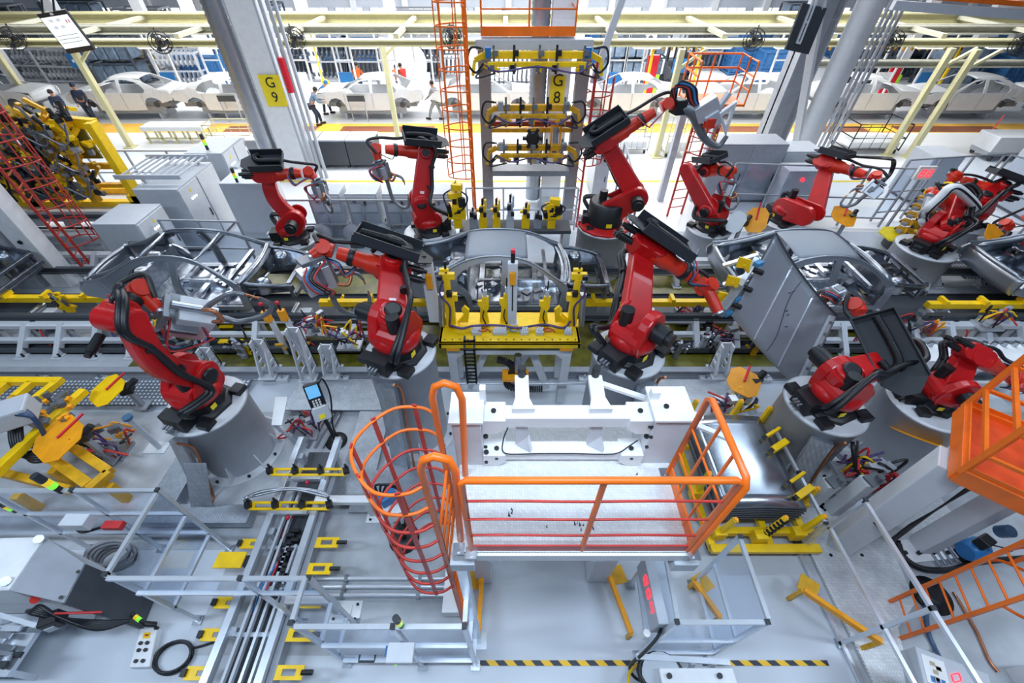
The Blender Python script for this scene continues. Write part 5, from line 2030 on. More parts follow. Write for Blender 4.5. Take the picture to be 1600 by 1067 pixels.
# ================================================================ SHEET STACK ON YELLOW CART
SX0, SX1, SY0, SY1 = 3.28, 4.50, 2.75, 4.40
t = thing('stack_cart', 'yellow cart with upright stops that carries the stack of bare sheets', 'cart', (3.9, 3.5, 0))
m = M()
for y in (2.6, 3.3, 4.1):
    m.bx(3.1, 4.75, y - .05, y + .05, .28, .40)
for x in (3.15, 4.05, 4.65):
    m.bx(x - .05, x + .05, 2.35, 4.6, .20, .30)
m.bx(3.1, 4.75, 2.30, 2.42, .26, .34)
m.build('chassis', YEL, t, .006)
for x in (3.2, 4.6):
    for y in (2.5, 4.4):
        m = M().cyl((x - .03, y, .10), (x + .03, y, .10), .095, n=14)
        m.build('wheel', BLACK, t)
for x, y, dx, dy, h in ((3.25, 2.55, .05, -.02, .95), (3.12, 3.2, 0, 0, 1.05), (3.12, 4.1, 0, 0, 1.05), (4.45, 2.55, .18, .05, .9), (4.72, 3.0, .0, .0, .95), (4.68, 4.5, 0, 0, .95), (3.4, 4.62, 0, 0, 1.0), (4.2, 4.62, 0, 0, 1.0), (3.85, 2.5, .25, .1, .85)):
    m = M().bar((x, y, .3), (x + dx, y + dy, h), .07, .07)
    m.bx(x - .09, x + .09, y - .07, y + .07, .28, .5)
    p = m.build('stop_post', YEL, t, .006)
    M().cyl((x + dx, y + dy, h), (x + dx, y + dy, h + .02), .03, n=8).build('cap', AMB, p)
m = M()
for k in range(6):
    m.lathe(V(3.93, 2.52, .45) + V(.17, .07, .37) * (k / 6), (.17, .07, .37), [(.055, 0), (.062, .02), (.055, .04)], 10)
m.build('black_spring', HOSE, t)
for k in range(6):
    z = .46 + k * .075
    dx = rnd.uniform(-.02, .02)
    m = M().grid(lambda u, v: (SX0 + dx + (SX1 - SX0) * u, SY0 + (SY1 - SY0) * v, z + .05 * (1 - (2 * u - 1) ** 2) ** 1.0 - .02), 10, 8)
    words_ = ('lowest', 'second lowest', 'third', 'fourth', 'fifth', 'topmost')[k]
    o = tag(m.build('roof_sheet', mat('glossy_sheet', (.42, .46, .52), .22, metal=.9, var=.05, scale=1) if k == 5 else BODY, None, solid=.02), words_ + ' bare sheet of the stack on the yellow cart, counted upwards', 'sheet', 'bare sheets on the yellow cart')
    ed = M().tube([V(SX0 + dx + (SX1 - SX0) * u / 10, SY0 - .005, z + .05 * (1 - (2 * u / 10 - 1) ** 2) - .02) for u in range(11)], .016, 5)
    ed.tube([V(SX0 + dx - .005, SY0 + (SY1 - SY0) * u / 4, z - .02) for u in range(5)], .016, 5)
    ed.build('folded_rim', GRYD, o)

# ================================================================ FENCES
def fence(label, a, b, h, posts, rails, pane=True, cat='fence', grp='aluminium fence panels'):
    """a,b floor points; posts: fractions; rails: heights"""
    a, b = V(*a, 0), V(*b, 0)
    t = thing('fence_panel', label, cat, (a + b) / 2, grp)
    d = (b - a).normalized()
    for f in posts:
        p = a.lerp(b, f)
        m = M().bar(p + V(0, 0, .03), p + V(0, 0, h), .045, .045, d)
        o = m.build('post', ALU, t)
        m = M().box(p + V(0, 0, .02), .12, .12, .03, math.atan2(d.y, d.x))
        m.cyl(p + V(.04, .03, .03), p + V(.04, .03, .06), .012, n=6)
        m.build('foot', STL, o)
        M().box(p + V(0, 0, h + .008), .05, .05, .02, math.atan2(d.y, d.x)).build('cap', DARK, o)
    for z in rails:
        M().bar(a + V(0, 0, z), b + V(0, 0, z), .045, .045).build('rail', ALU, t)
    if pane:
        n_ = V(-d.y, d.x, 0) * .004
        M().prism([a + V(0, 0, rails[-1] + .02), b + V(0, 0, rails[-1] + .02), b + V(0, 0, h - .02), a + V(0, 0, h - .02)], n_).build('clear_pane', PANE, t)
    return t


fence('aluminium fence with signal tower behind, running from the frame edge to the tread duct', (-9.2, 2.46), (-4.34, 2.46), 2.0, (.55, .78, 1), (1.98, 1.3, .65))
fence('short aluminium side fence by the dark floor plate and white cabinet', (-4.34, 2.42), (-4.34, 1.50), 2.0, (1,), (1.98, 1.3, .65))
fence('aluminium fence that bridges the roller conveyor', (-4.30, 1.46), (-2.12, 1.46), 2.0, (.66, 1), (1.98, 1.45))
fence('aluminium side fence with the clear pane beside the conveyor foot', (-2.10, 1.42), (-2.10, 1.02), 2.15, (1,), (2.13, 1.2, .5))
fd_ = fence('aluminium gate with the grey lock box and handle', (-2.06, .99), (-.40, .99), 2.15, (.58, 1), (2.13, 1.25, .35))
fence('narrow aluminium fence return under the platform corner', (-.40, 1.03), (-.40, 1.22), 2.15, (), (2.13, 1.25, .35))
fence('aluminium fence bay carrying the three digit red display', (1.86, 1.95), (1.80, 1.12), 1.85, (0,), (1.83, 1.2, .5))
fence('aluminium fence bay across the lane above the white machine', (1.78, 1.09), (2.72, 1.09), 1.85, (0, 1), (1.83, .95, .25))
fence('aluminium fence bay next to the yellow sheet cart', (2.75, 1.12), (2.78, 1.95), 1.85, (1,), (1.83, .95, .25))
# far side fence
t = fence('long aluminium fence over the bright tread plate with yellow swing bar', (4.58, .25), (4.58, 2.42), 1.8, (.45, 1), (1.78, .95, .05), False)
fence('low aluminium rail beside the sheet stack with yellow sensor brackets', (4.62, 2.5), (4.62, 4.1), .88, (0, .5, 1), (.86, .1), False)
for k, (y, lb) in enumerate(((2.95, 'first yellow sensor bracket from the fence post'), (3.18, 'second yellow sensor bracket from the fence post'), (3.75, 'third yellow sensor bracket, near the pedestal'), (4.0, 'last yellow sensor bracket, close to the pedestal'))):
    t = thing('sensor_bracket', lb + ' on the low rail', 'bracket', (4.62, y, .86), 'yellow sensor brackets on the low rail')
    M().box((4.5, y, .93), .34, .10 if k % 2 == 0 else .05, .09, .5).build('arm', YEL, t, .008)
    M().box((4.34, y - .08, .93), .10, .06, .06, .5).build('sensor', BLACK, t)
# gate lock box
p = V(-1.10, .92, 1.55)
t = thing('lock_box', 'grey lock box with handle on the aluminium gate', 'box', p)
B(p.x - .14, p.x + .14, p.y - .14, p.y + .04, p.z - .02, p.z + .06).build('housing', WHT, t, .01)
M().tube([V(p.x - .5, p.y - .02, p.z - .25), V(p.x - .5, p.y - .08, p.z - .25), V(p.x - .33, p.y - .08, p.z - .25), V(p.x - .33, p.y - .02, p.z - .25)], .012, 6).build('handle', DARK, t)
B(p.x - .2, p.x - .1, p.y - .05, p.y + .04, p.z - .2, p.z - .12).build('blue_latch', BLUE, t)
m = M()
m.cyl((p.x - .06, p.y - .12, p.z - .05), (p.x - .06, p.y - .12, p.z - .11), .02, n=8)
m.build('green_button', GREENL, t)


def signal_tower(label, p, d, s=1.0):
    d = V(*d).normalized()
    t = thing('signal_tower', label, 'signal light', p, 'signal towers')
    p = V(*p)
    M().cyl(p, p + d * .10 * s, .03 * s, n=12).build('base', BLACK, t)
    M().cyl(p + d * .10 * s, p + d * .16 * s, .037 * s, n=14).build('green_lens', GREENL, t)
    M().cyl(p + d * .16 * s, p + d * .22 * s, .037 * s, n=14).build('yellow_lens', YELL, t)
    M().cyl(p + d * .22 * s, p + d * .33 * s, .037 * s, n=14).build('dark_lens', DARK, t)


q = Z(628, 975, 2.15)
signal_tower('signal tower on the aluminium gate with yellow and green bands', (q.x, .99, 2.17), (0, 0, 1), .9)
p = Y(98, 768, 2.46)
signal_tower('signal tower with green band behind the fence, by the yellow arm', p, (-.1, 0, 1), 1.25)
p = Y(22, 812, 2.0)
signal_tower('signal tower seen through the fence at the picture edge', Z(28, 800, 1.3), (-.1, 0, 1), .9)

# displays
def seg_digits(text, root, o, u, v, w, h, mt):
    """seven segment text: o lower corner, u along, v up (unit vectors)"""
    S7 = {'0': 'abcdef', '4': 'bcfg', 'd': 'bcdeg', '8': 'abcdefg'}
    m = M()
    n = u.cross(v) * .004
    for i, ch in enumerate(text):
        oo = o + u * (i * w * 1.75)
        def sg(a, b):
            pa, pb = oo + u * a[0] * w + v * a[1] * h, oo + u * b[0] * w + v * b[1] * h
            m.bar(pa, pb, w * .16, w * .16, n.normalized())
        seg = dict(a=((.08, 1), (.92, 1)), b=((1, .95), (1, .55)), c=((1, .45), (1, .05)), d=((.08, 0), (.92, 0)), e=((0, .05), (0, .45)), f=((0, .55), (0, .95)), g=((.08, .5), (.92, .5)))
        for k in S7[ch]:
            sg(*seg[k])
    return m.build('red_digits', mt, root)


t = thing('count_display', 'grey box with three red digits inside the aluminium fence bay', 'display', (1.55, 1.45, 1.5))
B(1.68, 1.80, 1.13, 1.84, 1.15, 1.55).build('housing', GRYL, t, .01)
seg_digits('004', t, V(1.672, 1.64, 1.37), V(0, -1, 0), V(0, 0, 1), .08, .13, REDLMP)
M().cyl((1.6, 1.1, 1.15), (1.6, 1.1, 1.3), .04, n=10).build('sounder', LABEL, t)
M().tube([V(1.74, 1.12, 1.4), V(1.72, 1.06, 1.2), V(1.66, 1.0, .7), V(1.6, .95, .2), V(1.7, .85, .03), V(1.9, .8, .03)], .02, 7, curve=5).build('cable', BLACK, t)
t = thing('count_display', 'grey control box with two red digits and printed card at the picture corner', 'display', (4.6, .6, .9))
c = Z(1480, 1045, 1.0)
u, v = V(.93, -.37, 0), V(.37, .93, 0)
def PD(a, b, z): return c + u * a + v * b + V(0, 0, z)
m = M().prism([PD(-.28, -.3, -.3), PD(.42, -.3, -.3), PD(.42, .12, -.3), PD(-.28, .12, -.3)], (0, 0, .3))
m.build('housing', GRYL, t, .012)
seg_digits('00', t, PD(.02, -.05, .006) , v * -1 * .6 + u * .8 if False else (Z(1492, 1062, 1.0) - Z(1484, 1040, 1.0)).normalized(), (Z(1500, 1038, 1.0) - Z(1484, 1042, 1.0)).normalized(), .07, .10, REDLMP)
m = M().prism([PD(-.24, -.22, .002), PD(-.02, -.22, .002), PD(-.02, .06, .002), PD(-.24, .06, .002)], (0, 0, .003))
cd = m.build('printed_card', LABEL, t)
m = M()
for k in range(5):
    a, b = rnd.uniform(-.2, -.08), rnd.uniform(-.18, .0)
    m.prism([PD(a, b, .006), PD(a + .05, b, .006), PD(a + .05, b + .04, .006), PD(a, b + .04, .006)], (0, 0, .002))
m.build('card_picture', mat('card_tan', (.45, .38, .25), .6), cd)
m = M()
for k in range(3):
    a = -.2 + .05 * k
    m.prism([PD(a, -.2, .006), PD(a + .04, -.2, .006), PD(a + .04, -.14, .006), PD(a, -.14, .006)], (0, 0, .002))
m.build('card_blue', BLUE, cd)

# yellow kick bars on the lane sides
def kick_bar(label, p0, p1, fl):
    p0, p1 = V(*p0), V(*p1)
    t = thing('guide_bar', label, 'guide bar', p0, 'yellow guide bars beside the lane')
    m = M().bar(p0, p1, .06, .10)
    m.build('bar', AMB if fl else MUST, t, .008)
    d = (p1 - p0).normalized()
    n = V(-d.y, d.x, 0) * (1 if fl > 0 else -1)
    q = p0 + d * .05
    M().box(q + n * .12 + V(0, 0, -.03), .24, .24, .02, math.atan2(d.y, d.x)).build('flag_plate', MUST, t)
    M().box(p0 + V(0, 0, (-p0.z) / 2 + .003), .05, .05, max(.01, p0.z - .006)).build('foot', MUST, t)
    M().box(p1 + V(0, 0, (-p1.z) / 2 + .003), .05, .05, max(.01, p1.z - .006)).build('foot', MUST, t)


kick_bar('yellow guide bar with flag along the gate side of the lane', Z(753, 900, .25), Z(748, 985, .25), -1)
kick_bar('yellow guide bar with flag before the red digit display', Z(950, 895, .25), Z(986, 990, .25), 1)
kick_bar('yellow guide bar inside the clear fence bay', Z(1085, 910, .25), Z(1125, 965, .25), 1)
kick_bar('long yellow swing bar lying across the bright tread plate', Z(1255, 922, .45), Z(1376, 1003, .45), 1)

# white machine at the lower edge
t = thing('loading_machine', 'white machine top with cable reel at the lower picture edge', 'machine', (2.1, .35, 0))
m = M().bx(1.85, 2.75, .2, .88, .05, .62)
m.bx(1.55, 1.86, .3, .7, .05, .4)
m.build('housing', BWHT, t, .02)
m = M()
for x in (1.95, 2.55):
    m.cyl((x, .80, .62), (x, .80, .66), .03, n=10)
m.build('cap', DARK, t)
M().lathe((1.9, .85, .35), (0, -.2, 1), [(.24, 0), (.24, .04), (.14, .05), (.14, .12), (.24, .13), (.24, .17)], 24).build('reel', GRYL, t)
M().tube([V(1.9 + .27 * math.cos(a * .5), .85 + .2 * math.sin(a * .5), .42 + .005 * a) for a in range(24)], .022, 7).build('reel_cable', BLACK, t)
m = M()
m.bar((1.62, 1.0, .55), (2.75, .94, .55), .06, .06)
m.bar((2.3, .94, .55), (2.3, .86, .3), .05)
m.bar((2.55, .94, .55), (2.55, .86, .3), .05)
m.build('bracket', ALU, t)
m = M().tube([V(1.75, 1.0, .05), V(1.55, .85, .3), V(1.5, .6, .5), V(1.7, .45, .45)], .02, 6, curve=5)
m.build('yellow_cable', YEL, t)

# small control pedestal, coil and mast lamp on the floor
p = Z(222, 1018, 0)
t = thing('control_box', 'white flat control box with switches and lamp stalk, next to the black cable coil', 'control box', p)
q4 = [Z(a, b, .14) for a, b in ((219, 982), (246, 980), (233, 1042), (201, 1043))]
def CB(a, b, h): return q4[3].lerp(q4[2], a).lerp(q4[0].lerp(q4[1], a), b) + V(0, 0, h)
M().prism([V(q.x, q.y, .006) for q in q4], (0, 0, .134)).build('housing', BWHT, t, .012)
m = M()
for a in (.3, .65):
    for b in (.15, .42, .6):
        m.cyl(CB(a, b, 0), CB(a, b, .03), .022, n=8)
m.build('switch', BLACK, t)
M().prism([CB(.3, .72, .001), CB(.7, .72, .001), CB(.7, .88, .001), CB(.3, .88, .001)], (0, 0, .004)).build('yellow_plate', YEL, t)
M().bar(CB(.45, .8, .02), CB(.6, .8, .02), .02, .02).build('red_knob', WIRE_R, t)
q = CB(.55, 1.05, .12)
M().tube([CB(.9, .98, -.02), CB(1.0, 1.05, .06), q], .035, 8).build('stalk', BLACK, t)
signal_tower('black lamp with amber ring on the flat white control box', q, (-.7, .35, .25), .8)
p = Z(272, 1027, .03)
m = M()
for k in range(5):
    m.tube([V(p.x + (.22 + .012 * (k % 3)) * math.cos(a * PI / 14), p.y + (.17 + .01 * (k % 2)) * math.sin(a * PI / 14), .03 + .025 * (k // 2)) for a in range(28)], .018, 6, True)
m.tube([V(p.x + .2, p.y + .1, .04), V(p.x + .35, p.y + .14, .03), V(p.x + .55, p.y + .22, .03), V(p.x + .7, p.y + .33, .2)], .016, 6, curve=5)
tag(m.build('cable_coil', HOSE), 'coil of black cable on the white floor by the conveyor', 'cable')

# ---- lower corner cabinet and trolley
t = thing('control_cabinet', 'large white cabinet with dark side lying low in the corner, beside the fence', 'cabinet', (-5.2, 1.3, 0))
a, b, c_, d_ = Z(0, 850, 1.5), Z(70, 838, 1.5), Z(12, 925, 1.5), Z(-140, 935, 1.5)
zt = 1.5
pts = [V(-7.0, 1.55, zt), V(-5.05, 1.62, zt), V(-4.95, .96, zt), V(-7.0, .9, zt)]
pts = [Z(-110, 842, zt), Z(70, 838, zt), Z(13, 922, zt), Z(-170, 925, zt)]
q2 = Z(132, 880, 1.35)
q1 = Z(99, 942, 1.35)
m = M().prism([V(p.x, p.y, .05) for p in pts], (0, 0, zt - .05))
m.build('housing', BWHT, t, .02)
m = M().prism([pts[1] + V(.0, 0, -.02), q2, q1, pts[2] + V(0, 0, -.02)], (0, 0, -.03))
m.build('sloping_lid', GRY, t, .006)
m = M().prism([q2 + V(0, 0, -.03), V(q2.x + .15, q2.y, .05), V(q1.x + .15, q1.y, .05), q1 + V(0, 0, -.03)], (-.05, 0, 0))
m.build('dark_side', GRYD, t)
m = M()
m.cyl(Z(60, 842, zt), Z(60, 842, zt + .05), .05, n=12)
m.cyl(Z(8, 908, zt), Z(8, 908, zt + .05), .05, n=12)
m.build('lifting_eye', STL, t)
m = M()
m.cyl(Z(55, 936, 1.1), Z(55, 936, 1.15), .05, n=12)
m.build('red_button', REDC, t)
m = M()
for px, py in ((122, 893), (95, 933)):
    m.cyl(Z(px, py, 1.36), Z(px, py, 1.39), .02, n=10)
m.build('lock', BLACK, t)
M().box(Z(118, 935, .9), .12, .02, .08, .9).build('name_plate', LABEL, t)
p = Z(85, 965, .9)
t = thing('weld_torch_rack', 'black torch and cables hanging on the corner cabinet', 'torch', p)
m = M()
for k in range(5):
    m.tube([p + V(-.3 + .02 * k, .05, .1), p + V(-.1, .02 * k, .18), p + V(.15, -.02, .02 * k), p + V(.45, -.02 * k, -.2), p + V(.65, .05, -.4)], .025, 6, curve=5)
m.build('cable', HOSE, t)
m = M()
m.box(p + V(.02, -.03, .02), .2, .16, .2, .4)
m.build('torch_body', BLACK, t, .02)
M().box(p + V(.03, -.1, -.02), .1, .05, .1, .4).build('clip', GRYL, t)
M().tube([p + V(.15, 0, .2), p + V(.4, .03, .1), p + V(.55, .06, 0)], .015, 6).build('red_hose', WIRE_R, t)
t = thing('parts_trolley', 'trolley of stacked dark brackets at the lower corner', 'trolley', Z(20, 1010, 0))
p = Z(20, 1000, .6)
m = M()
m.bx(p.x - 1.0, p.x + .15, p.y - .35, p.y + .3, .45, .52)
for x, y in ((p.x + .05, p.y - .3), (p.x + .05, p.y + .25)):
    m.bx(x - .03, x + .03, y - .03, y + .03, .006, .45)
m.build('trolley_frame', ALU, t)
M().bar(Z(-20, 955, .9), Z(58, 978, .85), .05, .05).build('handle', ALU, t)
for k in range(26):
    q = p + V(rnd.uniform(-.8, .1), rnd.uniform(-.3, .26), -.04 + rnd.uniform(0, .12))
    o = tag(M().bar(q, q + V(rnd.uniform(.1, .3), rnd.uniform(-.05, .05), rnd.uniform(-.01, .03)), .06, .03).build('stamped_bracket', (STL, DARK, ALU)[k % 3]), 'stamped metal bracket lying on the corner trolley', 'bracket', 'brackets on the corner trolley')

# ================================================================ ROLLER CONVEYOR
CXL, CXR = -3.66, -3.00
t = thing('slide_conveyor', 'long aluminium slide conveyor with yellow brackets running under the fence', 'conveyor', (-3.3, 1.6, 0))
for x in (CXL, CXR):
    m = M().bx(x - .05, x + .05, -.6, 4.2, .36, .50)
    m.build('side_rail', ALU, t, .006)
for x in (-3.50, -3.40, -3.28, -3.16):
    M().bx(x - .018, x + .018, -.6, 3.3 if x < -3.3 else 2.4, .30, .37).build('inner_rail', GRYL if x < -3.3 else ALU, t)
m = M()
m.bx(-3.6, -3.06, -.6, 4.1, .10, .14)
m.build('dark_tray', GRYD, t)
m = M()
m.bx(-2.94, -2.86, -.6, 3.6, .20, .40)
m.build('outer_channel', GRY, t)
m = M()
for k in range(14):
    q = V(-3.25 + rnd.uniform(-.08, .1), 1.7 + k * .07, .32)
    m.box(q, .12, .05, .10)
ch = m.build('cable_chain', BLACK, t)
for mm in (WIRE_R, WIRE_B, BLACK):
    M().tube([V(-3.45, 1.5, .3), V(-3.4 + rnd.uniform(-.05, .05), 1.8, .38), V(-3.35, 2.2, .34), V(-3.42, 2.6, .36), V(-3.3, 3.1, .3)], .014, 6, curve=5).build('cable', mm, t)
m = M()
for k in range(8):
    y = -.4 + k * .55
    m.bx(-3.6, -3.06, y, y + .05, .26, .31)
m.build('cross_tie', ALU, t)
for y in (.2, 1.3, 2.6, 3.9):
    m = M()
    for x in (-3.62, -3.04):
        m.bx(x - .05, x + .05, y - .05, y + .05, .006, .36)
    m.build('leg', ALU, t)
def cut_plate(x0, x1, y0, y1, z, name, mt, holes, par, th=.02):
    m = M().plate_holes([V(x0, y0, z), V(x1, y0, z), V(x1, y1, z), V(x0, y1, z)], [[V(x0 + (x1 - x0) * a, y0 + (y1 - y0) * b, z) for a, b in ((h[0], h[2]), (h[1], h[2]), (h[1], h[3]), (h[0], h[3]))] for h in holes], (0, 0, th))
    return m.build(name, mt, par)
for k, (px, py) in enumerate(((515, 848), (500, 889), (488, 941), (463, 992), (453, 1051))):
    p = Z(px, py, .42)
    o = cut_plate(-2.84, -2.50, p.y - .075, p.y + .075, .42, 'yellow_bracket', YEL, [(.22, .72, .28, .74)], t)
    m = M().cyl((-2.52, p.y, .44), (-2.38, p.y, .44), .03, n=10)
    m.build('sensor', BLACK, o)
for k, (px, py) in enumerate(((396, 850), (352, 942), (334, 992), (309, 1052))):
    p = Z(px, py, .42)
    o = cut_plate(-3.95, -3.72, p.y - .07, p.y + .07, .42, 'yellow_bracket', YEL, [(.6, .95, .3, .7)], t)
    B(-3.99, -3.93, p.y - .04, p.y + .04, .40, .48).build('sensor', BLACK, o)
o = B(-4.16, -3.76, 2.02, 2.24, .50, .53).build('yellow_cover', YEL, t, .006)
B(-3.76, -3.70, 2.05, 2.2, .42, .5).build('latch', BLACK, o)
# carriers across the conveyor
for (px, py, half, lb) in ((482, 735, .62, 'yellow slotted carrier bar across the conveyor, farther one'), (452, 788, .62, 'yellow slotted carrier bar with a grey curved part on it, nearer one')):
    p = Z(px, py, .62)
    tt = thing('carrier_bar', lb, 'carrier', (p.x, p.y, .55), 'carrier bars on the conveyor')
    cut_plate(p.x - half, p.x + half, p.y - .07, p.y + .07, .56, 'yellow_plate', YEL, [(.06, .3, .28, .72), (.38, .62, .25, .75), (.70, .94, .28, .72)], tt)
    m = M()
    for x in (-half - .02, -.22, .2, half):
        m.box((p.x + x, p.y, .62), .09, .10, .08, .4)
        m.cyl((p.x + x, p.y + .04, .58), (p.x + x, p.y + .04, .74), .02, n=8)
    m.build('clamp', BLACK, tt)
    B(p.x - .28, p.x + .28, p.y - .12, p.y - .04, .50, .56).build('slider', ALU, tt)
    M().sph((p.x, p.y - .16, .52), .035).build('red_knob', MATS['tip_red'], tt)
p = Z(452, 772, .74)
m = M().tube([V(p.x - .68, p.y - .09, .74), V(p.x - .5, p.y + .02, .74), V(p.x - .2, p.y + .08, .74), V(p.x + .2, p.y + .08, .74), V(p.x + .5, p.y + .02, .74), V(p.x + .62, p.y - .05, .74)], .03, 6, curve=5)
m.tube([V(p.x - .6, p.y - .06, .76), V(p.x, p.y + .06, .77), V(p.x + .6, p.y - .05, .76)], .02, 5, curve=6)
tag(m.build('curved_rail_part', BODY), 'slim curved grey sheet metal part lying on the nearer carrier', 'metal part')
# white outriggers with floor plates
for (px, py, px2, lb) in ((452, 0, 0, ''),):
    pass
for (x0, x1, y, z, lb) in ((-3.0, -2.15, 3.02, .56, 'white outrigger beam behind the nearer carrier'), (-2.95, -2.35, 1.62, .60, 'white outrigger beam under the fence corner post')):
    tt = thing('outrigger_beam', lb, 'beam', (x1, y, 0), 'white outriggers of the conveyor')
    B(x0, x1, y - .06, y + .06, z - .10, z).build('arm', BWHT, tt, .006)
    B(x1 - .1, x1, y - .055, y + .055, .02, z - .1).build('leg', WHT, tt)
    m = M().bx(x1 - .15, x1 + .28, y - .16, y + .12, .006, .03)
    m.bx(x1 - .02, x1 + .16, y - .06, y + .05, .03, .10)
    m.build('floor_plate', BWHT, tt)
    m = M()
    for a, b in ((x1 + .22, y - .11), (x1 + .22, y + .07), (x1 - .08, y - .11)):
        m.cyl((a, b, .03), (a, b, .05), .02, n=8)
    m.build('bolt', BLACK, tt)
for k in range(3):
    y = 2.02 - k * .11
    o = tag(M().cyl((-2.85, y, .06), (-.55, y, .06), .032, n=10).build('conduit_pipe', ALU), 'bare conduit pipe crossing the floor to the ladder foot', 'pipe', 'conduit pipes crossing the floor')
    m = M()
    for x in (-2.4, -1.3):
        m.bx(x, x + .05, y - .05, y + .05, .006, .1)
    m.build('clip', STL, o)
for k in range(3):
    o = tag(M().cyl((-.62 - k * .09, 1.7, .07), (-.62 - k * .09, 4.0, .07), .028, n=8).build('conduit_pipe', ALU), 'bare conduit pipe running towards the tall pedestal', 'pipe', 'conduit pipes beside the ladder')
# white trunking under the platform edge
tag(B(-.86, -.58, 1.5, 3.05, .25, .42).build('cable_trunking', BWHT), 'white cable trunking lying below the orange cage', 'trunking')

# ---- teach pendant stand
p = Z(526, 690, 0)
t = thing('pendant_stand', 'black stand holding a teach pendant with blue screen', 'stand', p)
M().lathe(p, (0, 0, 1), [(.20, 0.006), (.20, .03), (.06, .06)], 24).build('base', BLACK, t)
M().cyl(p + V(0, 0, .05), p + V(-.02, .02, .8), .035, n=12).build('pole', BLACK, t)
c = Z(502, 637, .82)
c = V(p.x - .02, p.y + .02, .9)
RM = Matrix.Translation(c) @ Matrix.Rotation(.45, 4, 'Z') @ Matrix.Rotation(-.5, 4, 'X')
bx_ = M().bx(-.14, .14, -.08, .08, -.12, .10, RM).build('holder_box', GRYL, t, .01)
M().bx(-.05, .05, -.09, -.08, -.08, .0, RM).build('warning_label', LABY, bx_)
pd = M().bx(-.13, .13, -.05, .04, .12, .58, RM).build('pendant', BLACK, t, .03)
M().bx(-.10, .10, -.06, -.05, .32, .54, RM).build('screen', mat('pendant_screen', (.15, .45, .75), .3, emit=.5), pd)
m = M()
for i in range(3):
    for k in range(3):
        m.bx(-.07 + .05 * i, -.04 + .05 * i, -.06, -.05, .16 + .045 * k, .19 + .045 * k, RM)
m.build('key', LABEL, pd)
M().bx(-.11, .11, -.07, -.05, .11, .15, RM).build('white_edge', BWHT, pd)
m = M().tube([RM @ V(.1, 0, .5), RM @ V(.2, .1, .55), RM @ V(.22, .1, .2), p + V(.05, .05, .5), p + V(.03, .05, .1)], .015, 6, curve=6)
m.build('cable', BLACK, t)
# dark second stand inside the cage
p = Z(632, 842, 0)
t = thing('pendant_stand', 'dark stand with blue and white box seen through the orange cage', 'stand', p)
M().lathe(p, (0, 0, 1), [(.24, 0.006), (.24, .03), (.08, .06)], 24).build('base', BLACK, t)
M().cyl(p + V(0, 0, .05), p + V(0, .0, .95), .045, n=12).build('pole', BLACK, t)
M().box(p + V(0, 0, 1.0), .26, .2, .22, .4).build('holder_box', BWHT, t, .01)
M().box(p + V(-.05, .12, 1.22), .24, .16, .2, .6).build('pendant', BLUE, t, .02)
m = M()
for k in range(3):
    m.tube([p + V(-.15, .1, 1.2), p + V(-.2 + .08 * k, .2, 1.42), p + V(.1, .18, 1.35), p + V(.15, .1, 1.0), p + V(.05, .05, .3)], .018, 6, curve=5)
m.build('cable', BLACK, t)


# ---- paddle plates (octagon plates on arms)
def paddle(label, c, s, nz, red=True, mt=None, stand=True, z_stand=0.14, sx=1.0):
    c = V(*c)
    n = V(*nz).normalized()
    a, b = axis_frame(n, V(.5, .8, .1))
    t = thing('paddle_plate', label, 'plate', c, 'octagonal paddle plates')
    P = [(1, .55), (.55, 1), (-.55, 1), (-1, .55), (-1, -.55), (-.55, -1), (.55, -1), (1, -.55)]
    M().prism([c + a * x * s * sx + b * y * s for x, y in P], n * .015).build('plate', mt or AMB, t)
    if red:
        M().cyl(c + n * .03 - b * s * 0, c + n * .03 + b * s * 1.35, .022, n=8).build('red_rod', MATS['signal_red'], t)
    if stand:
        q = V(c.x + .25, c.y + .1, z_stand)
        m = M()
        m.bar(q, q + V(0, 0, max(.1, c.z - z_stand - .1)), .08, .08)
        m.bar(q + V(0, 0, max(.1, c.z - z_stand - .12)), c - n * .02, .07, .05)
        m.box(q + V(0, 0, .02), .25, .25, .03)
        m.build('stand', GRY, t)
        m = M()
        m.box(q + V(.02, -.02, max(.15, c.z - z_stand - .05)), .2, .18, .16, .4)
        m.cyl(q + V(.1, 0, max(.15, c.z - z_stand)), q + V(.2, .1, max(.2, c.z - z_stand + .08)), .06, n=10)
        m.build('motor', BLACK, t)
    return t


paddle('yellow octagonal plate with red rod on the perforated walkway, by the bare robot arm', Z(168, 610, .75), .30, (-.15, -.25, 1), True, YEL)
paddle('amber octagonal plate with red rod on the yellow corner frame', Z(92, 685, .95), .36, (-.1, -.3, 1), True, AMB, True, .1)
paddle('pale amber octagonal plate in front of the sheet stack walkway', Z(1162, 597, .80), .29, (.0, -.25, 1), True, AMB)
paddle('amber octagonal plate seen edge on between the two pedestals', Z(1428, 680, .95), .36, (.3, .5, .8), True, AMB, True, .0)
paddle('amber plate standing behind the car with the ribbed sheet', Z(1182, 344, 1.2), .34, (-.8, -.9, .8), True, AMB, True, .0, .8)
paddle('white paddle plate next to the amber one behind the car', Z(1150, 347, 1.2), .30, (-.3, -.9, .8), False, WHT, True, .0, .7)
paddle('amber paddle plate on a tall yellow stand behind the car roof', Z(1318, 338, 1.1), .34, (.1, -.4, 1), True, AMB)
paddle('orange paddle plate above the car at the line end', Z(1556, 374, 1.3), .38, (.3, -.6, .9), False, AMB)
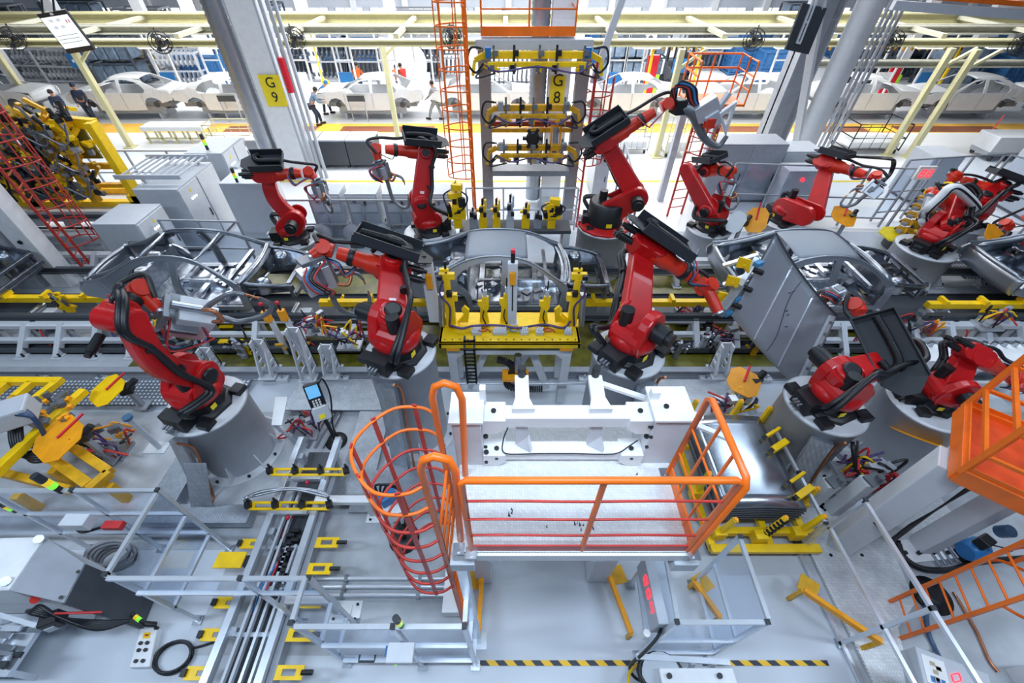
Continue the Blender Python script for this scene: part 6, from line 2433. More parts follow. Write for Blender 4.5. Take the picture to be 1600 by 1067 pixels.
# ================================================================ LADDERS AND GANTRIES BEHIND THE LINE
def cage_ladder(label, x, y, z0, z1, zc0, zc1, face, mt, w=.5, r=.36, hoops=.45, zr1=None):
    """face: unit vector from the rungs to the cage"""
    f = V(*face).normalized()
    s = V(-f.y, f.x, 0)
    o = V(x, y, 0)
    t = thing('cage_ladder', label, 'ladder', (x, y, z0), 'caged ladders')
    for k in (-1, 1):
        M().bar(o + s * k * w / 2 + V(0, 0, z0), o + s * k * w / 2 + V(0, 0, z1), .06, .04).build('stile', mt, t)
    z = z0 + .3
    while z < (zr1 or z1):
        M().cyl(o - s * w / 2 + V(0, 0, z), o + s * w / 2 + V(0, 0, z), .015, n=6).build('rung', mt, t)
        z += .3
    hp = [s * w / 2, s * (w / 2 + .08) + f * r * .5, s * w * .42 + f * r * 1.5, f * r * 2, s * -w * .42 + f * r * 1.5, s * -(w / 2 + .08) + f * r * .5, s * -w / 2]
    sp_ = spline(hp, 5)
    z = zc0
    while z <= zc1 + .01:
        M().tube([o + q + V(0, 0, z) for q in sp_], .018, 6).build('hoop', mt, t)
        z += hoops
    for q in (6, 11, 15, 19, 24):
        p = o + sp_[q]
        M().cyl(p + V(0, 0, zc0), p + V(0, 0, zc1), .016, n=6).build('cage_bar', mt, t)
    return t


cage_ladder('very tall orange caged ladder left of the gripper gantry', -.98, 12.5, .006, 8.0, 1.75, 7.9, (-1, -.2, 0), ORG, .5, .36)
cage_ladder('red caged ladder between the gantry and the lifted robot', 2.25, 12.7, .006, 4.6, 2.0, 4.2, (1, .3, 0), REDL, .45, .34)
cage_ladder('red caged ladder leaning beside the white post at the picture edge', -11.3, 9.55, .006, 4.6, 1.2, 4.4, (.9, .5, 0), REDL, .5, .34, .5)
t0 = cage_ladder('red ladder below the orange guard basket', 5.75, 13.3, .006, 3.5, 2.2, 3.4, (.3, -1, 0), REDL, .55, .34)
# guard basket on top of that ladder
t = thing('guard_basket', 'orange guard rail basket on top of the red ladder by the lifted weld gun', 'guard rail', (6.1, 13.6, 3.3))
for x0, x1, y0, y1 in ((5.35, 6.9, 13.5, 14.6),):
    cs = [V(x0, y0, 0), V(x1, y0, 0), V(x1, y1, 0), V(x0, y1, 0)]
    M().prism([c + V(0, 0, 3.3) for c in cs], (0, 0, .06)).build('floor_plate', ORG, t)
    for z in (3.7, 4.05, 4.4):
        M().tube([cs[1] + V(0, 0, z), cs[2] + V(0, 0, z), cs[3] + V(0, 0, z), cs[0] + V(0, 0, z)], .028, 6).build('rail', ORG, t)
    for c in (cs[0], cs[1], cs[2], cs[3], (cs[2] + cs[3]) / 2, (cs[1] + cs[2]) / 2, (cs[0] + cs[3]) / 2):
        M().cyl(c + V(0, 0, 3.3), c + V(0, 0, 4.42), .026, n=6).build('rail_post', ORG, t)
    m = M().bx(x0 + .1, x0 + .3, y1 - .3, y1 - .1, .006, 3.3)
    m.bx(x1 - .3, x1 - .1, y1 - .3, y1 - .1, .006, 3.3)
    m.build('support_post', GRYL, t)
# upper orange platform over the gantry
t = thing('upper_platform', 'orange railed platform at the top, above the gripper gantry', 'platform', (.6, 13.4, 4.8))
B(-.62, 1.75, 12.95, 14.0, 5.06, 5.12).build('floor_plate', GRYL, t)
B(-.62, 1.75, 12.90, 12.95, 5.06, 5.26).build('toe_board', ORG, t)
for z in (5.6, 6.1, 6.5):
    M().tube([V(-.6, 14.0, z), V(-.6, 12.93, z), V(1.73, 12.93, z), V(1.73, 14.0, z)], .022, 6).build('rail', ORG, t)
for x in (-.6, .58, 1.73):
    M().cyl((x, 12.93, 5.06), (x, 12.93, 6.52), .024, n=6).build('rail_post', ORG, t)
# gripper gantry
PGR = mat('warm_grey_post', (.30, .285, .285), .5, var=.05)
GZ = 4.80
t = thing('gripper_gantry', 'grey portal frame with yellow gripper bars hanging in it, middle of the hall', 'gantry', (.7, 12.9, .006))
for x in (-.55, 2.02):
    m = M().bx(x - .16, x + .16, 12.75, 13.05, .006, GZ)
    m.bx(x - .3, x + .3, 12.6, 13.2, .006, .04)
    m.build('post', PGR, t, .01)
B(-.75, 2.2, 12.72, 13.08, GZ, GZ + .22).build('top_beam', GRYL, t, .01)
B(-.40, 1.9, 12.45, 13.0, 1.70, 1.86).build('lower_shelf', GRY, t, .01)
B(-.40, 1.9, 12.75, 12.88, 3.0, 3.12).build('red_bar', mat('brick_red_bar', (.35, .05, .02), .45), t)
B(-.40, 1.9, 12.75, 12.88, 2.84, 2.94).build('yellow_bar', MUST, t)
for s, x in ((1, 1.86), (-1, -.39)):
    M().prism([V(x, 12.8, GZ), V(x - s * .0, 12.8, 4.1), V(x + s * .3, 12.8, GZ)], (0, .1, 0)).build('corner_brace', PGR, t)
# hanging grippers
def gripper(label, x0, x1, y, z, h, mt, grp='hanging grippers in the gantry'):
    t = thing('clamp_gripper', label, 'gripper', ((x0 + x1) / 2, y, z), grp)
    m = M().bx(x0, x1, y - .08, y + .08, z - .02, z + .13)
    m.bx(x0 + .1, x1 - .15, y - .2, y - .1, z - .17, z - .06)
    m.build('main_bar', mt, t, .01)
    for s, x in ((-1, x0), (1, x1)):
        m = M()
        m.bar((x, y, z + .05), (x + s * .22, y - .05, z - .05), .10, .12)
        m.bar((x + s * .22, y - .05, z - .05), (x + s * .28, y - .1, z - .38), .08, .08)
        m.bar((x, y - .1, z - .15), (x - s * .4, y - .2, z - .25), .07, .1)
        m.build('end_arm', mt, t, .008)
        m = M()
        m.box((x - s * .12, y - .12, z + .12), .14, .12, .22)
        m.box((x - s * .16, y - .14, z - .15), .12, .1, .18)
        m.build('valve', BLUE if mt is YEL else GRY, t, .01)
        m = M()
        m.tube([(x, y - .1, z + .2), (x + s * .3, y - .15, z + .22), (x + s * .38, y - .15, z - .1), (x + s * .2, y - .12, z - .3), (x, y - .15, z - .1)], .03, 6, curve=5)
        m.tube([(x, y - .1, z - .2), (x + s * .2, y - .2, z - .4), (x - s * .3, y - .2, z - .3)], .022, 6, curve=5)
        m.build('hose', HOSE, t)
    n = 5
    for k in range(n):
        x = x0 + (x1 - x0) * (k + .5) / n + rnd.uniform(-.08, .08)
        m = M()
        m.bar((x, y - .1, z + h * .35), (x, y - .12, z - h * .6), .06, .09)
        m.box((x + .05, y - .16, z + .12), .12, .1, .12)
        m.box((x - .04, y - .18, z - h * .35), .14, .1, .14, .3)
        m.cyl((x, y - .1, z + h * .35), (x, y - .1, z + h * .5), .03, n=8)
        m.build('clamp', BLACK if k % 2 else CAST, t, .006)
        m = M()
        m.cyl((x + .03, y - .2, z - h * .5), (x + .03, y - .2, z - h * .15), .025, n=8)
        m.build('cylinder', STL if k % 2 else mt, t)
    m = M()
    m.tube([(x0, y - .2, z - .1), (x0 + .4, y - .26, z - .25), ((x0 + x1) / 2, y - .24, z - .15), (x1 - .4, y - .26, z - .28), (x1, y - .2, z - .1)], .022, 6, curve=6)
    m.build('cable', WIRE_P, t)
    return t


gripper('top yellow gripper with blue valves under the orange platform', -.55, 2.15, 12.45, 4.70, .55, YEL)
gripper('middle mustard gripper hanging in the gantry beside the G8 plate', -.25, 1.75, 12.5, 3.50, .66, MUST)
gripper('lowest mustard gripper just above the grey gantry shelf', -.25, 1.75, 12.35, 2.52, .62, MUST)
m = M().plate_holes([V(1.25, 12.4, 2.3), V(1.55, 12.4, 2.3), V(1.55, 12.4, 3.15), V(1.25, 12.4, 3.15)], [[V(1.3, 12.4, 2.36), V(1.5, 12.4, 2.36), V(1.5, 12.4, 3.09), V(1.3, 12.4, 3.09)]], (0, .05, 0))
fr_ = tag(m.build('amber_frame', AMB), 'upright amber frame around a grey spring in the gantry', 'frame')
M().lathe((1.4, 12.5, 2.35), (0, 0, 1), [(.09 if k % 2 else .075, .025 * k) for k in range(30)], 12).build('spring', GRY, fr_)
m = M()
m.lathe((.75, 12.3, 2.85), (0, -1, 0), [(.16, 0), (.20, .06), (.14, .1)], 10)
for k in range(6):
    a = k * PI / 3
    m.box((.75 + .22 * math.cos(a), 12.25, 2.85 + .22 * math.sin(a)), .12, .1, .08, 0, Matrix.Rotation(-a, 4, 'Y'))
tag(m.build('rotary_unit', BLACK), 'black star shaped rotary unit in the middle of the gantry', 'rotary unit')

# ================================================================ LEFT: YELLOW GRIPPER RACK, WHITE BEAMS, CABINETS
t = thing('gripper_rack', 'big yellow frame full of clamps in the upper corner, on a white beam', 'rack', (-13.5, 12.2, .9))
m = M()
m.bx(-17.5, -11.0, 12.0, 12.2, .95, 1.12)
m.bx(-17.5, -11.0, 12.9, 13.1, .95, 1.12)
m.build('bottom_beam', YEL, t, .01)
for x in (-11.1, -14.2, -17.3):
    m = M().bx(x - .10, x + .10, 12.0, 12.3, .95, 3.3 if x > -12 else 3.7)
    m.bx(x - .22, x + .1, 12.0, 12.9, .95, 1.3)
    m.build('upright', YEL, t, .01)
m = M().bar((-11.1, 12.3, 3.2), (-13.6, 12.5, 3.35), .2, .26)
m.bar((-13.4, 12.3, 3.3), (-17, 12.5, 3.9), .22, .26)
m.build('top_beam', YEL, t, .01)
m = M().bx(-17.2, -11.3, 12.1, 12.25, 2.05, 2.2)
m.bx(-17.2, -11.3, 12.1, 12.25, 1.5, 1.62)
m.build('cross_bar', MUST, t, .01)
B(-12.4, -11.5, 12.25, 12.3, 2.3, 3.1).build('back_plate', mat('olive_plate', (.22, .20, .03), .5), t)
i = 0
lbs = ['upper row', 'middle row', 'lower row']
for row, (z, n) in enumerate(((2.8, 8), (2.2, 8), (1.5, 8))):
    for k in range(n):
        x = -11.8 - k * .55 - .1 * row
        p = V(x, 11.95 - .1 * row, z - .25)
        pos = ('first', 'second', 'third', 'fourth', 'fifth', 'sixth', 'seventh', 'eighth')[k]
        clamp_cluster('mustard clamp, %s from the upright in the %s of the yellow rack' % (pos, lbs[row]), p, 1.45 + rnd.random() * .4, 12, MUST if (k + row) % 3 else YEL, True)
t = thing('support_beam', 'long white slotted beam below the yellow clamp rack', 'beam', (-14, 12.2, .006))
m = M()
for y in (11.75,):
    holes = []
    for k in range(6):
        x = -11.3 - k * 1.1
        holes.append([V(x - .75, y, .25), V(x - .1, y, .25), V(x, y, .6), V(x - .65, y, .6)])
    m.plate_holes([V(-18, y, .01), V(-10.2, y, .01), V(-10.2, y, .85), V(-18, y, .85)], holes, (0, .05, 0))
m.bx(-18, -10.2, 11.7, 13.2, .85, .95)
m.build('web', WHT, t)
B(-18, -10.2, 11.6, 11.75, .78, .86).build('dark_rail', GRYD, t)
t = thing('support_beam', 'second white slotted beam with black pipe, nearer the perforated ledge', 'beam', (-11, 10.6, .006))
m = M().plate_holes([V(-15, 10.7, .01), V(-10.5, 10.7, .01), V(-10.5, 10.7, .7), V(-15, 10.7, .7)], [[V(x - .7, 10.7, .18), V(x - .1, 10.7, .18), V(x - .0, 10.7, .52), V(x - .55, 10.7, .52)] for x in (-10.7, -11.7, -12.7, -13.7)], (0, .05, 0))
m.bx(-15, -10.5, 10.65, 11.2, .7, .76)
m.build('web', WHT, t)
M().tube([V(-15, 10.9, .86), V(-11.2, 10.9, .86), V(-10.95, 10.85, .7), V(-10.9, 10.8, .3)], .05, 7).build('black_pipe', HOSE, t)
tag(B(-14.5, -9.2, 9.95, 10.5, .20, .26).build('ledge_plate', PERF), 'perforated grey ledge behind the roofless car tail', 'floor plate')
# white column at the left edge
t = thing('white_post', 'broad white post with black bolts beside the red caged ladder', 'post', (-11.9, 9.3, 0))
m = M().bx(-12.15, -11.65, 9.1, 9.5, .006, 5.5)
m.build('post', BWHT, t, .01)
m = M()
for z in (.9, 1.5, 2.3, 3.1):
    m.cyl((-11.9, 9.1, z), (-11.9, 9.06, z), .05, n=8)
m.build('bolt', BLACK, t)
m = M().bx(-12.9, -12.3, 9.0, 9.3, .006, 3.0)
tag(m.build('grey_post', GRY), 'grey post at the picture edge above the dark car front', 'post')


def cabinet(label, x0, x1, y0, y1, h, side='E', doors=2, grp='light grey switch cabinets', z0=0.006, mt=None, led=True):
    t = thing('control_cabinet', label, 'cabinet', ((x0 + x1) / 2, (y0 + y1) / 2, z0), grp)
    mt = mt or GRYL
    B(x0, x1, y0, y1, z0 + .1, z0 + h).build('housing', mt, t, .012)
    B(x0 + .05, x1 - .05, y0 + .05, y1 - .05, z0, z0 + .1).build('plinth', GRYD, t)
    for k in range(doors):
        if side == 'E':
            a = y0 + (y1 - y0) * k / doors + .03
            b = y0 + (y1 - y0) * (k + 1) / doors - .03
            d = B(x1, x1 + .025, a, b, z0 + .14, z0 + h - .05).build('door', WHT, t, .008)
            B(x1 + .025, x1 + .05, b - .1, b - .07, z0 + h * .4, z0 + h * .52).build('handle', DARK, d)
            if k == 0 and led:
                m = M()
                for j in range(3):
                    m.cyl((x1 + .02, (a + b) / 2 - .1 + .1 * j, z0 + h * .78), (x1 + .04, (a + b) / 2 - .1 + .1 * j, z0 + h * .78), .03, n=8)
                m.build('indicator_lamp', WLED, d)
                M().prism([V(x1 + .026, (a + b) / 2 - .05, z0 + h * .86), V(x1 + .026, (a + b) / 2 + .05, z0 + h * .86), V(x1 + .026, (a + b) / 2, z0 + h * .92)], (.004, 0, 0)).build('warning_label', LABY, d)
        else:
            a = x0 + (x1 - x0) * k / doors + .03
            b = x0 + (x1 - x0) * (k + 1) / doors - .03
            d = B(a, b, y0 - .025, y0, z0 + .14, z0 + h - .05).build('door', mt, t, .008)
            B(b - .1, b - .07, y0 - .05, y0 - .025, z0 + h * .4, z0 + h * .52).build('handle', DARK, d)
    return t


c_ = cabinet('nearest light grey cabinet of the three, with yellow warning sign', -10.3, -9.2, 9.5, 10.6, 1.75, doors=1)
c_ = cabinet('middle light grey cabinet with roof tray, second of the three', -10.1, -8.9, 11.0, 12.9, 1.95, doors=2)
m = M()
for k in range(9):
    m.bx(-10.6 + k * .2, -10.56 + k * .2, 11.4, 12.8, 2.12, 2.16)
m.bx(-10.7, -8.9, 11.35, 11.4, 2.08, 2.2)
m.bx(-10.7, -8.9, 12.8, 12.85, 2.08, 2.2)
m.bx(-10.0, -9.95, 11.4, 11.45, 1.95, 2.1)
m.bx(-9.2, -9.15, 12.7, 12.75, 1.95, 2.1)
m.build('roof_tray', GRYL, c_)
c_ = cabinet('farthest light grey cabinet of the three, with cooling unit on its door', -9.9, -8.75, 13.3, 14.7, 2.05, doors=2)
c2_ = B(-8.72, -8.5, 13.4, 13.85, .6, 1.6).build('cooling_unit', GRYL, c_, .015)
m = M()
for k in range(8):
    m.bx(-8.5, -8.49, 13.45, 13.8, .7 + .1 * k, .74 + .1 * k)
m.build('grille', GRYD, c2_)
signal_tower('red and yellow signal tower on the farthest cabinet', (-9.3, 13.6, 2.06), (0, 0, 1), 1.4)
cabinet('tall pale cabinet with dark vent next to the robot at the G9 column', -8.1, -6.9, 11.6, 12.6, 1.85, doors=1)
signal_tower('yellow signal tower on the tall pale cabinet', (-7.6, 11.7, 1.86), (0, 0, 1), 1.2)
# row of grey control boxes
for k, lb in enumerate(('first grey control box of the row, behind the bowed arm gun', 'second grey control box of the row', 'third grey control box of the row, behind the hanging gun', 'last grey control box of the row, near the pedestal')):
    x = -5.3 + k * 1.08
    t = thing('control_box', lb, 'control box', (x, 11.8, 0), 'row of grey control boxes')
    B(x - .46, x + .46, 11.7, 12.4, .5, 1.5).build('housing', GRYL, t, .012)
    B(x - .42, x + .42, 11.67, 11.7, .95, 1.45).build('door', WHT, t, .006)
    m = M()
    m.box((x + .1, 11.65, 1.25), .06, .04, .14)
    m.box((x - .2, 11.65, 1.3), .1, .03, .04)
    m.build('switch', GRYD, t)
    m = M()
    for a in (-.4, .4):
        for y in (11.78, 12.32):
            m.bx(x + a - .03, x + a + .03, y - .03, y + .03, .006, .5)
    m.bx(x - .42, x + .42, 11.72, 12.3, .12, .35)
    m.build('stand', GRY, t)
    M().tube([V(x, 11.66, 1.2), V(x + .05, 11.5, .9), V(x + .02, 11.55, .4)], .03, 6, curve=5).build('cable', GRY, t)
# big drums / fans below them
for k, (px, py) in enumerate(((650, 322), (560, 350), (610, 350))):
    p = Y(px - 60, py, 11.3)
    p.z = max(.4, min(p.z, .6))
    t = thing('cooling_fan', ('grey drum fan under the grey control boxes, nearest the pedestal', 'grey drum fan under the control boxes, beside the bowed arm', 'middle grey drum fan under the control boxes')[k], 'fan', (p.x, p.y, 0), 'drum fans under the control boxes')
    M().lathe((p.x, 11.35, .45), (0, -1, .3), [(.26, 0), (.30, .05), (.30, .22), (.2, .3), (.12, .32)], 20).build('drum', GRY, t)
    M().bx(p.x - .2, p.x + .2, 11.2, 11.5, .006, .2).build('foot', GRYD, t)
# mesh fence behind line
def mesh_fence(label, a, b, h, n, bright=GRYL, pane=True):
    a, b = V(*a, .006), V(*b, .006)
    t = thing('fence_panel', label, 'fence', (a + b) / 2, 'grey fence panels behind the line')
    for k in range(n + 1):
        p = a.lerp(b, k / n)
        M().bar(p, p + V(0, 0, h), .05, .05).build('post', bright, t)
    for z in (.3, h * .5, h):
        M().bar(a + V(0, 0, z), b + V(0, 0, z), .04, .04).build('rail', bright, t)
    if pane:
        M().prism([a + V(0, 0, .3), b + V(0, 0, .3), b + V(0, 0, h), a + V(0, 0, h)], (0.004, .004, 0)).build('clear_pane', PANE, t)


mesh_fence('grey fence before the grey control boxes', (-6.6, 11.3), (-1.3, 11.3), 1.5, 5, GRY)
mesh_fence('grey fence between the gantry and the ladder feet', (-1.2, 12.3), (2.2, 12.3), 1.4, 3)
mesh_fence('tall wire fence with slanting top beside the red ladder', (3.5, 10.6), (3.9, 14.4), 2.0, 4, GRY)
mesh_fence('fence in front of the robot with the cable arch', (7.0, 12.9), (12.2, 12.5), 1.9, 4, GRY)
mesh_fence('fence with grey screens behind the yellow valve tower', (12.2, 12.9), (15.5, 13.4), 2.0, 3, GRY)
mesh_fence('fence in the corner behind the two digit red display', (15.6, 13.3), (17.0, 10.6), 2.0, 2, GRY)
mesh_fence('fence between the yellow clamp rack and the aisle', (-16, 15.0), (-8.9, 15.0), 1.5, 5, GRY)
mesh_fence('fence behind the roofless car, left of the robot with bowed arm', (-9.0, 10.0), (-6.9, 9.9), 1.6, 2, GRY)
# right side cabinets
cabinet('wide grey cabinet behind the robot with round gun plate', 6.9, 9.2, 14.2, 15.2, 2.0, 'S', 2, mt=GRY)
signal_tower('yellow signal tower on the wide grey cabinet', (6.75, 14.3, 2.02), (0, 0, 1), 1.3)
cabinet('low pale cabinet behind the lifted robot and red ladder', 3.1, 3.6, 14.6, 16.0, 1.5, 'S', 1)
cabinet('pale cabinet at the dark steel column foot', 9.3, 10.6, 14.4, 15.4, 1.7, 'S', 1)
c_ = cabinet('grey cabinet with two red lamps behind the robot with cable arch', 9.0, 10.4, 13.3, 14.0, 1.5, 'S', 1)
m = M()
for x in (9.5, 9.95):
    m.cyl((x, 13.27, 1.25), (x, 13.22, 1.25), .06, n=10)
m.build('red_lamp', REDLMP, c_)
cabinet('grey cabinet at the picture edge behind the dark tray robot', 17.2, 19.5, 12.5, 14.5, 2.0, 'S', 2, mt=GRYL)
cabinet('pale cabinet left of the fence with grey screens', 14.2, 15.2, 14.2, 15.2, 1.6, 'S', 1)
t = thing('count_display', 'small white panel with two red digits over the yellow valve tower', 'display', Y(1446, 271, 12.3))
c = Y(1446, 271, 12.3)
B(c.x - .25, c.x + .25, c.y, c.y + .08, c.z - .2, c.z + .2).build('housing', LABEL, t, .01)
seg_digits('88', t, c + V(-.15, -.01, -.1), V(1, 0, 0), V(0, 0, 1), .12, .2, REDLMP)
M().bx(c.x - .03, c.x + .03, c.y + .02, c.y + .08, .006, c.z - .2).build('post', GRY, t)
# yellow valve tower
b = Z(1410, 372, .3)
t = thing('fixture_tower', 'yellow stacked valve tower on round yellow base near the square grey frame', 'fixture', (b.x, b.y, .006))
P = [(1, .5), (.5, 1), (-.5, 1), (-1, .5), (-1, -.5), (-.5, -1), (.5, -1), (1, -.5)]
M().prism([V(b.x + .62 * x, b.y + .5 * y, .35) for x, y in P], (0, 0, .06)).build('base_plate', mat('lemon_paint', (.85, .68, .01), .4), t, .01)
M().cyl((b.x, b.y, .006), (b.x, b.y, .35), .4, n=20).build('pedestal', GRYD, t)
m = M()
m2, m3 = M(), M()
for k in range(16):
    z = .45 + k * .08
    a = k * 2.1
    m.box((b.x + .18 * math.cos(a), b.y + .14 * math.sin(a), z), .24, .16, .12, a)
    m2.box((b.x + .3 * math.cos(a + 1), b.y + .2 * math.sin(a + 1) - .05, z + .03), .14, .1, .08, a)
    m3.cyl((b.x + .25 * math.cos(a + 2), b.y + .2 * math.sin(a + 2), z), (b.x + .4 * math.cos(a + 2), b.y + .3 * math.sin(a + 2), z + .05), .045, n=8)
m.build('valve_stack', MUST, t)
m2.build('grey_valve', GRY, t)
m3.build('cylinder', BLACK, t)
m = M()
m.box((b.x - .05, b.y, 1.75), .5, .2, .12, .2)
m.box((b.x + .2, b.y, 1.9), .2, .2, .2)
m.build('top_head', YEL, t)
M().box((b.x - .2, b.y - .1, 1.85), .12, .1, .14).build('green_lamp', GREENL, t)
# grey perforated ledge and white rack at right
tag(B(11.9, 14.0, 8.95, 9.55, .5, .55).build('ledge_plate', PERF), 'perforated ledge beside the wide pedestal by the line end', 'floor plate')
t = thing('part_rack', 'white rack with pegs on top behind the orange platform', 'rack', (9.2, 5.9, 0))
a, b2 = Z(1510, 562, 1.3), Z(1640, 535, 1.3)
m = M().bx(7.4, 10.5, 5.3, 5.75, 1.0, 1.3)
m.build('tray', BWHT, t, .01)
m = M()
for k in range(14):
    m.cyl((7.5 + k * .2, 5.7, 1.3), (7.5 + k * .2, 5.7, 1.4), .045, n=8)
m.build('peg', STL, t)
m = M()
for x in (7.5, 9, 10.4):
    m.bx(x - .05, x + .05, 5.35, 5.45, .006, 1.0)
    m.bx(x - .05, x + .05, 5.65, 5.75, .12, 1.0)
m.bx(7.4, 10.4, 5.35, 5.42, .5, .6)
m.build('leg', WHT, t)
B(7.45, 7.75, 5.28, 5.30, 1.1, 1.26).build('label_plate', LABEL, t)
M().bx(7.0, 7.4, 5.35, 5.65, 1.0, 1.2).build('end_block', GRYD, t)

# ================================================================ RIGHT FOREGROUND: PLATFORM, COLUMN, LADDER
t = thing('orange_platform', 'orange platform with railings cut by the picture edge', 'platform', (5.2, 2.6, 0))
A0, B0 = Z(1500, 738, 2.7), Z(1506, 636, 2.7)
e1 = (B0 - A0)
e2 = V(e1.y, -e1.x, 0).normalized()
Cn, Dn = B0 + e2 * 2.2, A0 + e2 * 2.2
OFL = mat('orange_floor_paint', (.72, .08, .02), .35, var=.3, scale=3)
M().prism([A0, Dn, Cn, B0], (0, 0, -.03)).build('deck', OFL, t)
m = M()
for p, q in ((A0, B0), (A0, Dn), (B0, Cn)):
    m.bar(p + V(0, 0, -.04), q + V(0, 0, -.04), .06, .22)
m.build('edge_frame', ORG, t, .006)
m = M()
for p, q in ((A0, B0), (A0, Dn), (B0, Cn)):
    m.bar(p + V(0, 0, .07), q + V(0, 0, .07), .012, .12)
m.build('toe_board', ORG, t)
for p in (A0, B0, A0 + e2 * 1.1, B0 + e2 * 1.1):
    M().bar(p, p + V(0, 0, 1.15), .055, .055).build('rail_post', ORG, t)
for z in (.35, .75, 1.13):
    M().bar(A0 + V(0, 0, z), B0 + V(0, 0, z), .04, .04).build('rail', ORG, t)
    M().bar(A0 + V(0, 0, z), Dn + V(0, 0, z), .04, .04).build('rail', ORG, t)
    M().bar(B0 + V(0, 0, z), Cn + V(0, 0, z), .04, .04).build('rail', ORG, t)
# columns carrying it
ft = Z(1335, 868, .02)
t = thing('support_column', 'big white column carrying the orange platform, with black slot', 'column', ft)
ax = e1.normalized()
m = M().bar(V(5.28, 2.55, .02), V(5.28, 2.55, 2.52), .30, .36, ax)
m.build('column', WHT, t, .012)
M().box((5.28, 2.55, .02), .62, .55, .03, .6).build('foot_plate', WHT, t)
m = M()
for a in (-.24, .24):
    for b3 in (-.2, .2):
        m.cyl((5.28 + a, 2.55 + b3, .03), (5.28 + a, 2.55 + b3, .07), .025, n=8)
m.build('anchor_bolt', BLACK, t)
M().bar(V(5.10, 2.42, 1.15), V(5.14, 2.28, 1.15), .02, .07).build('black_slot', BLACK, t)
M().tube([V(5.42, 2.32, 2.4), V(5.42, 2.30, 1.3), V(5.45, 2.28, .8)], .03, 6).build('black_cable', HOSE, t)
t = thing('support_column', 'second grey column with blue cap behind the big white one', 'column', (6.6, 2.45, 0))
M().bar(V(6.55, 2.5, .02), V(6.55, 2.5, 2.0), .26, .26).build('column', WHT, t, .01)
M().box((6.55, 2.5, .03), .9, .45, .03, .1).build('foot_plate', BWHT, t)
M().cyl((6.75, 2.3, 1.1), (6.75, 2.25, 1.25), .08, n=12).build('blue_cap', mat('steel_blue', (.05, .12, .22), .4), t)
m = M()
for k in range(4):
    m.cyl((6.2 + .22 * k, 2.38, .05), (6.2 + .22 * k, 2.38, .1), .03, n=8)
m.build('anchor_bolt', BLACK, t)
for (x, y, h, lb) in ((5.45, 3.05, 1.1, 'short white stub column with bracket plate on its top'), (5.15, 3.2, .75, 'shorter grey stub column near the pedestal foot')):
    t = thing('stub_column', lb, 'column', (x, y, 0), 'white stub columns')
    M().bar((x, y, .02), (x, y, h), .19, .19).build('column', WHT, t, .01)
    M().box((x, y, .02), .5, .4, .03, .2).build('foot_plate', WHT, t)
    m = M()
    for a in (-.18, .18):
        m.cyl((x + a, y - .14, .03), (x + a, y - .14, .06), .025, n=8)
    m.build('anchor_bolt', BLACK, t)
    m = M().box((x + .05, y, h + .03), .26, .18, .03, .3)
    m.cyl((x + .1, y, h + .04), (x + .1, y, h + .12), .05, n=10)
    m.build('top_bracket', CAST, t)
valve_cluster('heap of small valves and boards below the amber octagonal plate', V(6.0, 3.35, .35), 1.5, 2)
valve_cluster('black valve unit on the stub column beside the pedestal', V(5.75, 3.5, .5), 1.2, 1)
# ladder at lower corner
t = thing('cage_ladder', 'orange caged ladder at the lower edge, leaning up to the picture edge', 'ladder', (5.6, 1.5, 0), 'caged ladders')
la = Z(1398, 950, .006)
lb_ = la + e2 * -.0 + V(.28, -.36, 0)
la, lb_ = V(5.55, 1.72, .006), V(5.42, 1.28, .006)
sd = (lb_ - la).normalized()
ot = V(-sd.y, sd.x, 0)
if ot.x < 0:
    ot = -ot
for p in (la, lb_):
    M().bar(p, p + V(0, 0, 3.6), .05, .04).build('stile', ORG, t)
for k in range(13):
    M().cyl(la + V(0, 0, .25 + .26 * k), lb_ + V(0, 0, .25 + .26 * k), .014, n=6).build('rung', ORG, t)
ce = (la + lb_) / 2
w2 = (la - lb_).length / 2
hp = [ce - sd * w2, ce - sd * (w2 + .08) + ot * .25, ce - sd * w2 * .8 + ot * .6, ce + ot * .75, ce + sd * w2 * .8 + ot * .6, ce + sd * (w2 + .08) + ot * .25, ce + sd * w2]
hs = spline([p * 1 for p in hp], 5)
for z in (1.7, 2.1, 2.5, 2.9):
    M().tube([p + V(0, 0, z) for p in hs], .018, 6).build('hoop', ORG, t)
for q in (6, 11, 15, 19, 24):
    M().bar(hs[q] + V(0, 0, 1.7), hs[q] + V(0, 0, 3.3), .04, .014, (hs[q] - ce).normalized()).build('cage_bar', ORG, t)
# blue pump, dark base, conduits, cables
p = Z(1525, 860, .25)
t = thing('blue_pump', 'blue pump with black head on the concrete, between column foot and ladder', 'pump', (p.x, p.y, .006))
M().lathe((p.x - .15, p.y, .22), (1, .2, 0), [(.13, 0), (.16, .05), (.16, .28), (.12, .34)], 16).build('pump_body', mat('pump_blue', (.03, .2, .5), .35), t)
m = M().box((p.x, p.y + .05, .46), .2, .16, .16, .4)
m.bx(p.x - .12, p.x + .16, p.y - .1, p.y + .1, .006, .1)
m.build('head', BLACK, t, .02)
m = M()
m.tube([V(p.x, p.y, .5), V(p.x + .2, p.y - .1, .55), V(p.x + .35, p.y - .05, .3), V(p.x + .2, p.y - .1, .1)], .012, 6, curve=5)
m.build('cable', BLACK, t)
p = Z(1455, 930, .02)
tag(M().lathe((p.x, p.y, .006), (0, 0, 1), [(.26, 0), (.26, .03), (.1, .08)], 24).build('stand_disc', BLACK), 'round black stand base behind the orange ladder foot', 'stand base')
tag(M().tube([Z(1402, 845, .1), Z(1412, 870, .08), Z(1440, 888, .06), Z(1485, 890, .06), Z(1530, 878, .06), Z(1600, 872, .06)], .045, 7, curve=6).build('black_hose', HOSE), 'thick black hose snaking past the blue pump', 'hose')
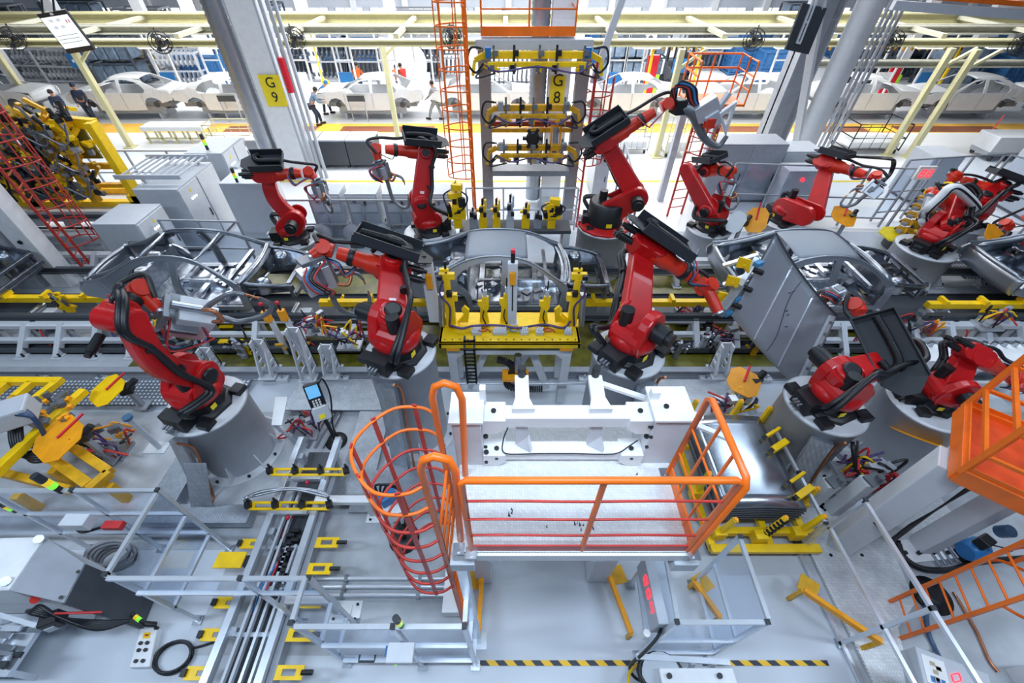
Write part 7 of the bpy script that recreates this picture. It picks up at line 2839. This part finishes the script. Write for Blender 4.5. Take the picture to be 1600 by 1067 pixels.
tag(M().tube([Z(1446, 940, .05), Z(1450, 985, .05), Z(1462, 1015, .05), Z(1470, 1030, .3)], .03, 6, curve=6).build('blue_hose', mat('blue_grey_hose', (.06, .12, .22), .45)), 'blue grey hose running to the corner control box', 'hose')
for k in range(4):
    a, b4 = Z(1425 + k * 10, 822 - k * 2, .05), Z(1470 + k * 9, 885 - k * 2, .05)
    tag(M().cyl(a, b4, .022, n=8).build('conduit_pipe', STL), 'thin conduit pipe on the concrete between the white columns', 'pipe', 'conduit pipes between the white columns')
tag(M().tube([Z(1490, 925, .03), Z(1525, 985, .03), Z(1545, 1030, .03), Z(1560, 1050, .03)], .02, 6, curve=5).build('floor_cable', COPP), 'brown cable running down the concrete right of the ladder', 'cable')
m = M().tube([Z(1385, 800, .4), Z(1393, 782, .5), Z(1415, 785, .4), Z(1422, 800, .2)], .05, 7, curve=6)
tag(m.build('black_hose', HOSE), 'black hose loop hanging beside the big white column', 'hose')
tag(B(6.6, 7.4, .55, .95, .006, .45).build('white_box', BWHT), 'white box at the lower right picture edge', 'box')
# pole with black cable by fence
tag(M().tube([Z(1332, 690, 1.2), Z(1336, 720, 1.0), Z(1342, 750, .7), Z(1349, 782, .2)], .035, 7, curve=5).build('black_hose', HOSE), 'black hose hanging down to the corner post of the far side fence', 'hose')

# ================================================================ LEFT FOREGROUND: YELLOW CLAMP TABLE
t = thing('clamp_table', 'yellow welding frame with clamps at the picture edge, behind the fence', 'frame', (-7, 4, .006))
a = [Z(0, 600, .9), Z(95, 594, .9), Z(136, 612, .9), Z(76, 660, .9), Z(0, 700, .9), Z(20, 640, .9)]
m = M()
m.bar(Z(-60, 595, .9), Z(96, 596, .9), .14, .12)
m.bar(Z(132, 610, .9), Z(72, 664, .9), .14, .12)
m.bar(Z(90, 597, .9), Z(45, 632, .9), .12, .12)
m.bar(Z(50, 598, .9), Z(24, 620, .9), .12, .12)
m.bar(Z(-40, 640, .9), Z(10, 600, .9), .12, .12)
m.bar(Z(72, 664, .85), Z(-30, 760, .85), .14, .14)
m.build('top_frame', YEL, t, .01)
m = M()
m.bar(Z(80, 716, .55), Z(140, 758, .55), .16, .14)
m.bar(Z(115, 700, .6), Z(172, 738, .6), .14, .14)
m.bar(Z(172, 738, .6), Z(140, 766, .6), .14, .14)
m.bar(Z(-30, 730, .55), Z(110, 766, .5), .12, .14)
m.build('lower_frame', MUST, t, .01)
m = M()
for px, py in ((20, 625), (78, 660), (60, 720), (150, 745), (0, 760)):
    p = Z(px, py, .8)
    m.bx(p.x - .06, p.x + .06, p.y - .06, p.y + .06, .006, .5 if py > 700 else .86)
m.build('leg', MUST, t)
m = M()
for k in range(22):
    p = Z(rnd.uniform(45, 110), rnd.uniform(612, 660), rnd.uniform(.75, 1.05))
    m.box(p, rnd.uniform(.06, .2), rnd.uniform(.05, .12), rnd.uniform(.05, .12), rnd.random() * 3)
m.build('clamp', CAST, t)
m = M()
for k in range(9):
    p = Z(rnd.uniform(50, 110), rnd.uniform(612, 655), rnd.uniform(.9, 1.1))
    m.box(p, rnd.uniform(.06, .14), .06, .06, rnd.random() * 3)
m.build('amber_clamp', AMB, t)
m = M()
for k in range(5):
    m.tube([Z(15 + 4 * k, 650, 1.1), Z(18 + 4 * k, 690, .9), Z(30 + 3 * k, 712, .7), Z(55, 705 + 4 * k, .7), Z(90, 715, .6)], .035, 7, curve=5)
m.build('hose', HOSE, t)
p = Z(22, 645, 1.3)
t = thing('spot_weld_gun', 'white weld gun body over the yellow frame at the picture edge', 'weld gun', p)
m = M().box(p, .5, .42, .34, .5)
m.box(p + V(-.3, -.1, -.05), .3, .3, .25, .5)
m.build('transformer', GRYL, t, .03)
m = M()
for k in range(3):
    m.tube([p + V(.2, -.1 + .06 * k, .1), p + V(.4, -.1, .0), p + V(.35, -.2, -.4), p + V(.1, -.3, -.55)], .035, 6, curve=5)
m.build('hose', mat('blue_black_hose', (.02, .05, .12), .4), t)
M().bar(p + V(.1, 0, -.15), p + V(.1, .1, -1.2), .12, .12).build('stand', GRY, t)
p = Z(165, 695, .25)
valve_cluster('small grey clamp with black cables lying on the concrete behind the fence', V(p.x, p.y, .006), 1.3, 0)
t = thing('floor_post', 'thin post with blue cap leaning over its floor plate, by the bare robot arm', 'post', Z(250, 698, 0))
p = Z(250, 700, 0)
M().cyl(p + V(0, 0, .01), p + V(0, 0, .95), .045, n=12).build('post', GRYL, t)
M().cyl(p + V(0, 0, .95), p + V(0, 0, 1.0), .075, n=14).build('blue_cap', MATS['steel_blue'], t)
M().bx(p.x - .25, p.x + .15, p.y - .12, p.y + .12, .006, .02).build('floor_plate', WHT, t)
# small plate tray near pedestal
p = Z(432, 640, 1.0)
t = thing('sheet_shelf', 'tilted white plate on a thin post beside the pedestal of the long bare arm', 'shelf', (p.x, p.y, 0))
M().prism([Z(424, 664, .9), Z(440, 664, .9), Z(449, 620, 1.0), Z(430, 620, 1.0)], (0, 0, -.02)).build('plate', BWHT, t)
M().bar(Z(427, 662, .88), V(p.x + .1, p.y - .1, .01), .05, .04).build('post', GRYL, t)
valve_cluster('tangle of blue and black cables beside the teach pendant stand', V(*Z(480, 678, .0)) + V(0, 0, .006), 1.1, 2)
valve_cluster('dark motor and cables beneath the pale amber octagonal plate', V(*Z(1140, 640, .14)), 1.3, 1)
for k in range(3):
    o = tag(M().cyl(Z(480 + 12 * k, 700, .04), Z(515 + 10 * k, 640, .04), .025, n=8).build('conduit_pipe', STL), 'conduit pipe under the teach pendant stand', 'pipe', 'conduit pipes under the pendant stand')
# rail with amber and boxes inside left fence
t = thing('junction_box', 'white junction box with red plug on the fence rail', 'box', Z(130, 808, 1.3))
p = V(-5.55, 2.3, 1.45)
p = Y(132, 808, 2.4)
B(p.x - .16, p.x + .16, p.y - .16, p.y + .0, p.z - .05, p.z + .12).build('housing', WHT, t, .01)
m = M().tube([p + V(-.1, -.1, -.05), p + V(0, -.15, -.12), p + V(.25, -.1, -.08)], .02, 6, curve=4)
m.build('cable', BLACK, t)
B(p.x + .25, p.x + .5, p.y - .12, p.y - .02, p.z - .14, p.z - .06).build('red_plug', WIRE_R, t)
p = Z(170, 865, .3)
m = M()
for k in range(6):
    m.tube([V(p.x + (.25 + .03 * (k % 3)) * math.cos(a * PI / 10), p.y + (.16 + .02 * (k % 2)) * math.sin(a * PI / 10), .08 + .05 * k) for a in range(20)], .03, 6, True)
tag(m.build('cable_coil', mat('grey_cable', (.2, .21, .23), .5)), 'big grey coil of cable behind the white corner cabinet', 'cable')
# ================================================================ FAR BACKGROUND
RBL = [mat('rack_blue_grey', (.16, .22, .30), .5, var=.3, scale=5), mat('rack_dark', (.06, .075, .10), .5, var=.4, scale=6), mat('rack_blue', (.03, .13, .32), .45, var=.2), mat('rack_pale', (.50, .53, .58), .5, var=.15), mat('rack_tan', (.50, .40, .26), .6, var=.2)]


def part_rack(w, h, d, mt, frame, kind):
    t = thing('parts_rack', 'rack', 'rack', (0, 0, 0), 'part racks along the far wall')
    m = M()
    for x in (-w / 2, w / 2):
        for y in (0, d):
            m.bx(x - .05, x + .05, y - .05, y + .05, .0, h)
    for z in (.12, h * .5, h):
        m.bx(-w / 2 - .04, -w / 2 + .04, 0, d, z - .05, z + .03)
        m.bx(w / 2 - .04, w / 2 + .04, 0, d, z - .05, z + .03)
        m.bx(-w / 2, w / 2, -.04, .04, z - .05, z + .03)
        m.bx(-w / 2, w / 2, d - .04, d + .04, z - .05, z + .03)
    m.build('frame', frame, t)
    if kind == 0:        # hanging stampings
        for lv in (0, 1):
            m = M()
            for k in range(9):
                x = -w / 2 + .2 + k * (w - .4) / 8
                z0 = .2 + lv * h * .5
                m.prism([V(x, .1, z0), V(x, d - .1, z0 + .1), V(x + .06, d - .15, z0 + h * .38), V(x + .05, .25, z0 + h * .34)], (.05, 0, 0))
                m.cyl((x, .15, z0 + .2), (x + .1, .15, z0 + .2), .14, n=8)
            m.build('stampings', mt, t)
    elif kind == 1:      # wrapped bundles
        for lv in (0, 1):
            m = M()
            for k in range(4):
                x = -w / 2 + .1 + k * (w - .2) / 4
                m.bx(x + .02, x + (w - .2) / 4 - .04, .05, d - .05, .15 + lv * h * .5, h * .46 + lv * h * .5)
            m.build('bundle', mt, t, .08)
    else:                # closed bin
        B(-w / 2 + .06, w / 2 - .06, .02, d, .16, h * .94).build('bin', mt, t, .03)
        m = M()
        for k in range(6):
            x = -w / 2 + .2 + k * (w - .4) / 5
            m.bx(x - .03, x + .03, -.03, .03, .2, h * .9)
        m.build('bin_rib', mt, t)
    return t


protos = [part_rack(2.6, 2.2, 1.3, RBL[1], GRY, 0), part_rack(2.8, 2.4, 1.4, RBL[0], RBL[1], 1), part_rack(2.4, 1.6, 1.3, RBL[2], RBL[2], 2), part_rack(2.6, 1.8, 1.2, RBL[3], RBL[3], 0), part_rack(2.6, 1.3, 1.3, RBL[4], RBL[4], 1)]
nice = ['rack of dark hanging stampings', 'rack of blue grey wrapped bundles', 'blue steel bin', 'rack of pale stamped parts', 'low rack of tan cartons']
rk = [(192, 135, 1), (225, 118, 4), (292, 138, 3), (325, 135, 2), (365, 122, 1), (20, 120, 3), (70, 128, 3), (110, 130, 3), (470, 125, 0), (520, 128, 0), (505, 95, 2), (570, 128, 0), (560, 98, 2), (660, 128, 0), (690, 122, 0), (650, 100, 0), (800, 140, 0), (970, 130, 1), (950, 102, 2), (1000, 125, 1), (1090, 110, 0), (1130, 108, 2), (1165, 118, 2), (1210, 128, 2), (1240, 100, 1),
      (1360, 118, 1), (1345, 138, 0), (1405, 118, 1), (1430, 125, 0), (1480, 138, 1), (1525, 132, 2), (1560, 108, 2), (1585, 140, 2), (1595, 90, 2), (1330, 95, 2), (1080, 25, 2), (935, 95, 2), (250, 98, 0), (420, 100, 1), (30, 90, 0), (150, 95, 1)]
near = ['left of the white screen', 'under the white screen', 'behind the car by the navy man', 'left of the G9 column', 'right of the G9 column', 'behind the workers in orange', 'left of the caged orange ladder', 'behind the gantry', 'right of the gantry', 'by the red striped post', 'behind the orange guard basket', 'left of the round column', 'right of the round column', 'between the cream posts', 'near the picture edge']
used = set()
cnt = {}
depths = ('in front', 'one row back', 'two rows back', 'three rows back', 'far back')
for i, (px, py, k) in enumerate(rk):
    p = Z(px, py, .006)
    p.y = max(27.5, min(p.y, 41))
    o = protos[k] if k not in used else dup(protos[k])
    used.add(k)
    o.location = p
    zone = near[min(14, int(px / 1600 * 15))]
    cnt[(k, zone)] = cnt.get((k, zone), 0) + 1
    o['label'] = nice[k] + ' ' + zone + ('' if cnt[(k, zone)] == 1 else ', ' + depths[cnt[(k, zone)] - 1])
    if py < 105:
        o.scale = (1.2, 1, 1.4)
# white pillars between racks
for i, px in enumerate((165, 268, 352, 625, 895, 1005, 1240, 1395, 1470, 1545, 45, 500, 1300, 1600)):
    p = Z(px, 128, .006)
    p.y = 30 + (i % 2)
    tag(M().bx(p.x - .3, p.x + .3, p.y - .2, p.y + .2, .006, 6).build('hall_pillar', BWHT), 'white pillar between the racks of the far side', 'pillar', 'white pillars on the far side')
# thin white sign frames by the line
for i, (px, lb) in enumerate(((270, 'left of the G9 column'), (345, 'touching the G9 column'), (475, 'beside the G9 pipes'), (545, 'over the car two people lean on'), (610, 'by the worker in orange'), (665, 'near the grey walking man'), (960, 'beside the blue bundles'), (985, 'right of the blue bundles'), (1375, 'near the red striped pillar'), (1440, 'right of the thick cream post'), (1210, 'left of the round column'))):
    p = Y(px, 130, 26.2)
    t = thing('sign_frame', 'thin white hanging frame ' + lb, 'frame', (p.x, 26.2, 0), 'thin white frames over the far line')
    m = M()
    for x in (-.45, .45):
        m.bx(p.x + x - .04, p.x + x + .04, 26.16, 26.24, .006, 3.9)
    m.bx(p.x - .45, p.x + .45, 26.17, 26.23, 2.0, 2.06)
    m.build('frame', BWHT, t)
    B(p.x - .4, p.x + .3, 26.1, 26.16, .9, 1.5).build('board', LABEL if i % 3 else BLUE, t)
# small stands with dark board in front of far cars
for px, py, lb in ((565, 190, 'thin stand with dark board before the car two people lean on'), (373, 188, 'thin stand with dark board beside the G9 column'), (1095, 190, 'thin stand with dark board behind the red ladder')):
    p = Z(px, py, .006)
    p.y = 22.95
    t = thing('board_stand', lb, 'stand', p, 'board stands along the far line')
    M().tube([V(p.x - .35, p.y, .02), V(p.x - .4, p.y, 1.1), V(p.x + .4, p.y, 1.1), V(p.x + .35, p.y, .02)], .03, 6).build('frame', GRYL, t)
    B(p.x - .42, p.x + .42, p.y - .05, p.y, .95, 1.2).build('board', GRYD, t)
# blue signs
for px, py, lb in ((120, 95, 'small blue sign hanging below the white screen'), (357, 95, 'small blue sign left of the G9 column'), (1063, 103, 'small blue sign beside the dark forklift')):
    p = Y(px, py, 25)
    t = thing('hanging_sign', lb, 'sign', p, 'blue hanging signs')
    B(p.x - .38, p.x + .38, 24.97, 25.03, p.z - .3, p.z + .3).build('sign_board', BLUE, t)
    m = M()
    for k in range(3):
        m.bx(p.x - .2 + k * .14, p.x - .12 + k * .14, 24.955, 24.97, p.z - .06, p.z + .06)
    m.build('sign_marks', LABEL, t)
    M().bar(p + V(0, 0, .3), V(p.x, 25, 4.0), .03).build('hanger', GRYL, t)
# long bench, dark boxes
t = thing('work_bench', 'long white low bench on the pale aisle by the cream post', 'bench', Z(240, 205))
p0, p1 = Z(198, 210, .7), Z(305, 205, .7)
m = M().bx(p0.x, p1.x, 19.9, 20.7, .55, .72)
m.build('bench_top', BWHT, t)
m = M()
for k in range(5):
    x = p0.x + .1 + k * (p1.x - p0.x - .2) / 4
    m.bx(x - .04, x + .04, 19.95, 20.03, .006, .55)
    m.bx(x - .04, x + .04, 20.55, 20.63, .006, .55)
m.bx(p0.x, p1.x, 19.95, 20.02, .2, .26)
m.build('leg', CREAM, t)
for k, (a, b, mt_, lb) in enumerate(((418, 518, GRY, 'long grey box on the aisle behind the G9 pipes'), (520, 560, GRYD, 'dark box with steel top beside the long grey one'), (561, 600, GRYD, 'second dark box, nearer the cream post'))):
    p, q = Z(a, 245, .006), Z(b, 245, .006)
    t = thing('aisle_box', lb, 'box', ((p.x + q.x) / 2, 17.6, 0), 'boxes on the pale aisle')
    B(p.x, q.x, 17.2, 18.2, .12, 1.05).build('housing', mt_, t, .02)
    B(p.x, q.x, 17.2, 18.2, 1.05, 1.10).build('top', GRYL, t)
    m = M()
    for x in (p.x + .1, q.x - .1):
        m.bx(x - .05, x + .05, 17.3, 18.1, .006, .12)
    m.build('foot', GRYD, t)
# carts and wire cage
def wire_cage(label, p, w, d, h, mt):
    t = thing('wire_cage', label, 'cart', p, 'wire carts on the aisle')
    m = M()
    x0, x1, y0, y1 = p.x - w / 2, p.x + w / 2, p.y - d / 2, p.y + d / 2
    for x in (x0, x1):
        for y in (y0, y1):
            m.cyl((x, y, .15), (x, y, h), .025, n=6)
    for z in (.2, h * .55, h):
        m.tube([V(x0, y0, z), V(x1, y0, z), V(x1, y1, z), V(x0, y1, z)], .022, 5, True)
    for k in range(1, 5):
        m.cyl((x0 + (x1 - x0) * k / 5, y0, .2), (x0 + (x1 - x0) * k / 5, y0, h), .012, n=5)
    m.build('wire_frame', mt, t)
    B(x0 + .05, x1 - .05, y0 + .05, y1 - .05, .25, h * .4).build('load', BWHT, t, .03)
    m = M()
    for x in (x0 + .1, x1 - .1):
        m.cyl((x - .03, y0 + .1, .09), (x + .03, y0 + .1, .09), .085, n=10)
        m.cyl((x - .03, y1 - .1, .09), (x + .03, y1 - .1, .09), .085, n=10)
    m.build('wheel', BLACK, t)


p = Z(1345, 232, 0)
wire_cage('black wire cage cart with white load at the thick cream post', p, 2.2, 1.4, 1.2, BLACK)
wire_cage('pale wire cart with hanging tubes behind the curved weld gun', Z(1050, 240, 0), 1.0, 1.0, 1.6, CREAM)
wire_cage('pale wire cart left of the gantry on the aisle', Z(985, 235, 0), 1.2, .9, 1.3, GRYL)
wire_cage('pale wire cart before the cabinets on the aisle', Z(372, 224, 0), 2.0, .9, .9, CREAM)
p = Z(1565, 245, 0)
t = thing('parts_cart', 'white parts cart on the aisle near the picture edge', 'cart', p)
B(p.x - 1.2, p.x + 1.2, p.y - .5, p.y + .5, .35, .95).build('box', WHT, t, .02)
m = M()
for x in (-1, -.4, .3, .9):
    m.cyl((p.x + x, p.y - .45, .1), (p.x + x + .06, p.y - .45, .1), .1, n=10)
    m.cyl((p.x + x, p.y + .45, .1), (p.x + x + .06, p.y + .45, .1), .1, n=10)
m.build('wheel', BLACK, t)
B(p.x - 1.2, p.x + 1.2, p.y - .45, p.y + .45, .2, .35).build('chassis', GRY, t)
p = Z(1532, 226, 0)
t = thing('floor_jack', 'small red floor jack with handle on the white aisle', 'jack', p)
B(p.x - .2, p.x + .25, p.y - .15, p.y + .15, .006, .2).build('jack_body', REDC, t, .02)
M().bar(p + V(0, 0, .2), p + V(.5, .4, 1.1), .05).build('handle', WIRE_R, t)
# striped guard posts
for px, py, lb in ((860 + 7, 140, 'bright red guard board beside the dark forklift'), (1395, 122, 'bright red guard board beside a white pillar'),):
    p = Y(1016 if px == 867 else 1395, 118, 27)
    t = thing('guard_board', lb, 'guard board', (p.x, 27, 0), 'red guard boards')
    B(p.x - .3, p.x + .3, 26.95, 27.05, .006, 2.1 if px == 867 else 1.6).build('board', MATS['signal_red'], t)
    B(p.x + .3, p.x + .5, 26.95, 27.05, .3, 1.2).build('green_edge', mat('lime', (.4, .8, .05), .4), t)
# forklift
p = Z(1038, 125, 0)
t = thing('forklift', 'dark forklift parked between racks beside the red guard board', 'forklift', (p.x, 29, 0))
x = p.x
m = M().bx(x - .55, x + .55, 28.6, 30.2, .3, 1.1)
m.bx(x - .5, x + .5, 29.6, 30.4, .3, 1.4)
m.build('body', GRYD, t, .06)
m = M()
for a in (-.5, .5):
    m.bx(x + a - .04, x + a + .04, 28.8, 28.9, 1.1, 2.3)
    m.bx(x + a - .04, x + a + .04, 29.9, 30.0, 1.3, 2.3)
m.bx(x - .55, x + .55, 28.8, 30.0, 2.3, 2.38)
m.build('cab_frame', BLACK, t)
m = M()
for a in (-.35, .35):
    m.bx(x + a - .07, x + a + .07, 28.3, 28.45, .1, 2.6)
m.bx(x - .42, x + .42, 28.3, 28.4, .9, 1.0)
m.bx(x - .42, x + .42, 28.3, 28.4, 2.5, 2.6)
m.build('mast', BLACK, t)
for a in (-.25, .25):
    B(x + a - .06, x + a + .06, 27.4, 28.4, .08, .14).build('fork', DARK, t)
for a in (-.55, .55):
    for y in (28.8, 30.0):
        M().cyl((x + a - .1, y, .3), (x + a + .1, y, .3), .3, n=16).build('wheel', BLACK, t)
# yellow roller lift arms on the far side
t = thing('lift_arm', 'bright yellow lifting arm hanging behind the two people in blue', 'lifting arm', Z(505, 150))
m = M()
m.tube([Y(503, 128, 25.6), Y(512, 128, 25.6), Y(516, 145, 25.6), Y(519, 155, 25.6)], .09, 7, curve=4)
m.bar(Y(505, 128, 25.6), V(Y(505, 128, 25.6).x, 25.6, 3.9), .06)
m.build('arm', mat('bright_yellow', (.9, .75, .02), .4), t)
# yellow gantry crane bar
for x0, x1, lb in ((7.5, 10.2, 'yellow comb shaped bar over the dark racks, by the guard basket'), (14.8, 23.5, 'long yellow comb shaped bar right of the round column')):
    t = thing('comb_bar', lb, 'bar', (x0, 26, 2.9), 'yellow comb bars over the racks')
    B(x0, x1, 25.9, 26.1, 2.75, 2.95).build('bar', YEL, t)
    m = M()
    k = x0 + .2
    while k < x1:
        m.bx(k - .04, k + .04, 25.95, 26.05, 2.5, 2.75)
        k += .42
    m.build('tooth', MUST, t)
    for k in (x0 + .1, x1 - .1):
        B(k - .06, k + .06, 25.95, 26.05, .006, 2.75).build('post', YEL, t)

# orange beam at the upper picture corner
t = thing('crane_beam', 'orange topped crane beam crossing the upper picture corner', 'beam', (16, 14, 5.5))
M().bar(Y(1395, 8, 15.5), Y(1640, 26, 15.0), .18, .22).build('beam', GRYL, t)
M().bar(Y(1440, -6, 15.6), Y(1640, 9, 15.1), .16, .12).build('orange_strip', ORG, t)
tag(M().bar(Y(1532, 5, 15.6), Z(1392, 240, .006), .22, .22).build('slanting_post', CREAM), 'pale post leaning down from the crane beam past the wire cage', 'post') if False else None


# ================================================================ PEOPLE
def skin(name, joints, edges, mt, par, sub=1):
    """joints: list of (pos, radius)"""
    me = bpy.data.meshes.new(name)
    off = WLOC.get(par.name, V(0, 0, 0)) if par else V(0, 0, 0)
    me.from_pydata([V(*p) - off for p, r in joints], edges, [])
    o = bpy.data.objects.new(name, me)
    COL.objects.link(o)
    sk = o.modifiers.new('skin', 'SKIN')
    for i, (p, r) in enumerate(joints):
        rr = r if isinstance(r, tuple) else (r, r)
        me.skin_vertices[0].data[i].radius = rr
        me.skin_vertices[0].data[i].use_root = (i == 0)
    sk.use_smooth_shade = True
    sb = o.modifiers.new('smooth', 'SUBSURF')
    sb.levels = sb.render_levels = sub
    me.materials.append(mt)
    if par:
        o.parent = par
        WLOC[o.name] = off
    return o


def person(label, foot, yaw, coat, legs, lean=0.0, stride=.15, arms=0.35, armsb=0.2, cap=None, h=1.76, vest=None, crouch=0.0):
    """yaw: facing direction (0 = +x)"""
    f = V(math.cos(yaw), math.sin(yaw), 0)
    s = V(-f.y, f.x, 0)
    o = V(*foot)
    k = h / 1.76
    def at(a, b, c): return o + f * a * k + s * b * k + V(0, 0, c * k)
    hipz = .93 - crouch
    L = lean
    hip = (0 - L * .25, 0, hipz)
    def up(d, w=0, fwd=0):    # along the torso
        return (hip[0] + math.sin(L) * d + fwd * math.cos(L), w, hip[2] + math.cos(L) * d - fwd * math.sin(L))
    chest, neck, head = up(.38), up(.54), up(.68, 0, .03)
    J, E = [], []
    def add(p, r, par=None):
        J.append((at(*p), r if not isinstance(r, tuple) else r))
        if par is not None:
            E.append((par, len(J) - 1))
        return len(J) - 1
    i0 = add(hip, .14)
    i1 = add(up(.2), .13, i0)
    i2 = add(chest, .155, i1)
    i3 = add(neck, .06, i2)
    i4 = add(up(.62, 0, .01), .075, i3)
    i5 = add(head, .10, i4)
    add(up(.76, 0, .02), .07, i5)
    feet = []
    for sd, st in ((1, stride), (-1, -stride)):
        a = add((hip[0] + .0, sd * .10, hipz - .08), .10, i0)
        kx = st * .55 + (.15 if crouch else .03)
        b = add((kx, sd * .11, .48 - crouch * .4), .065, a)
        c = add((st, sd * .11, .09), .045, b)
        d = add((st + .14, sd * .12, .04), .04, c)
        feet.append((a, b, c))
    hands = []
    for sd, am in ((1, arms), (-1, armsb)):
        sh = add(up(.45, sd * .19), .062, i2)
        el = up(.45 - .28 * math.cos(am), sd * .24, .28 * math.sin(am))
        e = add(el, .045, sh)
        w = (el[0] + .25 * math.sin(min(1.5, am + .35 + L)), sd * .20, el[2] - .25 * math.cos(min(1.5, am + .35 + L)))
        wv = add(w, .032, e)
        dirv = V(w[0] - el[0], 0, w[2] - el[2]).normalized()
        hd = add((w[0] + dirv.x * .07, sd * .20, w[2] + dirv.z * .07), (.038, .022), wv)
        hands.append((w, dirv, sd))
        for q in (-1.5, -.5, .5, 1.5):
            add((w[0] + dirv.x * (.15 - .01 * abs(q)), sd * .20 + q * .016, w[2] + dirv.z * .15), .008, hd)
        add((w[0] + dirv.x * .09 + .03, sd * .165, w[2] + dirv.z * .09), .009, hd)
    t = skin('person', J, E, SKIN, None)
    tag(t, label, 'person', 'people along the far line')
    # jacket and trousers follow the body
    g = 1.16
    Jc = [(J[i0][0], .155), (J[i1][0], .15), (J[i2][0], .175), (J[i3][0] - V(0, 0, .03), .085)]
    Ec = [(0, 1), (1, 2), (2, 3)]
    base = len(J)
    n0 = 7 + 8
    for a in range(2):
        q = n0 + a * 9
        b = len(Jc)
        Jc += [(J[q][0], .078), (J[q + 1][0], .06), (J[q + 2][0], .047)]
        Ec += [(2, b), (b, b + 1), (b + 1, b + 2)]
    skin('jacket', Jc, Ec, coat, t)
    Jt = [(J[i0][0], .158)]
    Et = []
    for a in range(2):
        q = 7 + a * 4
        b = len(Jt)
        Jt += [(J[q][0], .115), (J[q + 1][0], .082), (J[q + 2][0], .065)]
        Et += [(0, b), (b, b + 1), (b + 1, b + 2)]
    skin('trousers', Jt, Et, legs, t)
    m = M()
    for a in range(2):
        q = 7 + a * 4 + 2
        p = J[q][0]
        m.box(p + f * .07 + V(0, 0, -.045), .27, .10, .09, yaw)
    m.build('shoes', BLACK, t, .02)
    hc = at(*head)
    m = M()
    m.sph(hc + V(0, 0, .045) - f * .015, .108, 12)
    m.build('hair' if cap is None else 'cap', HAIR if cap is None else cap, t)
    m = M()
    m.sph(hc + f * .105 + s * .035 + V(0, 0, .0), .012, 6)
    m.sph(hc + f * .105 - s * .035 + V(0, 0, .0), .012, 6)
    m.build('eyes', HAIR, t)
    m = M()
    m.bar(hc + f * .10 + V(0, 0, -.005), hc + f * .13 + V(0, 0, -.03), .02, .02)
    m.sph(hc + s * .1, .022, 6)
    m.sph(hc - s * .1, .022, 6)
    m.build('nose_and_ears', SKIN, t)
    m = M().bar(hc + f * .108 + s * .025 + V(0, 0, -.055), hc + f * .108 - s * .025 + V(0, 0, -.055), .012, .01)
    m.build('mouth', MATS['tip_red'], t)
    return t


person('person in navy work clothes and cap standing before a white car body', Z(150, 191, .012), -1.2, NAVY, NAVY, .05, .12, .3, .2, NAVY)
person('person in dark jacket seen low behind the yellow clamp rack', Z(114, 196, .012), -1.0, NAVY, NAVY, .15, .1, .5, .3, h=1.6)
person('person in grey blue jacket and dark trousers bending over a car body', Z(500, 195, .016), .5, BLUEL, NAVY, .55, .12, .9, .8)
person('person in bright blue jacket reaching into a car body', Z(513, 178, .012), .1, BLUE, NAVY, .75, .15, 1.0, .9, cap=BLUE)
person('person in orange vest behind the car two people lean on', Z(566, 152, .012), -.8, ORGC, NAVY, .15, .1, .6, .4)
person('person in orange jacket crouching before the pale round drum', Z(622, 156, .012), .6, ORGC, NAVY, .35, .1, .8, .6)
person('person in red jacket beside the pale round drum', Z(635, 153, .012), 2.4, REDC, NAVY, .35, .1, .8, .6, cap=HAIR)
person('person in grey work clothes striding past the orange caged ladder', Z(682, 187, .012), PI - .4, GREYC, GREYC, .1, .32, .5, -.3)
p = Z(632, 150, .006)
tag(M().lathe((p.x, 29.6, 1.2), (0, -1, 0), [(1.2, 0), (1.2, .3), (.7, .5), (.3, .55)], 24).build('round_drum', WHT), 'big pale round drum behind the people in orange', 'drum')
# ================================================================ LIGHT
w = bpy.data.worlds.new('hall_light')
SC.world = w
w.use_nodes = True
bg = w.node_tree.nodes['Background']
bg.inputs[0].default_value = (0.50, 0.69, 1.0, 1)
bg.inputs[1].default_value = 0.07


def lamp(name, loc, sx, sy, power, col=(.97, .985, 1), rot=(0, 0, 0)):
    d = bpy.data.lights.new(name, 'AREA')
    d.shape = 'RECTANGLE'
    d.size, d.size_y = sx, sy
    d.energy = power
    d.color = col
    o = bpy.data.objects.new(name, d)
    COL.objects.link(o)
    o.location = loc
    o.rotation_euler = rot
    return o


for x in (-13, 0, 13):
    lamp('hall_lamp', (x, 26, 9.3), 12, 3.0, 1500)
    lamp('hall_lamp', (x, 19, 9.3), 12, 3.0, 1500)
    lamp('hall_lamp', (x, 37, 9.3), 12, 4.0, 1100)
for x in (-9, 0, 9):
    lamp('line_lamp', (x, 11.5, 9.3), 5, .7, 110, (.78, .89, 1))
    lamp('line_lamp', (x, 8.2, 9.3), 5, .7, 190, (.68, .83, 1))
    lamp('line_lamp', (x, .3, 9.3), 5, .7, 500, (.68, .83, 1))
SC.view_settings.view_transform = 'Standard'
SC.view_settings.look = 'None'
SC.view_settings.exposure = 0.0
SC.view_settings.gamma = 1.0
SC.view_settings.use_curve_mapping = False
SC.cycles.max_bounces = 6
SC.cycles.diffuse_bounces = 3
SC.cycles.glossy_bounces = 3
SC.cycles.transparent_max_bounces = 12
SC.cycles.use_denoising = True
